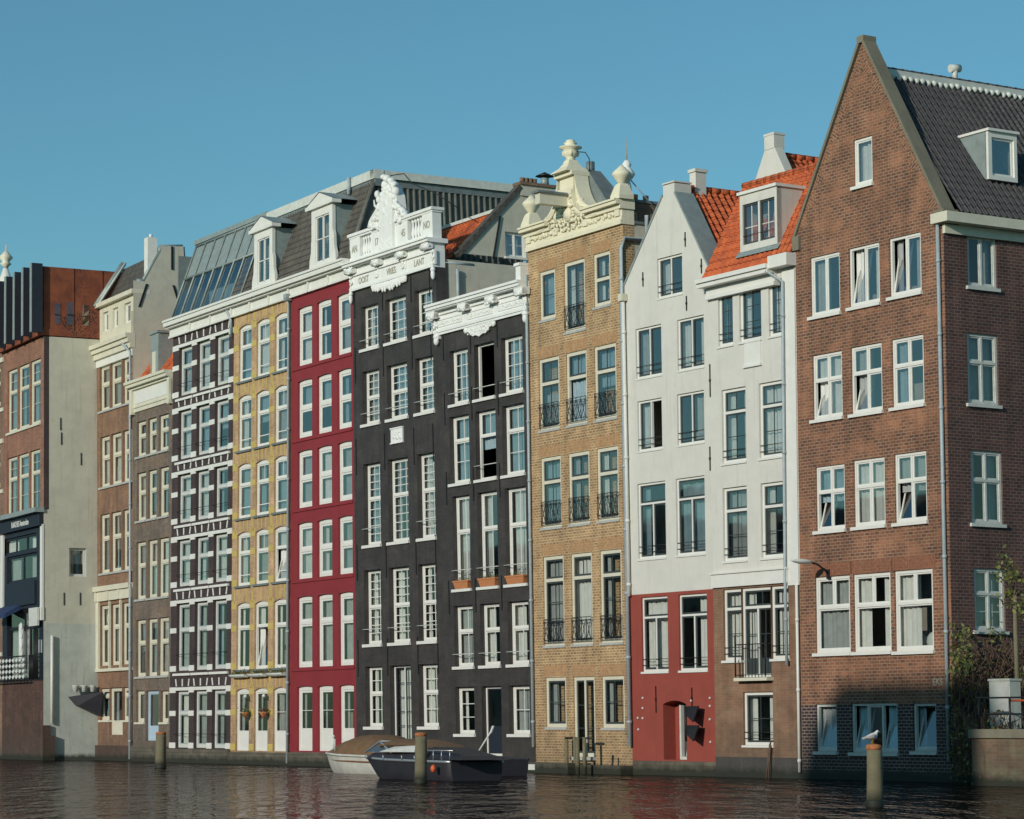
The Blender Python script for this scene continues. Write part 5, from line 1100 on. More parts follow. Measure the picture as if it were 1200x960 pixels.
dm_, vm_ = H3.solve(*q('C', 150, 345), u=.05); print('mansard', dm_, vm_)
vm5 = H5.vv(424, 222, dm_); vmT = (vm_ + vm5) / 2; print('vm5', vm5)
# ---- house 5 crimson
H = H5; W = H.W; root = root_of(H, 'red_house', 'crimson painted house with narrow white arched windows', 'house', GRP)
G1 = [q4('C', 575, 612, 627, 838), q4('C', 657, 583, 710, 812), q4('C', 743, 556, 796, 787)]; G2 = [q4('D', 648, 30, 705, 280), q4('D', 740, 3, 797, 262), q4('D', 835, -24, 892, 240)]
G3 = [q4('D', 648, 356, 705, 612), q4('D', 740, 336, 797, 597), q4('D', 837, 318, 893, 580)]; G4 = [q4('D', 647, 695, 705, 950), q4('D', 740, 680, 797, 937), q4('D', 836, 661, 892, 925)]
G5 = [q4('E', 643, 120, 701, 447), q4('E', 737, 108, 796, 442), q4('E', 833, 98, 891, 437)]; G6 = [q4('E', 643, 538, 698, 845), q4('E', 737, 535, 797, 842), q4('E', 835, 530, 893, 838)]
rd = .12; rr = {i + 1: even(rects(H, r, rd)) for i, r in enumerate((G1, G2, G3, G4, G5, G6))}
cols = [(sum(rr[i][k][0] for i in rr) / 6, sum(rr[i][k][2] for i in rr) / 6) for k in range(3)]
for i in rr: rr[i] = [(cols[k][0], rr[i][k][1], cols[k][1], rr[i][k][3]) for k in range(3)]
ar = .05; vpl = rr[6][0][1] - .06
mb = wall_mesh(H, [[(0, -.6), (W, -.6), (W, BT + .2), (0, BT + .2)]], [(*h, ar) for r in rr.values() for h in r], rd + .1, zone=lambda u, v: 1 if v < vpl else 0, zones=(vpl,)); shell(mb, W, 9, T - .3, T - .3)
for i in range(1, 6): mb.box(.15, W - .1, .05, 0, rr[i][0][1] - .16, rr[i][0][1] - .06, 0)
mb.build('front_wall', ['red_paint', 'stone'], root)
kw = dict(rd=rd, fw=.15, sw=.085, arch=ar)
for i in (1, 2, 3, 4): 
    for k, h in enumerate(rr[i]): window(H, root, h, secs=((.48, 1, 1, 1), (.52, 1, 1, 1)), curt=('full:curtain_grey', 'full', 'sides')[(i + k) % 3], **kw)
for k, h in enumerate(rr[5]): window(H, root, h, secs=((.35, 1, 1, 1), (.65, 1, 1, 1)), curt='full:curtain_grey', glass='glass_low', **kw)
for k, h in enumerate(rr[6]): window(H, root, h, secs=((1, 1, 1, 2),), panel=.30, name='door', curt='sides:curtain_grey', glass='glass_low', **kw)
room(H, root, W, BT, [rr[i][0][1] - .35 for i in (1, 2, 3, 4, 5)]); cornice345(H, root, W, T, BT, 0, -.02)
mb = MB(H); mb.box(0, W, .14, -.05, -.6, vpl - .02); mb.build('plinth', 'stone', root)
def mansard(H_, root, side=False, uA=0.0, uB=None, dep=8):
    W = H_.W; uB = W if uB is None else uB; Sv = Vector((0, dm_ - .15, vmT - T)); mb = MB(H_); tile_roof(mb, (uA, .15, T + .02), (1, 0, 0), Sv, uB - uA, Sv.length, tw=.27, th=.32, amp=.03)
    mb.face([(0, dm_, vmT), (W, dm_, vmT), (W, -dep, vmT), (0, -dep, vmT)], 1); mb.box(uA, uB, dm_ + .16, dm_ - .3, vmT - .03, vmT + .36, 2)
    mb.box(uA, uB, dm_ + .10, dm_ - .2, vmT - .35, vmT - .031, 1)
    return mb
mb = mansard(H5, root, uA=0); rf = mb.build('mansard_roof', ['grey_tile', 'zinc_dark', 'offwhite'], root)
# right-hand side of the mansard: vertical ribs, pale eaves band
mb = MB(H5); DD = 8.2; n = 26; inset = .25
mb.face([(W - .02, .0, T - .3), (W - .02, -DD, T - .3), (W - inset, -DD, vmT), (W - inset, dm_, vmT)], 0)
for k in range(n):
    d0_ = dm_ - .1 - k * (DD - .8) / n; mb.tube([(W + .02, d0_ * 1.0, T - .3), (W - inset + .04, d0_, vmT)], .07, 6, 0)
mb.tube([(W - .01, .15, T), (W - inset + .02, dm_, vmT)], .12, 8, 0)
mb.box(W - inset - .2, W - inset + .22, dm_ + .16, -DD, vmT + .0, vmT + .36, 1); mb.box(W - inset - .2, W - inset + .12, dm_ + .1, -DD, vmT - .3, vmT - .001, 2)
mb.build('roof_side', ['rib_sheet', 'offwhite', 'zinc_dark'], rf)
def slm(v): return .15 + (v - T) / (vmT - T) * (dm_ - .15)
def dormer(H_, rf, px_l, px_r, y_bl, y_tl, label):
    """tall white dormer standing on the cornice, with a small pediment. px at front plane"""
    df = .22; u0, v0 = H_.p(px_l, y_bl, df); u1, _ = H_.p(px_r, y_bl - 8, df); v0 = T + .02; v1 = H_.vv(px_l, y_tl, df); w = u1 - u0
    mb = MB(H_); hole = (u0 + w * .27, v0 + .25, u1 - w * .22, v1 - .35)
    for (a, b_, c2, d2) in ((u0 + .13 * w, hole[0], v0, v1), (hole[2], u1 - .10 * w, v0, v1), (hole[0], hole[2], v0, hole[1]), (hole[0], hole[2], hole[3], v1)): mb.box(a, b_, df, df - .15, c2, d2)
    mb.box(u0 + .0, u1 + .0, df + .14, df - .3, v1, v1 + .16); mb.prism([(u0, v1 + .16), (u1, v1 + .16), ((u0 + u1) / 2, v1 + .62)], df + .10, df - .3)
    for sg, ux in ((-1, u0 + .13 * w), (1, u1 - .10 * w)):     # scrolled side brackets
        prof = [(0, v0), (.30, v0), (.26, v0 + .45), (.12, v0 + .75), (.08, v0 + 1.25), (0, v0 + 1.45)]; P_ = [(ux + sg * a, b_) for a, b_ in prof]; mb.prism(P_ if sg > 0 else P_[::-1], df - .02, df - .15)
    a, b_ = u0 + .14 * w, u1 - .11 * w; vtop = v1
    for uu in (a, b_ - .05): mb.hexa([(uu, df - .14, v0), (uu + .05, df - .14, v0), (uu + .05, df - .2, v0), (uu, df - .2, v0), (uu, df - .14, vtop), (uu + .05, df - .14, vtop), (uu + .05, slm(vtop) - .1, vtop), (uu, slm(vtop) - .1, vtop)], 1)
    m_ = (u0 + u1) / 2; mb.face([(u0 - .02, df + .12, v1 + .17), (m_, df + .12, v1 + .66), (m_, dm_ - .3, v1 + .66), (u0 - .02, dm_ - .3, v1 + .17)], 1); mb.face([(u1 + .02, df + .12, v1 + .17), (m_, df + .12, v1 + .66), (m_, dm_ - .3, v1 + .66), (u1 + .02, dm_ - .3, v1 + .17)], 1)
    dd = mb.build('dormer', ['white', 'zinc'], rf); dd['label'] = label
    mb = MB(H_); g = MB(H_); a, b2, c2, d2 = hole; xm = (a + c2) / 2
    for (x0, x1) in ((a, xm - .02), (xm + .02, c2)):
        for (p0, p1, p2, p3) in ((x0, x0 + .05, b2, d2), (x1 - .05, x1, b2, d2), (x0, x1, b2, b2 + .06), (x0, x1, d2 - .06, d2), (x0, x1, (b2 + d2) / 2 - .02, (b2 + d2) / 2 + .02)): mb.box(p0, p1, df - .05, df - .1, p2, p3)
        g.face([(x0, df - .08, b2), (x1, df - .08, b2), (x1, df - .08, d2), (x0, df - .08, d2)])
    mb.build('dormer_window', 'white', dd); g.build('dormer_pane', 'glass', dd)
    mb = MB(H_); mb.face([(a, df - .5, b2), (c2, df - .5, b2), (c2, df - .5, d2), (a, df - .5, d2)]); mb.build('dormer_curtain', 'room', dd)
a_ = q('C', 608, 445); b_ = q('C', 722, 400); t_ = q('C', 618, 210); dormer(H5, rf, a_[0], b_[0], a_[1], t_[1], 'right of two tall white dormers on the grey mansard')
mb = MB(H5); uu = H5.p(*q('C', 800, 150), dm_)[0]; mb.tube([(uu, dm_ + .25, vmT - .35), (uu, dm_ + .25, vmT + .4)], .09, 8); mb.build('vent_pipe', 'pipe_grey', rf)
# ---- house 4 orange/yellow brick
H = H4; W = H.W; root = root_of(H, 'brick_house', 'orange brick house with yellow brick bands and arched white windows', 'house', GRP)
G1 = [q4('C', 325, 688, 372, 905), q4('C', 398, 663, 446, 885), q4('C', 475, 640, 522, 862)]; G2 = [q4('D', 365, 100, 415, 345), q4('D', 448, 80, 500, 325), q4('D', 535, 55, 590, 305)]
G3 = [q4('D', 365, 420, 413, 668), q4('D', 450, 402, 500, 648), q4('D', 537, 382, 590, 632)]; G4 = [q4('D', 362, 738, 410, 62, 'E'), q4('D', 448, 726, 497, 55, 'E'), q4('D', 535, 710, 587, 42, 'E')]
G5 = [q4('E', 362, 150, 410, 457), q4('E', 447, 138, 497, 455), q4('E', 535, 130, 585, 450)]; G6 = [q4('E', 358, 550, 407, 843), q4('E', 442, 545, 493, 842), q4('E', 530, 542, 583, 838)]
rd = .10; rr = {i + 1: even(rects(H, r, rd)) for i, r in enumerate((G1, G2, G3, G4, G5, G6))}
cols = [(sum(rr[i][k][0] for i in rr) / 6, sum(rr[i][k][2] for i in rr) / 6) for k in range(3)]
for i in rr: rr[i] = [(cols[k][0], rr[i][k][1], cols[k][1], rr[i][k][3]) for k in range(3)]
ar = .12; vpl = rr[6][0][1] - .06
mb = wall_mesh(H, [[(0, -.6), (W, -.6), (W, BT + .2), (0, BT + .2)]], [(*h, ar) for r in rr.values() for h in r], rd + .1, zone=lambda u, v: 1 if v < vpl else 0, zones=(vpl,)); shell(mb, W, 9, T - .3, T - .3)
mb.build('front_wall', ['br_yellow', 'stone'], root)
def piers(cols, W): e = [0] + [x for c in cols for x in c] + [W]; return [(e[i], e[i + 1]) for i in range(0, len(e), 2)]
mb = MB(H)
for i, r in rr.items():
    vt, vb_ = r[0][3], r[0][1]
    for a, b_ in piers(cols, W):
        for vc, hh in ((vt - .10, .34), (vb_ + (vt - vb_) * .62, .26), (vb_ + .16, .30)): mb.box(a + .01, b_ - .01, .012, -.02, vc - hh / 2, vc + hh / 2)
    for h in r:
        w = h[2] - h[0]
        for t in (-.12, .22, .5, .78, 1.12): x = h[0] + w * t; mb.hexa([(x - .05, .012, vt + (.02 if 0 < t < 1 else -.1) + .02), (x + .05, .012, vt + .04), (x + .05, -.02, vt + .04), (x - .05, -.02, vt + .04), (x - .05 + (t - .5) * .15, .012, vt + .62), (x + .05 + (t - .5) * .15, .012, vt + .62), (x + .05 + (t - .5) * .15, -.02, vt + .62), (x - .05 + (t - .5) * .15, -.02, vt + .62)])
mb.build('yellow_bands', 'br_yellow2', root)
kw = dict(rd=rd, fw=.09, sw=.055, arch=ar, sillmat='sill_dark' if 'sill_dark' in M else 'zinc_dark')
for i in (1, 2, 3, 4):
    for k, h in enumerate(rr[i]): window(H, root, h, secs=((.35, 1, 2 if (i + k) % 3 else 1, 1), (.65, 1, 1, 1)), bars=(.28,), sill=(.10, .09, .12), curt=('sides', 'full:curtain_grey', None, 'full')[(i * 2 + k) % 4], tilt=((1,) if (i, k) == (4, 2) else ()), **kw)
for k, h in enumerate(rr[5]): window(H, root, h, secs=((.34, 1, 1, 1), (.66, 1, 1, 1)), curt='sides', glass='glass_low', tilt=((1,) if k == 1 else ()), sill=(.10, .09, .12), **kw)
for k, h in enumerate(rr[6]): window(H, root, h, secs=((1, 1, 1, 2),), panel=.30, name='door', curt='sides:curtain_grey', glass='glass_low', **kw)
room(H, root, W, BT, [rr[i][0][1] - .35 for i in (1, 2, 3, 4, 5)]); cornice345(H, root, W, T, BT)
mb = MB(H); mb.box(0, W, .14, -.05, -.6, vpl - .02); mb.build('plinth', 'stone', root)
mb = mansard(H4, root, uA=0.0); rf = mb.build('mansard_roof', ['grey_tile', 'zinc_dark', 'offwhite'], root)
a_ = q('C', 370, 530); b_ = q('C', 468, 500); t_ = q('C', 380, 305); dormer(H4, rf, a_[0], b_[0], a_[1], t_[1], 'left of two tall white dormers on the grey mansard')
pipe(H, root, [(W - .02, .30, BT + .15), (W - .02, .12, BT - .25), (W - .02, .12, .1)], .065, 'pipe_grey'); mb = MB(H); mb.box(W - .2, W + .12, .3, .05, BT - .1, BT + .2); mb.build('rain_hopper', 'zinc', root)
wins4 = rr[5]
for i, h in enumerate(wins4):
    t = thing('planter_box', H.w((h[0] + h[2]) / 2, .2, h[1] - .3), ('white planter with low greenery under the left window of the orange and yellow brick house', 'white planter with low greenery under the middle window of the orange and yellow brick house', 'white planter with low greenery under the right window of the orange and yellow brick house')[i], 'planter', 'white planters on the orange brick house')
    mb = MB(H); rg = []
    for k in range(7):
        x = h[0] - .1 + (h[2] - h[0] + .25) * k / 6; r_1 = .17 + .03 * math.sin(math.pi * k / 6); rg.append([(x, .17 + r_1 * math.cos(a), h[1] - .22 + r_1 * math.sin(a) * .8) for a in [math.pi + math.pi * j / 6 for j in range(7)]])
    mb.loft(rg, 0, True, True); mb.build('trough', 'offwhite', t)
    mb = MB(H); rnd = random.Random(i + 5)
    for k in range(160): c_1 = (rnd.uniform(h[0] - .1, h[2] + .15), .17 + rnd.uniform(-.15, .15), h[1] - .22 + abs(rnd.gauss(0, .09))); mb.face([(c_1[0] + rnd.uniform(-.07, .07), c_1[1] + rnd.uniform(-.04, .04), c_1[2] + rnd.uniform(-.05, .05)) for _ in range(4)])
    mb.build('greenery', 'leaf', t)
for i, h in enumerate(rr[6][:2]):
    u = h[2] + .16; v = h[1] + 1.65; t = thing('hanging_basket', H.w(u, .2, v), ('hanging flower basket beside the left white door of the orange brick house', 'hanging flower basket beside the middle white door of the orange brick house')[i], 'hanging basket', 'hanging baskets by the doors')
    mb = MB(H); mb.tube([(u, 0, v + .55), (u, .22, v + .62), (u, .25, v + .3)], .02, 5); mb.lathe(u, .25, [(.05, v - .2), (.16, v - .05), (.2, v + .05)], 8, 1); mb.ball((u, .25, v + .75), .08, 8, 6, 2); mb.build('bracket', ['black_iron', 'terracotta', 'white'], t)
    mb = MB(H); rnd = random.Random(i + 9)
    for k in range(120): c_1 = (u + rnd.gauss(0, .12), .25 + rnd.gauss(0, .1), v + rnd.gauss(.05, .10)); mb.face([(c_1[0] + rnd.uniform(-.06, .06), c_1[1] + rnd.uniform(-.05, .05), c_1[2] + rnd.uniform(-.06, .06)) for _ in range(4)])
    mb.build('foliage', 'twig' if i else 'leaf', t)
# ---- house 3 dark brick with white bands
H = H3; W = H.W; root = root_of(H, 'brick_house', 'dark plum brick house with white stone blocks and a glazed roof front', 'house', GRP)
def k3(*v): return [(*a, *b_) for a, b_ in v]
G1 = k3((q('C', 86, 775), q('C', 125, 960)), (q('C', 165, 752), q('C', 203, 940)), (q('C', 240, 728), q('C', 279, 920))); G2 = [q4('D', 95, 162, 137, 378), q4('D', 180, 145, 222, 362), q4('D', 263, 130, 309, 348)]
G3 = [q4('D', 93, 462, 135, 680), q4('D', 180, 450, 220, 668), q4('D', 263, 436, 308, 656)]; G4 = [q4('D', 90, 770, 130, 62, 'E'), q4('D', 172, 758, 213, 54, 'E'), q4('D', 260, 748, 305, 45, 'E')]
G5 = [q4('E', 80, 148, 125, 464), q4('E', 163, 143, 210, 458), q4('E', 250, 138, 298, 452)]; G6 = [q4('E', 72, 556, 120, 827), q4('E', 155, 556, 205, 827), q4('E', 243, 556, 297, 825)]
rd = .16; rr = {i + 1: even(rects(H, r, rd)) for i, r in enumerate((G1, G2, G3, G4, G5, G6))}
cols = [(sum(rr[i][k][0] for i in rr) / 6, sum(rr[i][k][2] for i in rr) / 6) for k in range(3)]
for i in rr: rr[i] = [(cols[k][0], rr[i][k][1], cols[k][1], rr[i][k][3]) for k in range(3)]
vpl = rr[6][0][1] - .06
mb = wall_mesh(H, [[(0, -.6), (W, -.6), (W, BT + .2), (0, BT + .2)]], [h for r in rr.values() for h in r], rd + .1, zone=lambda u, v: 1 if v < vpl else 0, zones=(vpl,)); shell(mb, W, 9, T - .3, T - .3)
mb.build('front_wall', ['br_plum', 'stone'], root)
mb = MB(H)
for i, r in rr.items():
    vt, vb_ = r[0][3], r[0][1]
    for a, b_ in piers(cols, W):
        for vc, hh in ((vt + .03, .26), (vb_ + (vt - vb_) * .60, .24), (vb_ + .10, .26)): mb.box(a + .01 if a else 0, b_ - .01 if b_ < W else W, .03, -.02, vc - hh / 2, vc + hh / 2)
    for j, h in enumerate(r):
        w = h[2] - h[0]; mb.box(h[0] - .10, h[2] + .10, .05, -.02, vt - .0, vt + .15); mb.box(h[0] - .26, h[2] + .26, .09, -.02, vb_ - .24, vb_ - .13)
        for t in (-.20, .5, 1.20): pt_ = cols[1][0] - cols[0][0]; x = (h[0] + h[2]) / 2 + (t - .5) / .7 * .33 * pt_; sk = (t - .5) * .14; mb.hexa([(x - .055, .02, vt + .20), (x + .055, .02, vt + .20), (x + .055, -.02, vt + .20), (x - .055, -.02, vt + .20), (x - .055 - sk * -1, .02, vt + .54), (x + .055 + sk, .02, vt + .54), (x + .055 + sk, -.02, vt + .54), (x - .055 + sk, -.02, vt + .54)])
mb.build('white_stone_bands', 'white', root)
kw = dict(rd=rd, fw=.16, mf='offwhite', ms='pipe_grey', sw=.04)
for i in (1, 2, 3, 4, 5, 6):
    for k, h in enumerate(rr[i]): window(H, root, h, secs=((.38, 1, 1, 1), (.62, 1, 1, 1)), rail='bar', curt=('sides:curtain_grey', None, 'left', 'full:curtain_grey')[(i * 3 + k) % 4], glass='glass_low' if i > 4 else 'glass', **kw)
room(H, root, W, BT, [rr[i][0][1] - .35 for i in (1, 2, 3, 4, 5)]); cornice345(H, root, W, T, BT, .25, 0)
mb = MB(H); mb.box(0, W, .16, -.05, -.6, vpl - .02); mb.build('plinth', 'stone', root)
pipe(H, root, [(W - .08, .35, T - .5), (W - .05, .15, BT - .1), (W - .05, .12, BT - .9)], .06, 'pipe_grey')
uG = H.p(*q('C', 330, 545), .15)[0]; mb = mansard(H, root, uA=min(uG, W - .1))
mb.box(.0, .12, -.2, -8, T - .2, vmT - .4, 1); mb.sprism([(.15, T), (-8, T), (-8, vmT), (dm_, vmT)], .03, .08, 1); rf = mb.build('mansard_roof', ['grey_tile', 'zinc_dark', 'offwhite'], root)
# glazed front: lead frame, opaque upper and glass lower panes
def PS(u, t, off=0): return (u, .15 + (dm_ - .15) * t + off, T + .03 + (vmT + .3 - T) * t)
mb = MB(H); n = 7; g = MB(H); sh = MB(H); uL = .12
for k in range(n + 1): x = uL + (uG - uL) * k / n; mb.tube([PS(x, 0, .05), PS(x, .97, .05)], .045, 6)
for t in (.0, .52, .95): mb.tube([PS(uL, t, .05), PS(uG, t, .05)], .06, 6)
sh.face([PS(uL, .52), PS(uG, .52), PS(uG, 1.0), PS(uL, 1.0)]); 
for k in range(n): x0, x1 = uL + (uG - uL) * k / n, uL + (uG - uL) * (k + 1) / n; g.face([PS(x0, 0, .01), PS(x1, 0, .01), PS(x1, .52, .01), PS(x0, .52, .01)])
cg = mb.build('glazed_roof_frame', 'zinc_green' if 'zinc_green' in M else 'zinc', rf); g.build('roof_glass', 'glass', cg); sh.build('roof_panel', 'zinc', cg)
mb = MB(H); mb.face([(uL, -1.8, T), (uG, -1.8, T), (uG, -1.8, vmT), (uL, -1.8, vmT)]); mb.face([(uL, .1, T + .02), (uG, .1, T + .02), (uG, -1.8, T + .02), (uL, -1.8, T + .02)]); mb.build('attic_room', 'curtain_sky_tint', rf)  # room coloured blue to stand in for sky reflected by the roof glass
mb = MB(H); mb.box(0, uG, dm_ + .2, dm_ - .4, vmT + .20, vmT + .42); mb.build('roof_edge', 'zinc', rf)

# ================================================================== house 2b: grey-brown, cream cornice
H = HS['2b']; W = H.W; root = root_of(H, 'brick_house', 'narrow grey-brown brick house with cream cornice and lead-clad roof dormer', 'house', GRP)
G1 = [q4('A', 475, 655, 497, 768), q4('A', 513, 645, 533, 756), q4('A', 550, 632, 574, 745)]; G2 = [q4('A', 475, 830, 497, 85, 'B'), q4('A', 513, 820, 533, 77, 'B'), q4('A', 552, 810, 574, 70, 'B')]
G3 = [q4('B', 473, 163, 496, 352), q4('B', 513, 155, 535, 350), q4('B', 550, 150, 574, 345)]; G4 = [q4('B', 473, 428, 496, 618), q4('B', 512, 422, 535, 618), q4('B', 549, 420, 574, 615)]
G5 = [q4('B', 473, 668, 492, 775), q4('B', 507, 668, 540, 838), q4('B', 557, 668, 574, 775)]
rd = .14; rr = {i + 1: rects(H, r, rd) for i, r in enumerate((G1, G2, G3, G4, G5))}
for i in (1, 2, 3, 4): rr[i] = even(rr[i])
cb = (H.vv(*q('A', 455, 617)) + H.vv(*q('A', 583, 592))) / 2; ct = (H.vv(*q('T', 285, 830), .4) + H.vv(*q('T', 565, 733), .4)) / 2
mb = wall_mesh(H, [[(0, -.6), (W, -.6), (W, cb + .1), (0, cb + .1)]], [h for r in rr.values() for h in r], rd + .1); shell(mb, W, 9, ct - .2, ct - .2); mb.box(0, W, 0, -.4, cb + .1, ct - .1); mb.build('front_wall', 'br_h2b', root)
kw = dict(rd=rd, fw=.13, mf='cream', sw=.05)
for i in (1, 2, 3, 4):
    for k, h in enumerate(rr[i]): window(H, root, h, secs=((.4, 1, 1, 1), (.6, 1, 1, 1)), sill=(.08, .10, .10), sillmat='sill_stone', curt='full' if i > 2 else 'sides', **kw)
window(H, root, rr[5][0], secs=((1, 1, 1, 1),), sill=(.08, .1, .1), curt='full:curtain_grey', **kw); window(H, root, rr[5][2], secs=((1, 1, 1, 1),), sill=(.08, .1, .1), curt='full:curtain_grey', **kw)
window(H, root, rr[5][1], secs=((1, 1, 1, 1),), panel=.25, name='door', **{**kw, 'mf': 'door_blue'})
room(H, root, W, cb, [rr[i][0][1] - .35 for i in (1, 2, 3, 4)])
mb = MB(H); moulding(mb, -.15, W - .02, [(ct - .14, ct, .46), (ct - .30, ct - .141, .38), (ct - .42, ct - .301, .2), (cb + .30, ct - .421, .08), (cb + .20, cb + .30, .12), (cb, cb + .20, .07)], 0, -.3)
for uu in (0.0, W - .30): mb.box(uu, uu + .28, .2, 0, cb - .1, ct - .42)
mb.box(.45, W - .45, .10, 0, cb + .40, ct - .50, 1); mb.build('cornice', ['cream', 'white'], root)
mb = MB(H); mb.box(0, W, .15, -.05, -.6, .75); mb.build('plinth', 'stone', root)
mb = MB(H); tile_roof(mb, (0, -.1, ct - .1), (1, 0, 0), (0, -2.2, 3.0), W - .02, 3.7, tw=.3, th=.36); mb.face([(W - .02, -.1, ct - .1), (W - .02, -4, ct - .1), (W - .02, -2.3, ct + 2.9)]); rf = mb.build('roof', 'orange_tile', root)
df = -.3; u0, v1 = H.p(*q('T', 490, 468), df); u1, _ = H.p(*q('T', 548, 450), df); mb = MB(H); mb.box(u0, u1, df, -2.6, ct - .1, v1); mb.box(u0 - .08, u1 + .08, df + .08, -2.7, v1, v1 + .12); mb.box(u0 + .3, u1 - .3, df + .04, df - .02, ct + .1, v1 - .9, 1); mb.build('dormer', ['zinc', 'cream'], rf)
# ================================================================== house 2a: tan brick, plaster gable side
H = HS['2a']; W = H.W; root = root_of(H, 'brick_house', 'tan brick house with white first floor shopfront and stepped grey plaster side gable', 'house', GRP)
G1 = [q4('A', 348, 470, 373, 610), q4('A', 385, 453, 413, 597), q4('A', 427, 437, 451, 582)]; G2 = [q4('A', 350, 708, 374, 872), q4('A', 387, 697, 414, 860), q4('A', 427, 683, 451, 852)]
G3 = [q4('B', 350, 70, 373, 266), q4('B', 386, 60, 413, 257), q4('B', 427, 53, 450, 252)]; G4 = [q4('B', 350, 378, 376, 582), q4('B', 387, 372, 413, 579), q4('B', 425, 370, 450, 576)]
G5 = [q4('B', 350, 660, 373, 768), q4('B', 382, 658, 418, 818), q4('B', 425, 656, 447, 768)]
rd = .14; rr = {i + 1: rects(H, r, rd) for i, r in enumerate((G1, G2, G3, G4, G5))}
for i in (1, 2, 3, 4): rr[i] = even(rr[i])
cb = (H.vv(*q('T', 92, 715), .05) + H.vv(*q('T', 360, 610), .05)) / 2; ct = (H.vv(*q('T', 25, 540), .5) + H.vv(*q('T', 380, 415), .5)) / 2
mb = wall_mesh(H, [[(0, -.6), (W, -.6), (W, cb + .1), (0, cb + .1)]], [h for r in rr.values() for h in r], rd + .1); mb.box(0, W - .02, 0, -.4, cb + .1, ct - .1)
mb.face([(0, 0, -.6), (0, -9, -.6), (0, -9, ct + 3), (0, 0, ct)]); mb.build('front_wall', 'br_h2a', root)
kw = dict(rd=rd, fw=.12, mf='cream', sw=.06)
for i in (1, 2, 3):
    for k, h in enumerate(rr[i]): window(H, root, h, secs=((.4, 1, 1, 1), (.6, 1, 1, 1)), sill=(.08, .10, .10), sillmat='sill_stone', curt=('full:curtain_grey', 'sides')[(i + k) % 2], **kw)
for k, h in enumerate(rr[4]): window(H, root, h, secs=((.36, 1, 1 if k != 1 else 2, 1), (.64, 1, 1, 1)), curt='sides', glass='glass_low', **kw)
window(H, root, rr[5][0], secs=((.2, 1, 1, 1), (.8, 1, 1, 1)), sill=(.08, .1, .1), curt=None, glass='glass_low', **kw); window(H, root, rr[5][2], secs=((.2, 1, 1, 1), (.8, 1, 1, 1)), sill=(.08, .1, .1), curt='full', glass='glass_low', **kw); window(H, root, rr[5][1], secs=((1, 1, 1, 1),), panel=.25, name='door', glass='glass_low', curt='sides:curtain_grey', **kw)
room(H, root, W, cb, [rr[i][0][1] - .35 for i in (1, 2, 3, 4)])
x = rr[4]; mb = MB(H); lo, hi = x[0][1], x[0][3]
for a, b_ in piers([(h[0], h[2]) for h in x], W): mb.box(a, b_ if b_ < W else W - .02, .10, 0, lo - .15, hi + .2)
mb.box(-.02, W, .14, 0, hi + .2, hi + .7); mb.box(-.06, W + .02, .26, 0, hi + .7, hi + .95); mb.box(-.02, W, .13, 0, lo - .3, lo - .15)
for a, b_ in piers([(h[0], h[2]) for h in x], W): m_2 = (a + b_) / 2; mb.box(m_2 - .1, m_2 + .1, .2, .1, hi + .2, hi + .7)
mb.build('shopfront', 'cream', root)
for h, s_ in ((x[0], 'O'), (x[2], 'O')): text(H, s_, (h[0] + h[2]) / 2 + .1, h[3] - .95, -.155, .75, 'letter_white', root, 'window_emblem', .004, 'CENTER', .8)
mb = MB(H); moulding(mb, -.25, W + .02, [(ct - .22, ct, .42), (ct - .45, ct - .221, .30), (ct - .75, ct - .451, .18)], 0, -.1); moulding(mb, 0, W - .02, [(cb + .5, ct - .751, .08), (cb, cb + .5, .05)], 1, -.3); mb.build('cornice', ['cream', 'white'], root)
mb = MB(H); mb.box(0, W, .15, -.05, -.6, .75); mb.build('plinth', 'brown_wall', root)
# attic storey with three windows
d_a = -.15; at0 = ct; at1 = (H.vv(*q('T', 90, 275), d_a) + H.vv(*q('T', 360, 160), d_a)) / 2; at1 = max(at1, at0 + 1.9)
ah = [H.p(*q('T', a, b2), d_a) + H.p(*q('T', c2, d2), d_a) for a, b2, c2, d2 in ((130, 300, 172, 432), (205, 275, 245, 400), (290, 225, 340, 365))]; ah = [(a, d2, c2, b2) for a, b2, c2, d2 in ah]; ah = even(ah)
mb = wall_mesh(H, [[(0.03, at0 - .1), (W - .03, at0 - .1), (W - .03, at1), (0.03, at1)]], ah, .2, d0=d_a); mb.box(-.1, W + .02, d_a + .25, -.9, at1, at1 + .22); at = mb.build('attic_storey', 'cream', root)
for h in ah: window(H, root, h, rd=.14 - d_a, fw=.09, mf='white', secs=((1, 1, 1, 1),), curt='full:curtain_grey')
# side gable
S = Side(H); pts = [S.p(*t_) for t_ in (q('A', 465, 205), q('A', 470, 172), q('A', 492, 172), q('A', 520, 140), q('A', 548, 72), q('A', 550, 55), q('A', 625, 55), q('A', 627, 92), q('A', 652, 150))]
print('2a gable', [(round(a, 2), round(b_, 2)) for a, b_ in pts])
v_ = [p_[1] for p_ in pts]; x_ = [p_[0] for p_ in pts]; base = v_[0] - 1
mb = wall_mesh(S, [[(.0, -.6), (9, -.6), (9, v_[1]), (.0, v_[1])], [(x_[2], v_[1]), (x_[8], v_[1]), (x_[8], v_[8]), (x_[7], v_[7]), (x_[4], v_[4])], [(x_[8], v_[1]), (9, v_[1]), (x_[8], v_[8])], [(x_[4], v_[4]), (x_[7], v_[7]), (x_[6], v_[6]), (x_[5], v_[5])]], [], .1, d0=0.01)
mb.face([(.02, -.35, -.6), (9, -.35, -.6), (9, -.35, base), (.02, -.35, base)]); mb.build('side_gable', 'grey_plaster', root)
mb = MB(S)
for a, b_ in ((1, 2), (2, 4), (4, 5), (5, 6), (6, 7), (7, 8)):
    p, p2 = pts[a], pts[b_]; mb.tube([(p[0], -.15, p[1]), (p2[0], -.15, p2[1])], .13, 6)
mb.build('gable_coping', 'zinc', root)
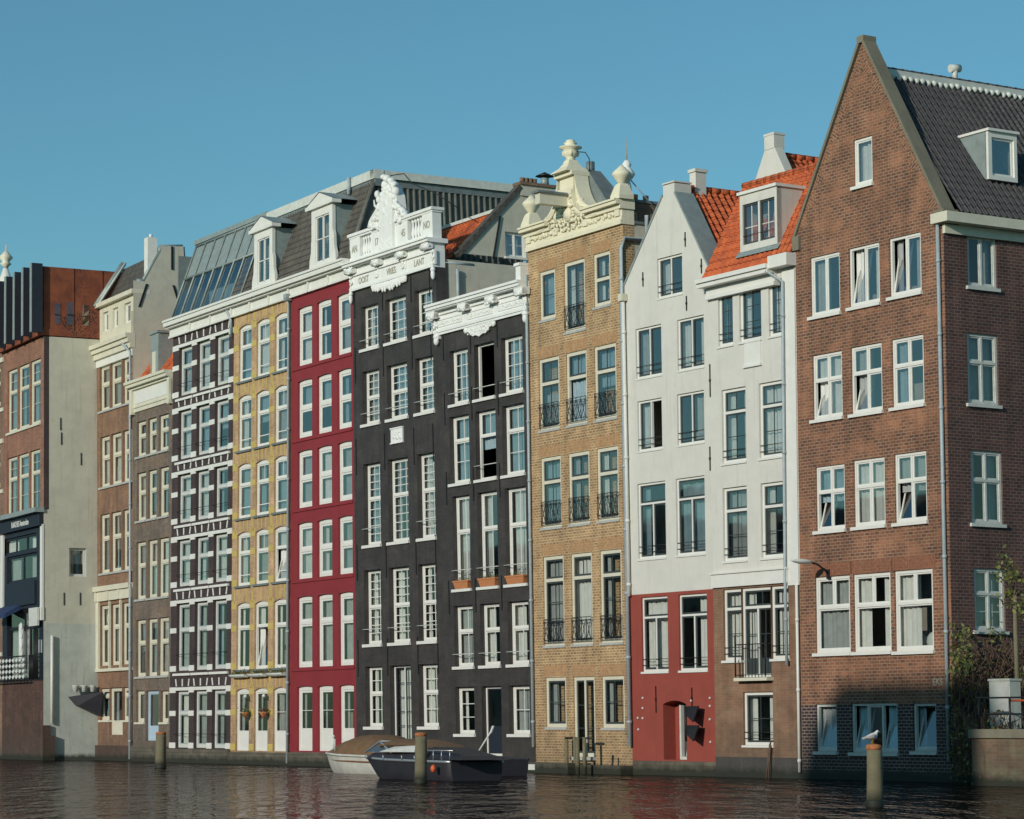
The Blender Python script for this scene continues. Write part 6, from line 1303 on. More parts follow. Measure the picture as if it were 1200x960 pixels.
mb = MB(H); mb.face([(0, d_a - .3, at1 + .1), (W - .1, d_a - .3, at1 + .1), (W - .1, -x_[4], v_[5] - .3), (0, -x_[4], v_[5] - .3)]); mb.tube([(.05, .1, at1 + .05), (.05, -x_[4], v_[5] + .0)], .16, 6, 1); mb.tube([(.35, .05, at1 + .15), (.35, -x_[4], v_[5])], .06, 6, 2); mb.face([(0, -x_[4], v_[5] - .3), (W - .1, -x_[4], v_[5] - .3), (W - .1, -9, v_[5] - 3), (0, -9, v_[5] - 3)]); mb.build('roof', ['grey_tile', 'zinc', 'offwhite'], root)
d0_, vch = H.solve(*q('A', 502, 25), u=W - .3); mb = MB(H); dd_ = -x_[4] + .1; mb.box(W - .62, W - .12, dd_ + .55, dd_ + .05, v_[4] - 1.2, vch); mb.lathe(W - .35, dd_ + .3, [(.09, vch), (.09, vch + .2)], 8); mb.build('chimney', 'white', root)
for a, b_ in ((q('A', 487, 222), .5), (q('A', 603, 228), -.5), (q('A', 586, 95), .0)):
    p = S.p(*a); mb = MB(S); mb.hexa([(p[0] - .05 - b_ * .4, .06, p[1] - .6), (p[0] + .05 - b_ * .4, .06, p[1] - .6), (p[0] + .05 - b_ * .4, 0, p[1] - .6), (p[0] - .05 - b_ * .4, 0, p[1] - .6), (p[0] - .05 + b_ * .4, .06, p[1] + .6), (p[0] + .05 + b_ * .4, .06, p[1] + .6), (p[0] + .05 + b_ * .4, 0, p[1] + .6), (p[0] - .05 + b_ * .4, 0, p[1] + .6)]); mb.build('wall_anchor', 'black_iron', root)
vk_ = H.vv(*q('B', 450, 285)); pipe(H, root, [(W - .35, .5, ct - .5), (W - .15, .1, cb + .2), (W - .12, .1, vk_), (W - .02, .14, vk_ - .3), (W - .02, .14, .1)], .07, 'pipe_grey')

# ================================================================== house 1: red brick, rusted steel box on top
H = HS['1']; W = H.W; root = root_of(H, 'brick_house', 'rust-red brick house with plaster side wall, rusted steel rooftop box and dark blue shopfront', 'house', GRP)
G1 = [(11.5, 437, 20, 505), (24, 430, 34, 500), (38, 423, 47.5, 494)]; G2 = [(11, 539, 20, 606), (23.5, 534, 33.5, 602), (37.5, 528, 47, 597)]
rd = .12; rr = {1: even(rects(H, G1, rd)), 2: even(rects(H, G2, rd))}
vtop = (H.vv(52, 391) + H.vv(8, 416)) / 2; vs1 = (H.vv(45, 600) + H.vv(3, 613)) / 2; vs0 = (H.vv(44, 616) + H.vv(3, 628)) / 2; vq = H.vv(50, 797)
w1 = [(3.5, 628, 43, 645), (8.5, 650, 42, 680)]; 
sf = [(H.p(4, 640)[0], H.vv(24, 648), H.p(42.5, 640)[0], H.vv(24, 628)), (H.p(8, 660)[0], H.vv(25, 682), H.p(43, 660)[0], H.vv(25, 650)), (H.p(8, 740)[0], vq + .02, H.p(46, 740)[0], H.vv(25, 714))]
mb = wall_mesh(H, [[(0, -.6), (W, -.6), (W, vtop), (0, vtop)]], [h for r in rr.values() for h in r] + sf, rd + .1, zone=lambda u, v: 1 if v < vq else (2 if v < vs0 else 0), zones=(vq, vs0))
mb.face([(0, 0, -.6), (0, -9, -.6), (0, -9, vtop), (0, 0, vtop)]); mb.face([(0, 0, vtop), (W, 0, vtop), (W, -9, vtop), (0, -9, vtop)]); mb.build('front_wall', ['br_h1', 'brown_wall', 'navy'], root)
for i in (1, 2):
    for k, h in enumerate(rr[i]): window(H, root, h, rd=rd, fw=.12, mf='cream', secs=((.35, 1, 1, 2), (.65, 1, 1, 2)), sill=(.08, .12, .08), curt='sides:curtain_grey')
window(H, root, sf[0], rd=.12, fw=.1, mf='navy', secs=((1, 3, 1, 1),), glass='glass_low', curt='sides'); window(H, root, sf[1], rd=.12, fw=.1, mf='navy', secs=((1, 2, 1, 1),), glass='glass_low', curt='sides:curtain_grey')
window(H, root, sf[2], rd=.12, fw=.1, mf='black_iron', secs=((.25, 2, 1, 1), (.75, 3, 1, 1)), glass='glass_low', curt='left:curtain_grey', name='shop_door')
room(H, root, W, vtop, [rr[1][0][1] - .4, rr[2][0][1] - .5, sf[1][1] - .6])
mb = MB(H); mb.box(.0, W - .02, .22, 0, vs0, vs1 - .02); mb.box(-.1, W + .1, .5, 0, vs1 - .02, vs1 + .22, 1); sg = mb.build('shop_sign', ['navy', 'zinc'], root)
text(H, 'RANCHES Amsterdam', H.p(34, 615, .2)[0], vs0 + (vs1 - vs0) * .25, .225, (vs1 - vs0) * .62, 'letter_white', sg, 'lettering', .01, 'RIGHT', .78)
for bb_ in ((W - .32, W + .03, .10, 0, H.vv(47, 712), H.vv(44, 616)), (-.2, .30, .10, 0, H.vv(6, 712), H.vv(3, 628)), (W - .36, W + .06, .16, 0, H.vv(50, 727), H.vv(47, 712))): mb = MB(H); mb.box(*bb_); mb.build('shopfront_pilaster', 'white', root)
mb = MB(H); mb.box(sf[1][0], sf[1][2], .12, 0, H.vv(25, 710), H.vv(25, 683)); mb.build('shopfront_panel', 'navy', root)
a, b_ = H.p(5, 716), H.p(25, 711); mb = MB(H); mb.hexa([(a[0], .9, a[1] - .3), (b_[0], .9, a[1] - .3), (b_[0], .88, a[1] - .5), (a[0], .88, a[1] - .5), (a[0], 0, a[1] + .25), (b_[0], 0, a[1] + .25), (b_[0], -.0, a[1] - .05), (a[0], 0, a[1] - .05)]); mb.build('awning', 'awning_blue', root)
u0, v1 = H.p(33.5, 713, .3); u1, v0 = H.p(43.5, 733, .3); mb = MB(H); mb.box(u0, u1, .3, .2, v0, v1); mb.build('notice_board', 'offwhite', root)
u0, v1 = H.p(44, 750, .1); u1, v0 = H.p(47, 765, .1); mb = MB(H); mb.box(u0, u1, .14, 0, v0, v1); mb.build('menu_sign', 'letter_white', root)
u, v = H.p(25, 757); mb = MB(H); mb.tube([(u, -.02, v + 1.1), (u + .0, -.02, v - 1.2)], .16, 8, 0)
for k in range(5): mb.ball((u, .02, v + 1.0 - k * .5), (.22, .08, .22), 8, 6)
mb.build('vertical_sign', 'letter_white', root)
# balcony rail with white fretwork
t0, t1 = H.vv(15, 771, .5), H.vv(15, 797, .5); mb = MB(H); ua, ub = -1.5, H.p(29, 785, .5)[0]
for i in range(12):
    for j in range(4):
        x = ua + (ub - ua) * (i + .5) / 12; y = t1 + (t0 - t1) * (j + .5) / 4; sx, sy = (ub - ua) / 24 * .8, (t0 - t1) / 8 * .8; mb.hexa([(x - sx, .5, y), (x, .5, y - sy), (x, .46, y - sy), (x - sx, .46, y), (x, .5, y + sy), (x + sx, .5, y), (x + sx, .46, y), (x, .46, y + sy)])
mb.tube([(ua, .5, t0 + .05), (ub, .5, t0 + .05)], .04, 6, 1); mb.tube([(ua, .5, t1), (ub, .5, t1)], .04, 6, 1); mb.build('fretwork_rail', ['letter_white', 'black_iron'], root)
mb = MB(H)
for k in range(10): x = ub + .1 + k * (W - ub - .1) / 9; mb.tube([(x, .3, t1), (x, .3, t0 + .1 + (k > 4) * 1.4)], .03, 5)
mb.build('iron_fence', 'black_iron', root)
# side wall with one small window
S = Side(H); dq = SETB
u0, v1 = S.p(81, 642); u1, v0 = S.p(101, 676); hole = (u0, v0, u1, v1); vA_ = S.vv(90, 731); vt_s = S.vv(57, 396)
mb = wall_mesh(S, [[(.0, -.6), (9, -.6), (9, vtop), (.0, vtop)]], [hole], .22, zone=lambda u, v: 2 if (u < .28 and v > S.vv(55, 597)) else (1 if v < vA_ else 0), zones=(vA_, S.vv(55, 597)))
u_ = .28
mb = wall_mesh(S, [[(0, -.6), (.28, -.6), (.28, vtop), (0, vtop)], [(.28, -.6), (9, -.6), (9, vtop), (.28, vtop)]], [hole], .22, zone=lambda u, v: 2 if (u < .28 and v > S.vv(55, 597)) else (1 if v < vA_ else 0), zones=(vA_, S.vv(55, 597)))
mb.build('side_wall', ['grey_plaster', 'grey_plaster2', 'br_plum'], root)
window(S, root, hole, rd=.15, fw=.08, mf='offwhite', secs=((1, 1, 1, 1),), glass='glass_low', curt='half:curtain_grey')
for a in ((71, 497), (72, 514), (95, 538), (75, 702), (94, 702)): p = S.p(*a); mb = MB(S); mb.box(p[0] - .025, p[0] + .025, .03, 0, p[1] - .32, p[1] + .32); mb.build('wall_anchor', 'black_iron', root)
p = S.p(60, 745); p2 = S.p(61, 848); mb = MB(S); mb.tube([(p[0], .14, p[1]), (p[0], .14, p2[1])], .075, 10); mb.build('drainpipe', 'white', root)
mb = MB(H); mb.box(W - .3, W + .30, .12, -.5, -.6, H.vv(56, 862)); mb.box(W - .02, W + .18, .10, -.3, H.vv(56, 862), H.vv(56, 850)); mb.build('quay_corner', 'brown_wall', root)
# steel box
vb1 = vtop + .05; vb2 = (H.vv(54, 307, .3) + vtop * 0) ; mb = MB(H); mb.box(-.3, W + .05, .25, -9, vb1, vb1 + .35, 0); mb.box(-.2, W + .02, .15, -9, vb1 + .35, vb2, 0)
nb = 6
for k in range(nb + 1): y = -.0 - k * 1.55; mb.box(W + .02, W + .06, y + .02, y - .04, vb1 + .3, vb2, 0)
sb = mb.build('steel_box', 'corten', root); fx = []
vf0 = (H.vv(40, 388, .7) + H.vv(8, 402, .7)) / 2
for k in range(5):
    xx = (5, 15, 25, 35, -5)[k]; uu = H.p(xx + 1, 400, .7)[0]; mb = MB(H); mb.box(uu, uu + .26, .72, .15, vf0, vb2 + .1); mb.box(uu - .02, uu + .28, .76, .721, vf0, vb2 + .1, 1); mb.build('steel_fin', ['navy', 'fin_lit' if 'fin_lit' in M else 'zinc'], sb)  # pale front plate and near-black sides put sun and shade into the colour
for px0, px1, y0, y1 in ((64, 70.5, 355, 380), (78.5, 86, 354, 381), (97, 104, 357, 382)):
    a = S.p(px0, y0, .06); b2 = S.p(px1, y1, .06); mb = MB(S); mb.box(a[0], b2[0], .07, .03, b2[1], a[1]); ww = mb.build('box_window', 'glass_low', sb)
    mb = MB(S); mb.box(a[0], b2[0], .08, .071, b2[1] + (a[1] - b2[1]) * .42, b2[1] + (a[1] - b2[1]) * .46); mb.build('glazing_bar', 'black_iron', ww)
# boat-shaped dark platform on the plaster wall
p = S.p(82, 822, .0); p2 = S.p(117, 812, 0); a = p[0]; b_ = min(p2[0], SETB - .05); vt_ = S.vv(95, 811, .3); vb_ = S.vv(95, 833, .3)
t = thing('planting_platform', S.w((a + b_) / 2, 0, vt_), 'dark boat-shaped platform holding white pots on the side of the plastered wall', 'platform')
mb = MB(S); mb.hexa([(a + .3, .35, vb_ + .25), (b_, .6, vb_ - .25), (b_, 0, vb_ - .25), (a + .3, 0, vb_ + .25), (a - .1, .2, vt_ - .25), (b_, 1.1, vt_), (b_, 0, vt_), (a - .1, 0, vt_ - .25)]); mb.build('deck', 'hull_dark', t)
for k in range(3):
    x = b_ - .3 - .45 * k; pt = thing('plant_pot', S.w(x, .3, vt_), ('white pot nearest the wall corner on the dark boat-shaped platform', 'middle white pot on the dark boat-shaped platform', 'outermost white pot on the dark boat-shaped platform')[k], 'pot', 'white pots on the dark platform')
    mb = MB(S); mb.lathe(x, .3, [(.12, vt_ + .01), (.18, vt_ + .3), (.20, vt_ + .32), (.16, vt_ + .33)], 10); mb.build('pot', 'letter_white', pt)
# ================================================================== house 0 at the frame edge, and the far spire
H = HS['0']; W = H.W; root = root_of(H, 'brick_house', 'brown brick house with pale bands cut off by the left edge of the photo', 'house', GRP)
vt0 = H.vv(0, 345); rws = [H.vv(1, y) for y in (450, 545, 640, 735)]; holes = []
for v in rws:
    for k in range(5): u = W - .95 - k * 1.5; holes.append((u - .55, v - 1.1, u + .35, v + .9))
mb = wall_mesh(H, [[(0, -.6), (W, -.6), (W, vt0), (0, vt0)]], holes, .2); shell(mb, W, 9, vt0, vt0)
mb.build('front_wall', 'br_brown', root)
for h in holes: window(H, root, h, rd=.1, fw=.12, mf='cream', secs=((.4, 1, 1, 1), (.6, 1, 1, 1)), sill=(.08, .12, .1), curt='full:curtain_grey')
mb = MB(H)
for v in rws: mb.box(0, W, .08, -.02, v + 1.15, v + 1.4); mb.box(0, W, .06, -.02, v - 1.55, v - 1.35)
mb.box(0, W + .02, .4, -.1, vt0, vt0 + .5); mb.build('stone_bands', 'cream', root)
Pp = at_depth(6, 345, 230); Pp.z = 0; LF = Loc(Pp, HEAD); zt = at_depth(6, 285, 230).z; z1 = at_depth(6, 320, 230).z; t = thing('church_spire', Pp, 'distant white church spire with ball finial behind the rusted steel rooftop box', 'spire')
mb = MB(LF); mb.lathe(0, 0, [(2.6, -.5), (2.6, z1 - 12), (2.9, z1 - 11.6), (2.4, z1 - 11), (2.2, z1 - 5), (2.6, z1 - 4.6), (2.0, z1 - 4), (1.3, z1 - 2.6), (.7, z1 - 1.0), (.22, z1 + .4)], 8); mb.build('spire_body', 'white', t)
mb = MB(LF); mb.lathe(0, 0, [(.2, z1 + .4), (.25, z1 + .6), (.5, z1 + .8), (.3, z1 + 1.0), (.62, z1 + 1.35), (.3, z1 + 1.7), (.14, z1 + 1.9), (.10, zt - .6), (.02, zt)], 8); mb.build('spire_finial', 'cream', t)

# ================================================================== right-hand garden wall, planting
H = HS['11']; S = Side(H); W = H.W
g0 = H.p(1139, 890, 2.6)[0]; vg = H.vv(1170, 865, 2.6); print('garden', g0 - W, vg)
t = thing('garden_wall', H.w(W + 4, 1.3, 0), 'mossy brick quay wall with stone coping below the climbing plant', 'wall')
mb = MB(H); mb.face([(g0, 2.6, -.6), (W + 12, 2.6, -.6), (W + 12, 2.6, vg), (g0, 2.6, vg)]); mb.face([(g0, 2.6, -.6), (g0, 2.6, vg), (g0, 0.02, vg), (g0, .02, -.6)]); mb.face([(W, .02, -.6), (g0, .02, -.6), (g0, .02, vg), (W, .02, vg)])
M['moss_brick'] = m_brick('mossy_wall_brick', (.21, .12, .075), (.15, .095, .06), (.17, .15, .10), .3, .095, .012, (.20, .19, .11), .85, .9, .4)
mb.build('wall', 'moss_brick', t)
mb = MB(H); mb.box(g0 - .05, W + 12, 2.68, 2.1, vg, vg + .24); mb.build('coping', 'coping_stone', t)
mb = MB(H); mb.face([(W, .0, vg - .02), (g0, .0, vg - .02), (g0, 2.2, vg - .02), (W, 0.02, vg - .02)]); mb.face([(g0 - .3, 2.2, vg), (W + 12, 2.2, vg), (W + 12, -12, vg), (W - .01, -12, vg)]); tag(mb.build('terrace_ground', 'stone'), 'terrace behind the garden wall', kind='structure')
vr = H.vv(1150, 818, 2.4); t = thing('railing', H.w(W + 3, 2.4, vg), 'black iron railing standing on the garden wall coping', 'railing'); mb = MB(H)
for v in (vr, (vr + vg) / 2 + .1): mb.tube([(g0, 2.4, v), (W + 8, 2.4, v)], .028, 6)
mb.build('rail', 'black_iron', t)
for k in range(6): mb = MB(H); x = g0 + .1 + k * 1.25; mb.tube([(x, 2.4, vg + .2), (x, 2.4, vr)], .03, 6); mb.build('post', 'black_iron', t)
a, b_ = H.p(1184, 821, 2.35); t = thing('orange_bar', H.w(a, 2.35, b_), 'orange bar lying along the railing at the right edge', 'bar'); mb = MB(H); mb.tube([(a, 2.33, b_), (a + 2.5, 2.33, b_ - .02)], .035, 6); mb.build('bar', 'orange', t)
a, v1 = H.p(1159, 797, 1.2); b2, v0 = H.p(1184, 842, 1.2); t = thing('utility_cabinet', H.w(a, 1.2, vg), 'pale weathered panel cabinet behind the railing and vines', 'cabinet')
mb = MB(H); mb.box(a, b2, 1.2, .8, vg, v1 - .03); mb.box(a - .03, b2 + .03, 1.23, .77, v1 - .03, v1 + .03); mb.build('body', 'grey_plaster2', t); mb = MB(H); mb.box((a + b2) / 2 + .0, b2 - .05, 1.215, 1.2, vg + .3, v1 - .1); mb.build('door', 'sill_stone', t)
def leaf(mb, c, s, rnd, mi=0):
    a = Vector((rnd.gauss(0, 1), rnd.gauss(0, 1), rnd.gauss(0, 1))).normalized(); b = a.cross(Vector((rnd.gauss(0, 1), rnd.gauss(0, 1), rnd.gauss(0, 1)))).normalized(); c = Vector(c)
    mb.face([c - a * s, c - b * s * .6, c + a * s, c + b * s * .6], mi)
t = thing('climbing_plant', H.w(W + .5, .5, vg), 'tangled brown climbing plant with sparse yellow-green leaves on the corner of the brick house', 'plant'); rnd = random.Random(4)
tw = MB(H); lf = MB(H); top = S.vv(1128, 745, .3)
def env():   # a point on the mass: over the side wall then hanging over the quay wall
    u = rnd.uniform(.05, 1.0) ** .8 * 3.4; return u
for i in range(420):
    u = rnd.uniform(.05, 2.6); d = rnd.uniform(-2.5, .3); v = vg + rnd.uniform(.0, 1) ** .7 * (top - vg) * (1 - .12 * (u > 1.6)); pts = []
    x, y, z = W + u * .6 + .1, d, v; dx, dy, dz = rnd.gauss(0, .05), rnd.gauss(.02, .05), -rnd.uniform(.10, .25)
    for k in range(rnd.randint(6, 15)):
        pts.append((x, y, z)); dx += rnd.gauss(0, .05); dy += rnd.gauss(.01, .04); dz += rnd.gauss(-.01, .05); x += dx; y += dy; z += dz; x = max(W + .03, x)
        y = min(y, (x - W) / 1.6)
        if z < .15: break
        if rnd.random() < .30: leaf(lf, (x + rnd.gauss(0, .08), y + rnd.gauss(0, .08), z + rnd.gauss(0, .08)), rnd.uniform(.04, .09), rnd, rnd.random() < .45)
    if len(pts) > 2: tw.tube(pts, rnd.uniform(.008, .022), 4, 0, .005, False)
for i in range(230):     # hanging over the water
    x, y, z = W + rnd.uniform(.0, 1) ** .6 * 4.4, rnd.uniform(.1, 2.75), vg + rnd.uniform(-.1, .8); y = min(y, max(.05, (x - W) / 1.6 + .1)); x = max(x, W + .03); pts = []; dx, dy, dz = rnd.gauss(0, .03), rnd.gauss(0, .03), -rnd.uniform(.05, .2)
    for k in range(rnd.randint(5, 12)):
        pts.append((x, y, z)); dx += rnd.gauss(0, .04); dy += rnd.gauss(0, .03); dz += rnd.gauss(-.01, .04); x += dx; y = max(.05, y + dy); z += dz
        x = max(x, W + .03); y = max(.02, min(y, (x - W) / 1.6 + .12))
        if z < .1: break
        if rnd.random() < .32: leaf(lf, (x + rnd.gauss(0, .08), y + rnd.gauss(0, .08), z + rnd.gauss(0, .08)), rnd.uniform(.04, .08), rnd, rnd.random() < .5)
    if len(pts) > 2: tw.tube(pts, rnd.uniform(.008, .02), 4, 0, .005, False)
for i in range(13):     # clumps of fresh leaves
    c = (W + rnd.uniform(.1, 2.2), rnd.uniform(-2.2, 1.6), rnd.uniform(vg, top + .1))
    c = (c[0], min(c[1], (c[0] - W) / 1.6 - .1), c[2])
    for k in range(38): leaf(lf, (max(W + .05, c[0] + rnd.gauss(0, .16)), c[1] + rnd.gauss(0, .16), c[2] + rnd.gauss(0, .17)), rnd.uniform(.045, .10), rnd, rnd.random() < .6)
tw.build('stems', 'twig', t); lf.build('leaves', ['leaf', 'leaf2'], t)
c1 = H.p(1190, 735, -.2); vt1 = H.vv(1190, 700, -.2); t = thing('small_tree', H.w(c1[0], -.2, vg), 'small tree with pale bare trunk and yellow-green leaves at the right edge', 'tree')
mb = MB(H); mb.tube([(c1[0] + .05, -.2, vg), (c1[0], -.2, c1[1]), (c1[0] + .03, -.2, vt1 + .2)], .075, 8, 0, .06); mb.build('trunk', 'wood', t)
mb = MB(H); tb = MB(H)
for i in range(17): 
    c = (c1[0] + rnd.gauss(.35, .45), -.2 + rnd.gauss(0, .4), vt1 + rnd.uniform(-.5, 1.1)); tb.tube([(c1[0], -.2, vt1), c], .015, 4, 0, .005, False)
    for k in range(34): leaf(mb, (c[0] + rnd.gauss(0, .14), c[1] + rnd.gauss(0, .14), c[2] + rnd.gauss(0, .14)), rnd.uniform(.04, .09), rnd, rnd.random() < .6)
mb.build('crown', ['leaf', 'leaf2'], t); tb.build('branches', 'twig', t)

# ================================================================== mooring piles and the gull
def pile(x, yb, yt, wpx, label, k):
    P = on_water(x, yb); dep = (P - CAMP).dot(CF); zt = at_depth(x, yt, dep).z; r = wpx / FPX * dep / 2; F_ = Loc(Vector((P.x, P.y, 0)), 0)
    t = thing('mooring_pile', F_.P, label, 'pile', 'wooden mooring piles in the canal'); rnd = random.Random(k); mb = MB(F_); rings = []
    for j in range(12):
        z = -.6 + (zt - .10 + .6) * j / 11; rr_ = r * (1.06 - .10 * j / 11); rings.append([(rr_ * (1 + .10 * noise.noise(Vector((math.cos(a) * 1.6, math.sin(a) * 1.6 + k, z * .5)))) * math.cos(a) + .02 * math.sin(z * 2), rr_ * (1 + .10 * noise.noise(Vector((math.cos(a) * 3, math.sin(a) * 3 + k, z * .6)))) * math.sin(a), z) for a in [math.tau * q_ / 18 for q_ in range(18)]])
    mb.loft(rings); mb.build('shaft', 'wood', t)
    mb = MB(F_); mb.lathe(0, 0, [(r * 1.10, -.3), (r * 1.12, .10), (r * 1.06, .14)], 18); mb.build('wet_collar', 'wood_wet', t)
    mb = MB(F_); mb.lathe(0, 0, [(r * .98, zt - .1), (r * 1.0, zt - .03), (r * .9, zt), (.02, zt + .02)], 18); mb.build('cap', 'rust_top', t)
    return F_, zt, r
pile(188, 900, 858, 12.5, 'leftmost dark wooden mooring pile, in front of the grey-brown brick house', 1)
pile(493, 918, 859, 14.5, 'middle wooden mooring pile, in front of the dark motor boat', 2)
F_, zt, r = pile(1025, 946, 873, 19, 'wooden mooring pile with a rusty top and a gull standing on it', 3)
G = Loc(F_.w(-.05, .03, zt + .01), HEAD + math.pi / 2 - .3 - math.pi)          # bird's own axes: u forward
G = Loc(F_.w(-.02, .02, zt + .015), math.atan2(RT.y, RT.x) + .35)
t = thing('gull', G.P, 'white gull with grey back standing on the nearest mooring pile', 'gull')
def ring(cx, cz, ry, rz, n=12, tilt=0): return [(cx + math.sin(a) * rz * tilt, ry * math.cos(a), cz + rz * math.sin(a)) for a in [math.tau * k / n for k in range(n)]]
mb = MB(G); mb.loft([ring(-.21, .10, .012, .006), ring(-.15, .115, .035, .018), ring(-.09, .13, .055, .045), ring(-.03, .145, .068, .062), ring(.03, .155, .068, .066, tilt=-.2), ring(.07, .175, .052, .055, tilt=-.5), ring(.09, .205, .034, .036, tilt=-.8), ring(.098, .230, .030, .028, tilt=-.5), ring(.115, .248, .031, .028, tilt=-.2), ring(.135, .248, .024, .022), ring(.15, .243, .010, .010), ring(.156, .240, .004, .004)])
gb = mb.build('body', 'feather_white', t)
for sg in (-1, 1): mb = MB(G); mb.loft([[(x, sg * (y + .006 * math.cos(a)), z + h * math.sin(a)) for a in [math.tau * k / 8 for k in range(8)]] for x, y, z, h in ((.05, .062, .16, .02), (.0, .070, .155, .042), (-.07, .062, .14, .036), (-.15, .040, .125, .018), (-.22, .018, .115, .006))]); mb.build('wing', 'feather_grey', t)
mb = MB(G); mb.tube([(.152, 0, .242), (.175, 0, .238), (.190, 0, .230)], .008, 6, 0, .003); mb.build('beak', 'beak', t)
for sg in (-1, 1): mb = MB(G); mb.ball((.130, sg * .023, .254), .005, 6, 5); mb.build('eye', 'black_iron', t); mb = MB(G); mb.tube([(.0, sg * .025, .10), (.005, sg * .025, .0)], .005, 5); mb.box(-.01, .04, sg * .025 + .015, sg * .025 - .015, -.004, .004); mb.build('leg', 'beak', t)

# ================================================================== boats
def hull(F_, L_, B, fb, fs, rake, n=16, stern=.75, draft=.35, flare=.25):
    """sections from bow (u=0) to stern (u=L): returns rings with 13 points, gunwale to gunwale"""
    rings = []
    for i in range(n + 1):
        t = i / n; bt = (B / 2) * min(1, (t * 2.4) ** .62 if t > 0 else 0.0) * (1 - (1 - stern) * max(0, (t - .6) / .4) ** 2) + .02
        top = fb + (fs - fb) * t + .05 * (1 - t) ** 3; kz = -draft * min(1, t * 5); u = L_ * t; row = []
        for k in range(13):
            a = math.pi * k / 12; y = math.cos(a); z = math.sin(a) ** .75; zz = top + (kz - top) * z; wd_ = bt * (abs(y) ** .7) * (1 if y > 0 else -1) * (1 - flare * (1 - (zz - kz) / (top - kz)) * (1 - t)); uu = u + rake * (1 - t) ** 4 * (1 - (zz - kz) / (top - kz + 1e-6)); row.append((uu, wd_, zz))
        rings.append(row)
    return rings
def build_boat(F_, root, L_, B, fb, fs, rake, mat, rub, boot, **k):
    rg = hull(F_, L_, B, fb, fs, rake, **k); mb = MB(F_); mb.loft(rg, 0, False, False); mb.face(rg[-1], 0); hb = mb.build('hull', mat, root)
    mb = MB(F_); mb.loft([[(r[0][0], r[0][1], r[0][2] - .04), (r[-1][0], r[-1][1], r[-1][2] - .04)] for r in rg], 0, False, False); mb.build('deck', mat, root)
    for s in (0, -1): mb = MB(F_); mb.tube([(r[s][0], r[s][1] * 1.01, r[s][2]) for r in rg], .045, 6); mb.build('gunwale', rub, root)
    if boot:
        mb = MB(F_); mb.tube([(r[2][0], r[1][1] * 1.02, r[0][2] - .20) for r in rg], .035, 6); mb.build('rubbing_strake', boot, root)
        mb = MB(F_); mb.loft([[(u_, y_ * 1.012, z_) for u_, y_, z_ in r[2:6] if 1] for r in rg], 0, False, False)
    return rg
ang = math.atan2(vpdir(-1250).y, vpdir(-1250).x)
P = on_water(387, 905); F1_ = Loc(Vector((P.x, P.y, 0)), ang); t = thing('boat', F1_.w(3, 0, 0), 'white boat with brown canvas cover moored before the black house', 'boat'); t_boat1 = t
rg = build_boat(F1_, t, 7.2, 2.3, .66, .60, .35, 'hull_white', 'hull_white', 'teak', stern=.8)
mb = MB(F1_); cov = []
for i in range(15):
    x = .5 + 6.2 * i / 14; r = rg[min(16, max(1, round(x / 7.2 * 16)))]; w_ = abs(r[0][1]) * .98; hh = .12 + .62 * max(0, math.sin(min(1, i / 7.5) * math.pi / 2)) ** 1.3 * (1 if i < 10 else max(.15, 1 - (i - 9) * .16)) + .015 * math.sin(i * 2.3)
    cov.append([(x, w_ * math.cos(a), r[0][2] - .02 + hh * abs(math.sin(a)) ** .8 + .01 * math.sin(i + a * 5)) for a in [math.pi * k / 10 for k in range(11)]])
mb.loft(cov, 0, False, False); mb.face(cov[0]); mb.face(cov[-1]); mb.build('canvas_cover', 'canvas', t)
mb = MB(F1_); mb.tube([(.25, 0, .8), (.25, 0, 1.25)], .03, 6); mb.ball((.25, 0, 1.28), .06, 6, 5); mb.tube([(2.6, 1.1, .8), (2.6, 1.1, 1.2)], .025, 6); mb.build('mooring_bitt', 'letter_white', t)
P = on_water(432, 911); F2_ = Loc(Vector((P.x, P.y, 0)), ang + .02); t = thing('boat', F2_.w(3, 0, 0), 'dark motor boat with brown hood and windscreen beside the middle mooring pile', 'boat'); t_boat2 = t
rg = build_boat(F2_, t, 6.9, 2.0, .62, .56, 1.1, 'hull_dark', 'rub', None, stern=.88)
mb = MB(F2_)
mb.loft([[(u_, y_ * 1.01, max(-.1, min(.10, z_))) for u_, y_, z_ in r[3:6]] for r in rg[2:]], 0, False, False)
mb.build('waterline_stripe', 'offwhite', t)
mb = MB(F2_); mb.hexa([(1.2, .75, .62), (5.6, 1.05, .62), (5.6, -1.05, .62), (1.2, -.75, .62), (1.5, .65, .80), (5.5, .95, .84), (5.5, -.95, .84), (1.5, -.65, .80)]); mb.build('coaming', 'hull_dark', t)
mb = MB(F2_)
mb.face([(1.3, .80, .82), (3.3, 1.0, .82), (2.1, .72, 1.14)]); mb.face([(1.3, -.80, .82), (2.1, -.72, 1.14), (3.3, -1.0, .82)]); mb.face([(1.3, -.8, .82), (1.3, .8, .82), (2.1, .72, 1.14), (2.1, -.72, 1.14)])
wsn = mb.build('windscreen', 'glass', t); mb = MB(F2_)
for s in (-1, 1): mb.tube([(1.3, s * .8, .82), (2.1, s * .72, 1.16), (3.35, s * 1.0, .82)], .03, 6)
mb.tube([(2.1, -.72, 1.16), (2.1, .72, 1.16)], .03, 6); mb.build('windscreen_frame', 'rub', wsn)
mb = MB(F2_); hood = []
for i in range(8):
    x = 2.0 + 3.0 * i / 7; hh = (.40, .46, .48, .48, .47, .44, .38, .24)[i]; hood.append([(x + .25 * (1 - math.sin(a)), .98 * math.cos(a), .76 + hh * math.sin(a) ** .6 + .012 * math.sin(i * 3 + a * 4)) for a in [math.pi * (.14 + .72 * k / 10) for k in range(11)]])
mb.loft(hood, 0, False, False); mb.build('canvas_hood', 'canvas', t)
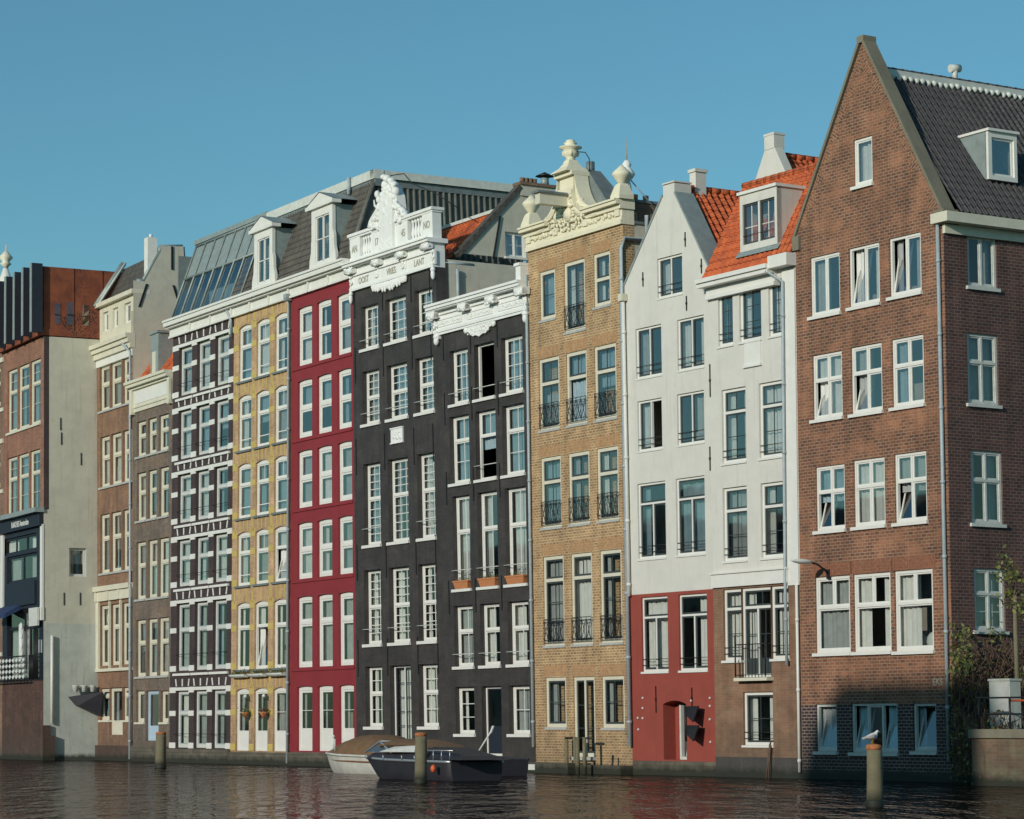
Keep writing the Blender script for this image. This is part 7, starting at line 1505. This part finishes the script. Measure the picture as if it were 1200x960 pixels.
mb = MB(F2_); mb.hexa([(2.6, 1.02, .84), (4.9, 1.05, .84), (4.9, .98, .84), (2.6, .95, .84), (3.3, .86, 1.0), (4.8, .92, 1.04), (4.8, .88, 1.04), (3.3, .82, 1.0)]); mb.build('side_curtain', 'offwhite', t)
mb = MB(F2_)
for x in (5.6, 6.1, 6.6, 7.1): mb.tube([(x, 1.05, .62), (x, 1.05, .90)], .018, 5)
mb.tube([(5.4, 1.05, .90), (7.2, 1.0, .90)], .018, 5); mb.build('stern_rail', 'rub', t)
mb = MB(F2_); mb.hexa([(5.5, 1.0, .62), (7.4, .9, .62), (7.4, -.9, .62), (5.5, -1, .62), (5.2, .7, .98), (7.1, .6, .74), (7.1, -.6, .74), (5.2, -.7, .98)]); mb.build('tonneau', 'hull_dark', t)
mb = MB(F2_); mb.ball((6.3, 1.16, .36), (.09, .09, .12), 10, 7); mb.build('fender', 'orange', t)
P = on_water(552, 908); F3_ = Loc(Vector((P.x, P.y, 0)), ang); t = thing('boat', F3_.w(1.5, 0, 0), 'low black open boat moored behind the motor boat by the lower black house', 'boat')
rg = build_boat(F3_, t, 2.7, 1.5, .56, .54, .3, 'hull_dark', 'hull_dark', None, stern=.9, n=16); mb = MB(F3_); mb.box(.8, 1.1, .5, -.5, .44, .53); mb.box(1.9, 2.2, .6, -.6, .44, .53); mb.build('thwart', 'hull_dark', t)
t = thing('oar', F3_.w(1.5, .5, .7), 'pale oar leaning up from the low black boat', 'oar'); mb = MB(F3_); mb.tube([(1.2, .5, .62), (1.9, .3, 1.45)], .03, 6); mb.hexa([(1.85, .33, 1.40), (1.95, .33, 1.40), (1.95, .29, 1.40), (1.85, .29, 1.40), (1.98, .30, 1.65), (2.1, .30, 1.65), (2.1, .26, 1.65), (1.98, .26, 1.65)]); mb.build('shaft', 'letter_white', t)
# ledge, ladder posts before the ochre house
H = HS['8']; W = H.W; t = thing('stone_ledge', H.w(1.5, .5, 0), 'low mossy stone ledge at the waterline below the ochre brick house', 'ledge')
mb = MB(H); mb.box(-.3, W * .58, .95, .0, -.4, .36); mb.box(W * .58, W, .5, 0, -.4, .30); mb.build('stones', 'stone', t); mb = MB(H); mb.box(.75, 1.55, .97, .95, .10, .30); mb.build('number_plate', 'letter_white', t)
t = thing('timber_mooring', H.w(W * .45, .5, 0), 'weathered timber mooring frame in front of the ochre house door', 'frame')
for k, (px_, yt, yb, d) in enumerate(((664, 864, 900, .35), (674, 864, 902, .6), (677, 864, 904, .9), (685, 864, 906, .9))): u = H.p(px_, 885, d)[0]; vt = H.vv(px_, yt, d); mb = MB(H); mb.tube([(u, d, -.4), (u, d, vt)], .07, 7); mb.build('post', 'wood', t)
ua, ub = H.p(663, 864, .6)[0], H.p(690, 864, .6)[0]; mb = MB(H); mb.tube([(ua, .6, H.vv(670, 865, .6)), (ub + .3, .6, H.vv(670, 865, .6))], .04, 6); mb.build('crossbar', 'black_iron', t)
u = H.p(718, 895, .3)[0]; t = thing('mooring_stake', H.w(u, .3, 0), 'thin dark stake leaning on the ledge right of the timber mooring frame', 'stake'); mb = MB(H); mb.tube([(u, .35, .0), (u + .03, .3, H.vv(718, 885, .3))], .04, 6); mb.build('stake', 'black_iron', t)
for nm in ('6', '7'):
    H = HS[nm]; 
# ================================================================== the quay behind the viewpoint: what the windows, water and shade see
rnd = random.Random(21); x = -175; i = 0
lab = ('broad brown brick warehouse', 'pale stone merchant house', 'red brick gabled house', 'grey rendered house', 'dark brick office block')
while x < 130:
    w_ = rnd.uniform(8, 15); hgt = rnd.uniform(17.5, 20.5); y = -72
    if x < 22 < x + w_: w_ = 22 - x + .01
    if 21.9 <= x < 24: w_ = 7.2; hgt = 27.3  # unseen house made tall and narrow to shade the foot of the corner house
    F_ = Loc(Vector((x + w_, y, 0)), math.pi)     # faces the canal (+Y)
    t = thing('quay_house', Vector((x + w_ / 2, y - 5, 0)), lab[i % 5] + ' on the opposite quay, number %s from the west' % ('one two three four five six seven eight nine ten eleven twelve thirteen fourteen fifteen sixteen seventeen eighteen nineteen twenty twentyone twentytwo twentythree twentyfour twentyfive twentysix twentyseven twentyeight twentynine thirty thirtyone thirtytwo thirtythree thirtyfour thirtyfive'.split()[i]), 'house', 'houses on the opposite quay')
    mb = MB(F_); hs = []; nx = int(w_ / 2.4); fl = int((hgt - 3) / 3.1)
    for a in range(nx):
        for b2 in range(fl): u = (a + .5) * w_ / nx; hs.append((u - .5, 1.6 + b2 * 3.1, u + .5, 3.6 + b2 * 3.1))
    mb = wall_mesh(F_, [[(0, -1, ), (w_, -1), (w_, hgt - 3), (0, hgt - 3)]], hs, .2); mb.face([(0, 0, -1), (0, -11, -1), (0, -11, hgt - 3), (0, 0, hgt - 3)]); mb.face([(w_, 0, -1), (w_, -11, -1), (w_, -11, hgt - 3), (w_, 0, hgt - 3)]); mb.face([(0, -11, -1), (w_, -11, -1), (w_, -11, hgt - 3), (0, -11, hgt - 3)])
    mb.build('wall', ('far_brick', 'grey_plaster', 'br_h1', 'grey_plaster2', 'br_brown')[i % 5], t)
    mb = MB(F_); mb.sprism([(.3, hgt - 3), (-11, hgt - 3), (-7, hgt), (-3, hgt)], 0, w_); mb.build('roof', 'grey_tile', t)
    mb = MB(F_); mb.box(.1, w_ - .1, -.3, -.32, 0, hgt - 3.2); mb.build('window_glass', 'sash_dark', t)
    x += w_; i += 1
mb = MB(WF); mb.box(-200, 160, -90, -70.5, -3, 1.2); tag(mb.build('opposite_quay', 'stone'), 'stone quay on the opposite bank', kind='structure')

mb = MB(F2_)
for x in (1.9, 3.0, 4.2, 5.0): mb.tube([(x, 1.08, .60), (x, 1.10, .74)], .02, 5)
mb.tube([(.35, 0, .66), (.35, 0, .84)], .04, 6); mb.build('deck_cleats', 'rub', t_boat2)
for F_b, tb_, a, c in ((F2_, t_boat2, (.3, .05, .70), (-.9, -3.0, .75)), (F1_, t_boat1, (.25, 0, .9), (-1.4, -2.6, 1.0))):
    mb = MB(F_b); mb.tube([tuple(a[k] + (c[k] - a[k]) * q_ / 8 - (.35 * math.sin(math.pi * q_ / 8) if k == 2 else 0) for k in range(3)) for q_ in range(9)], .015, 5); mb.build('mooring_rope', 'twig', tb_)
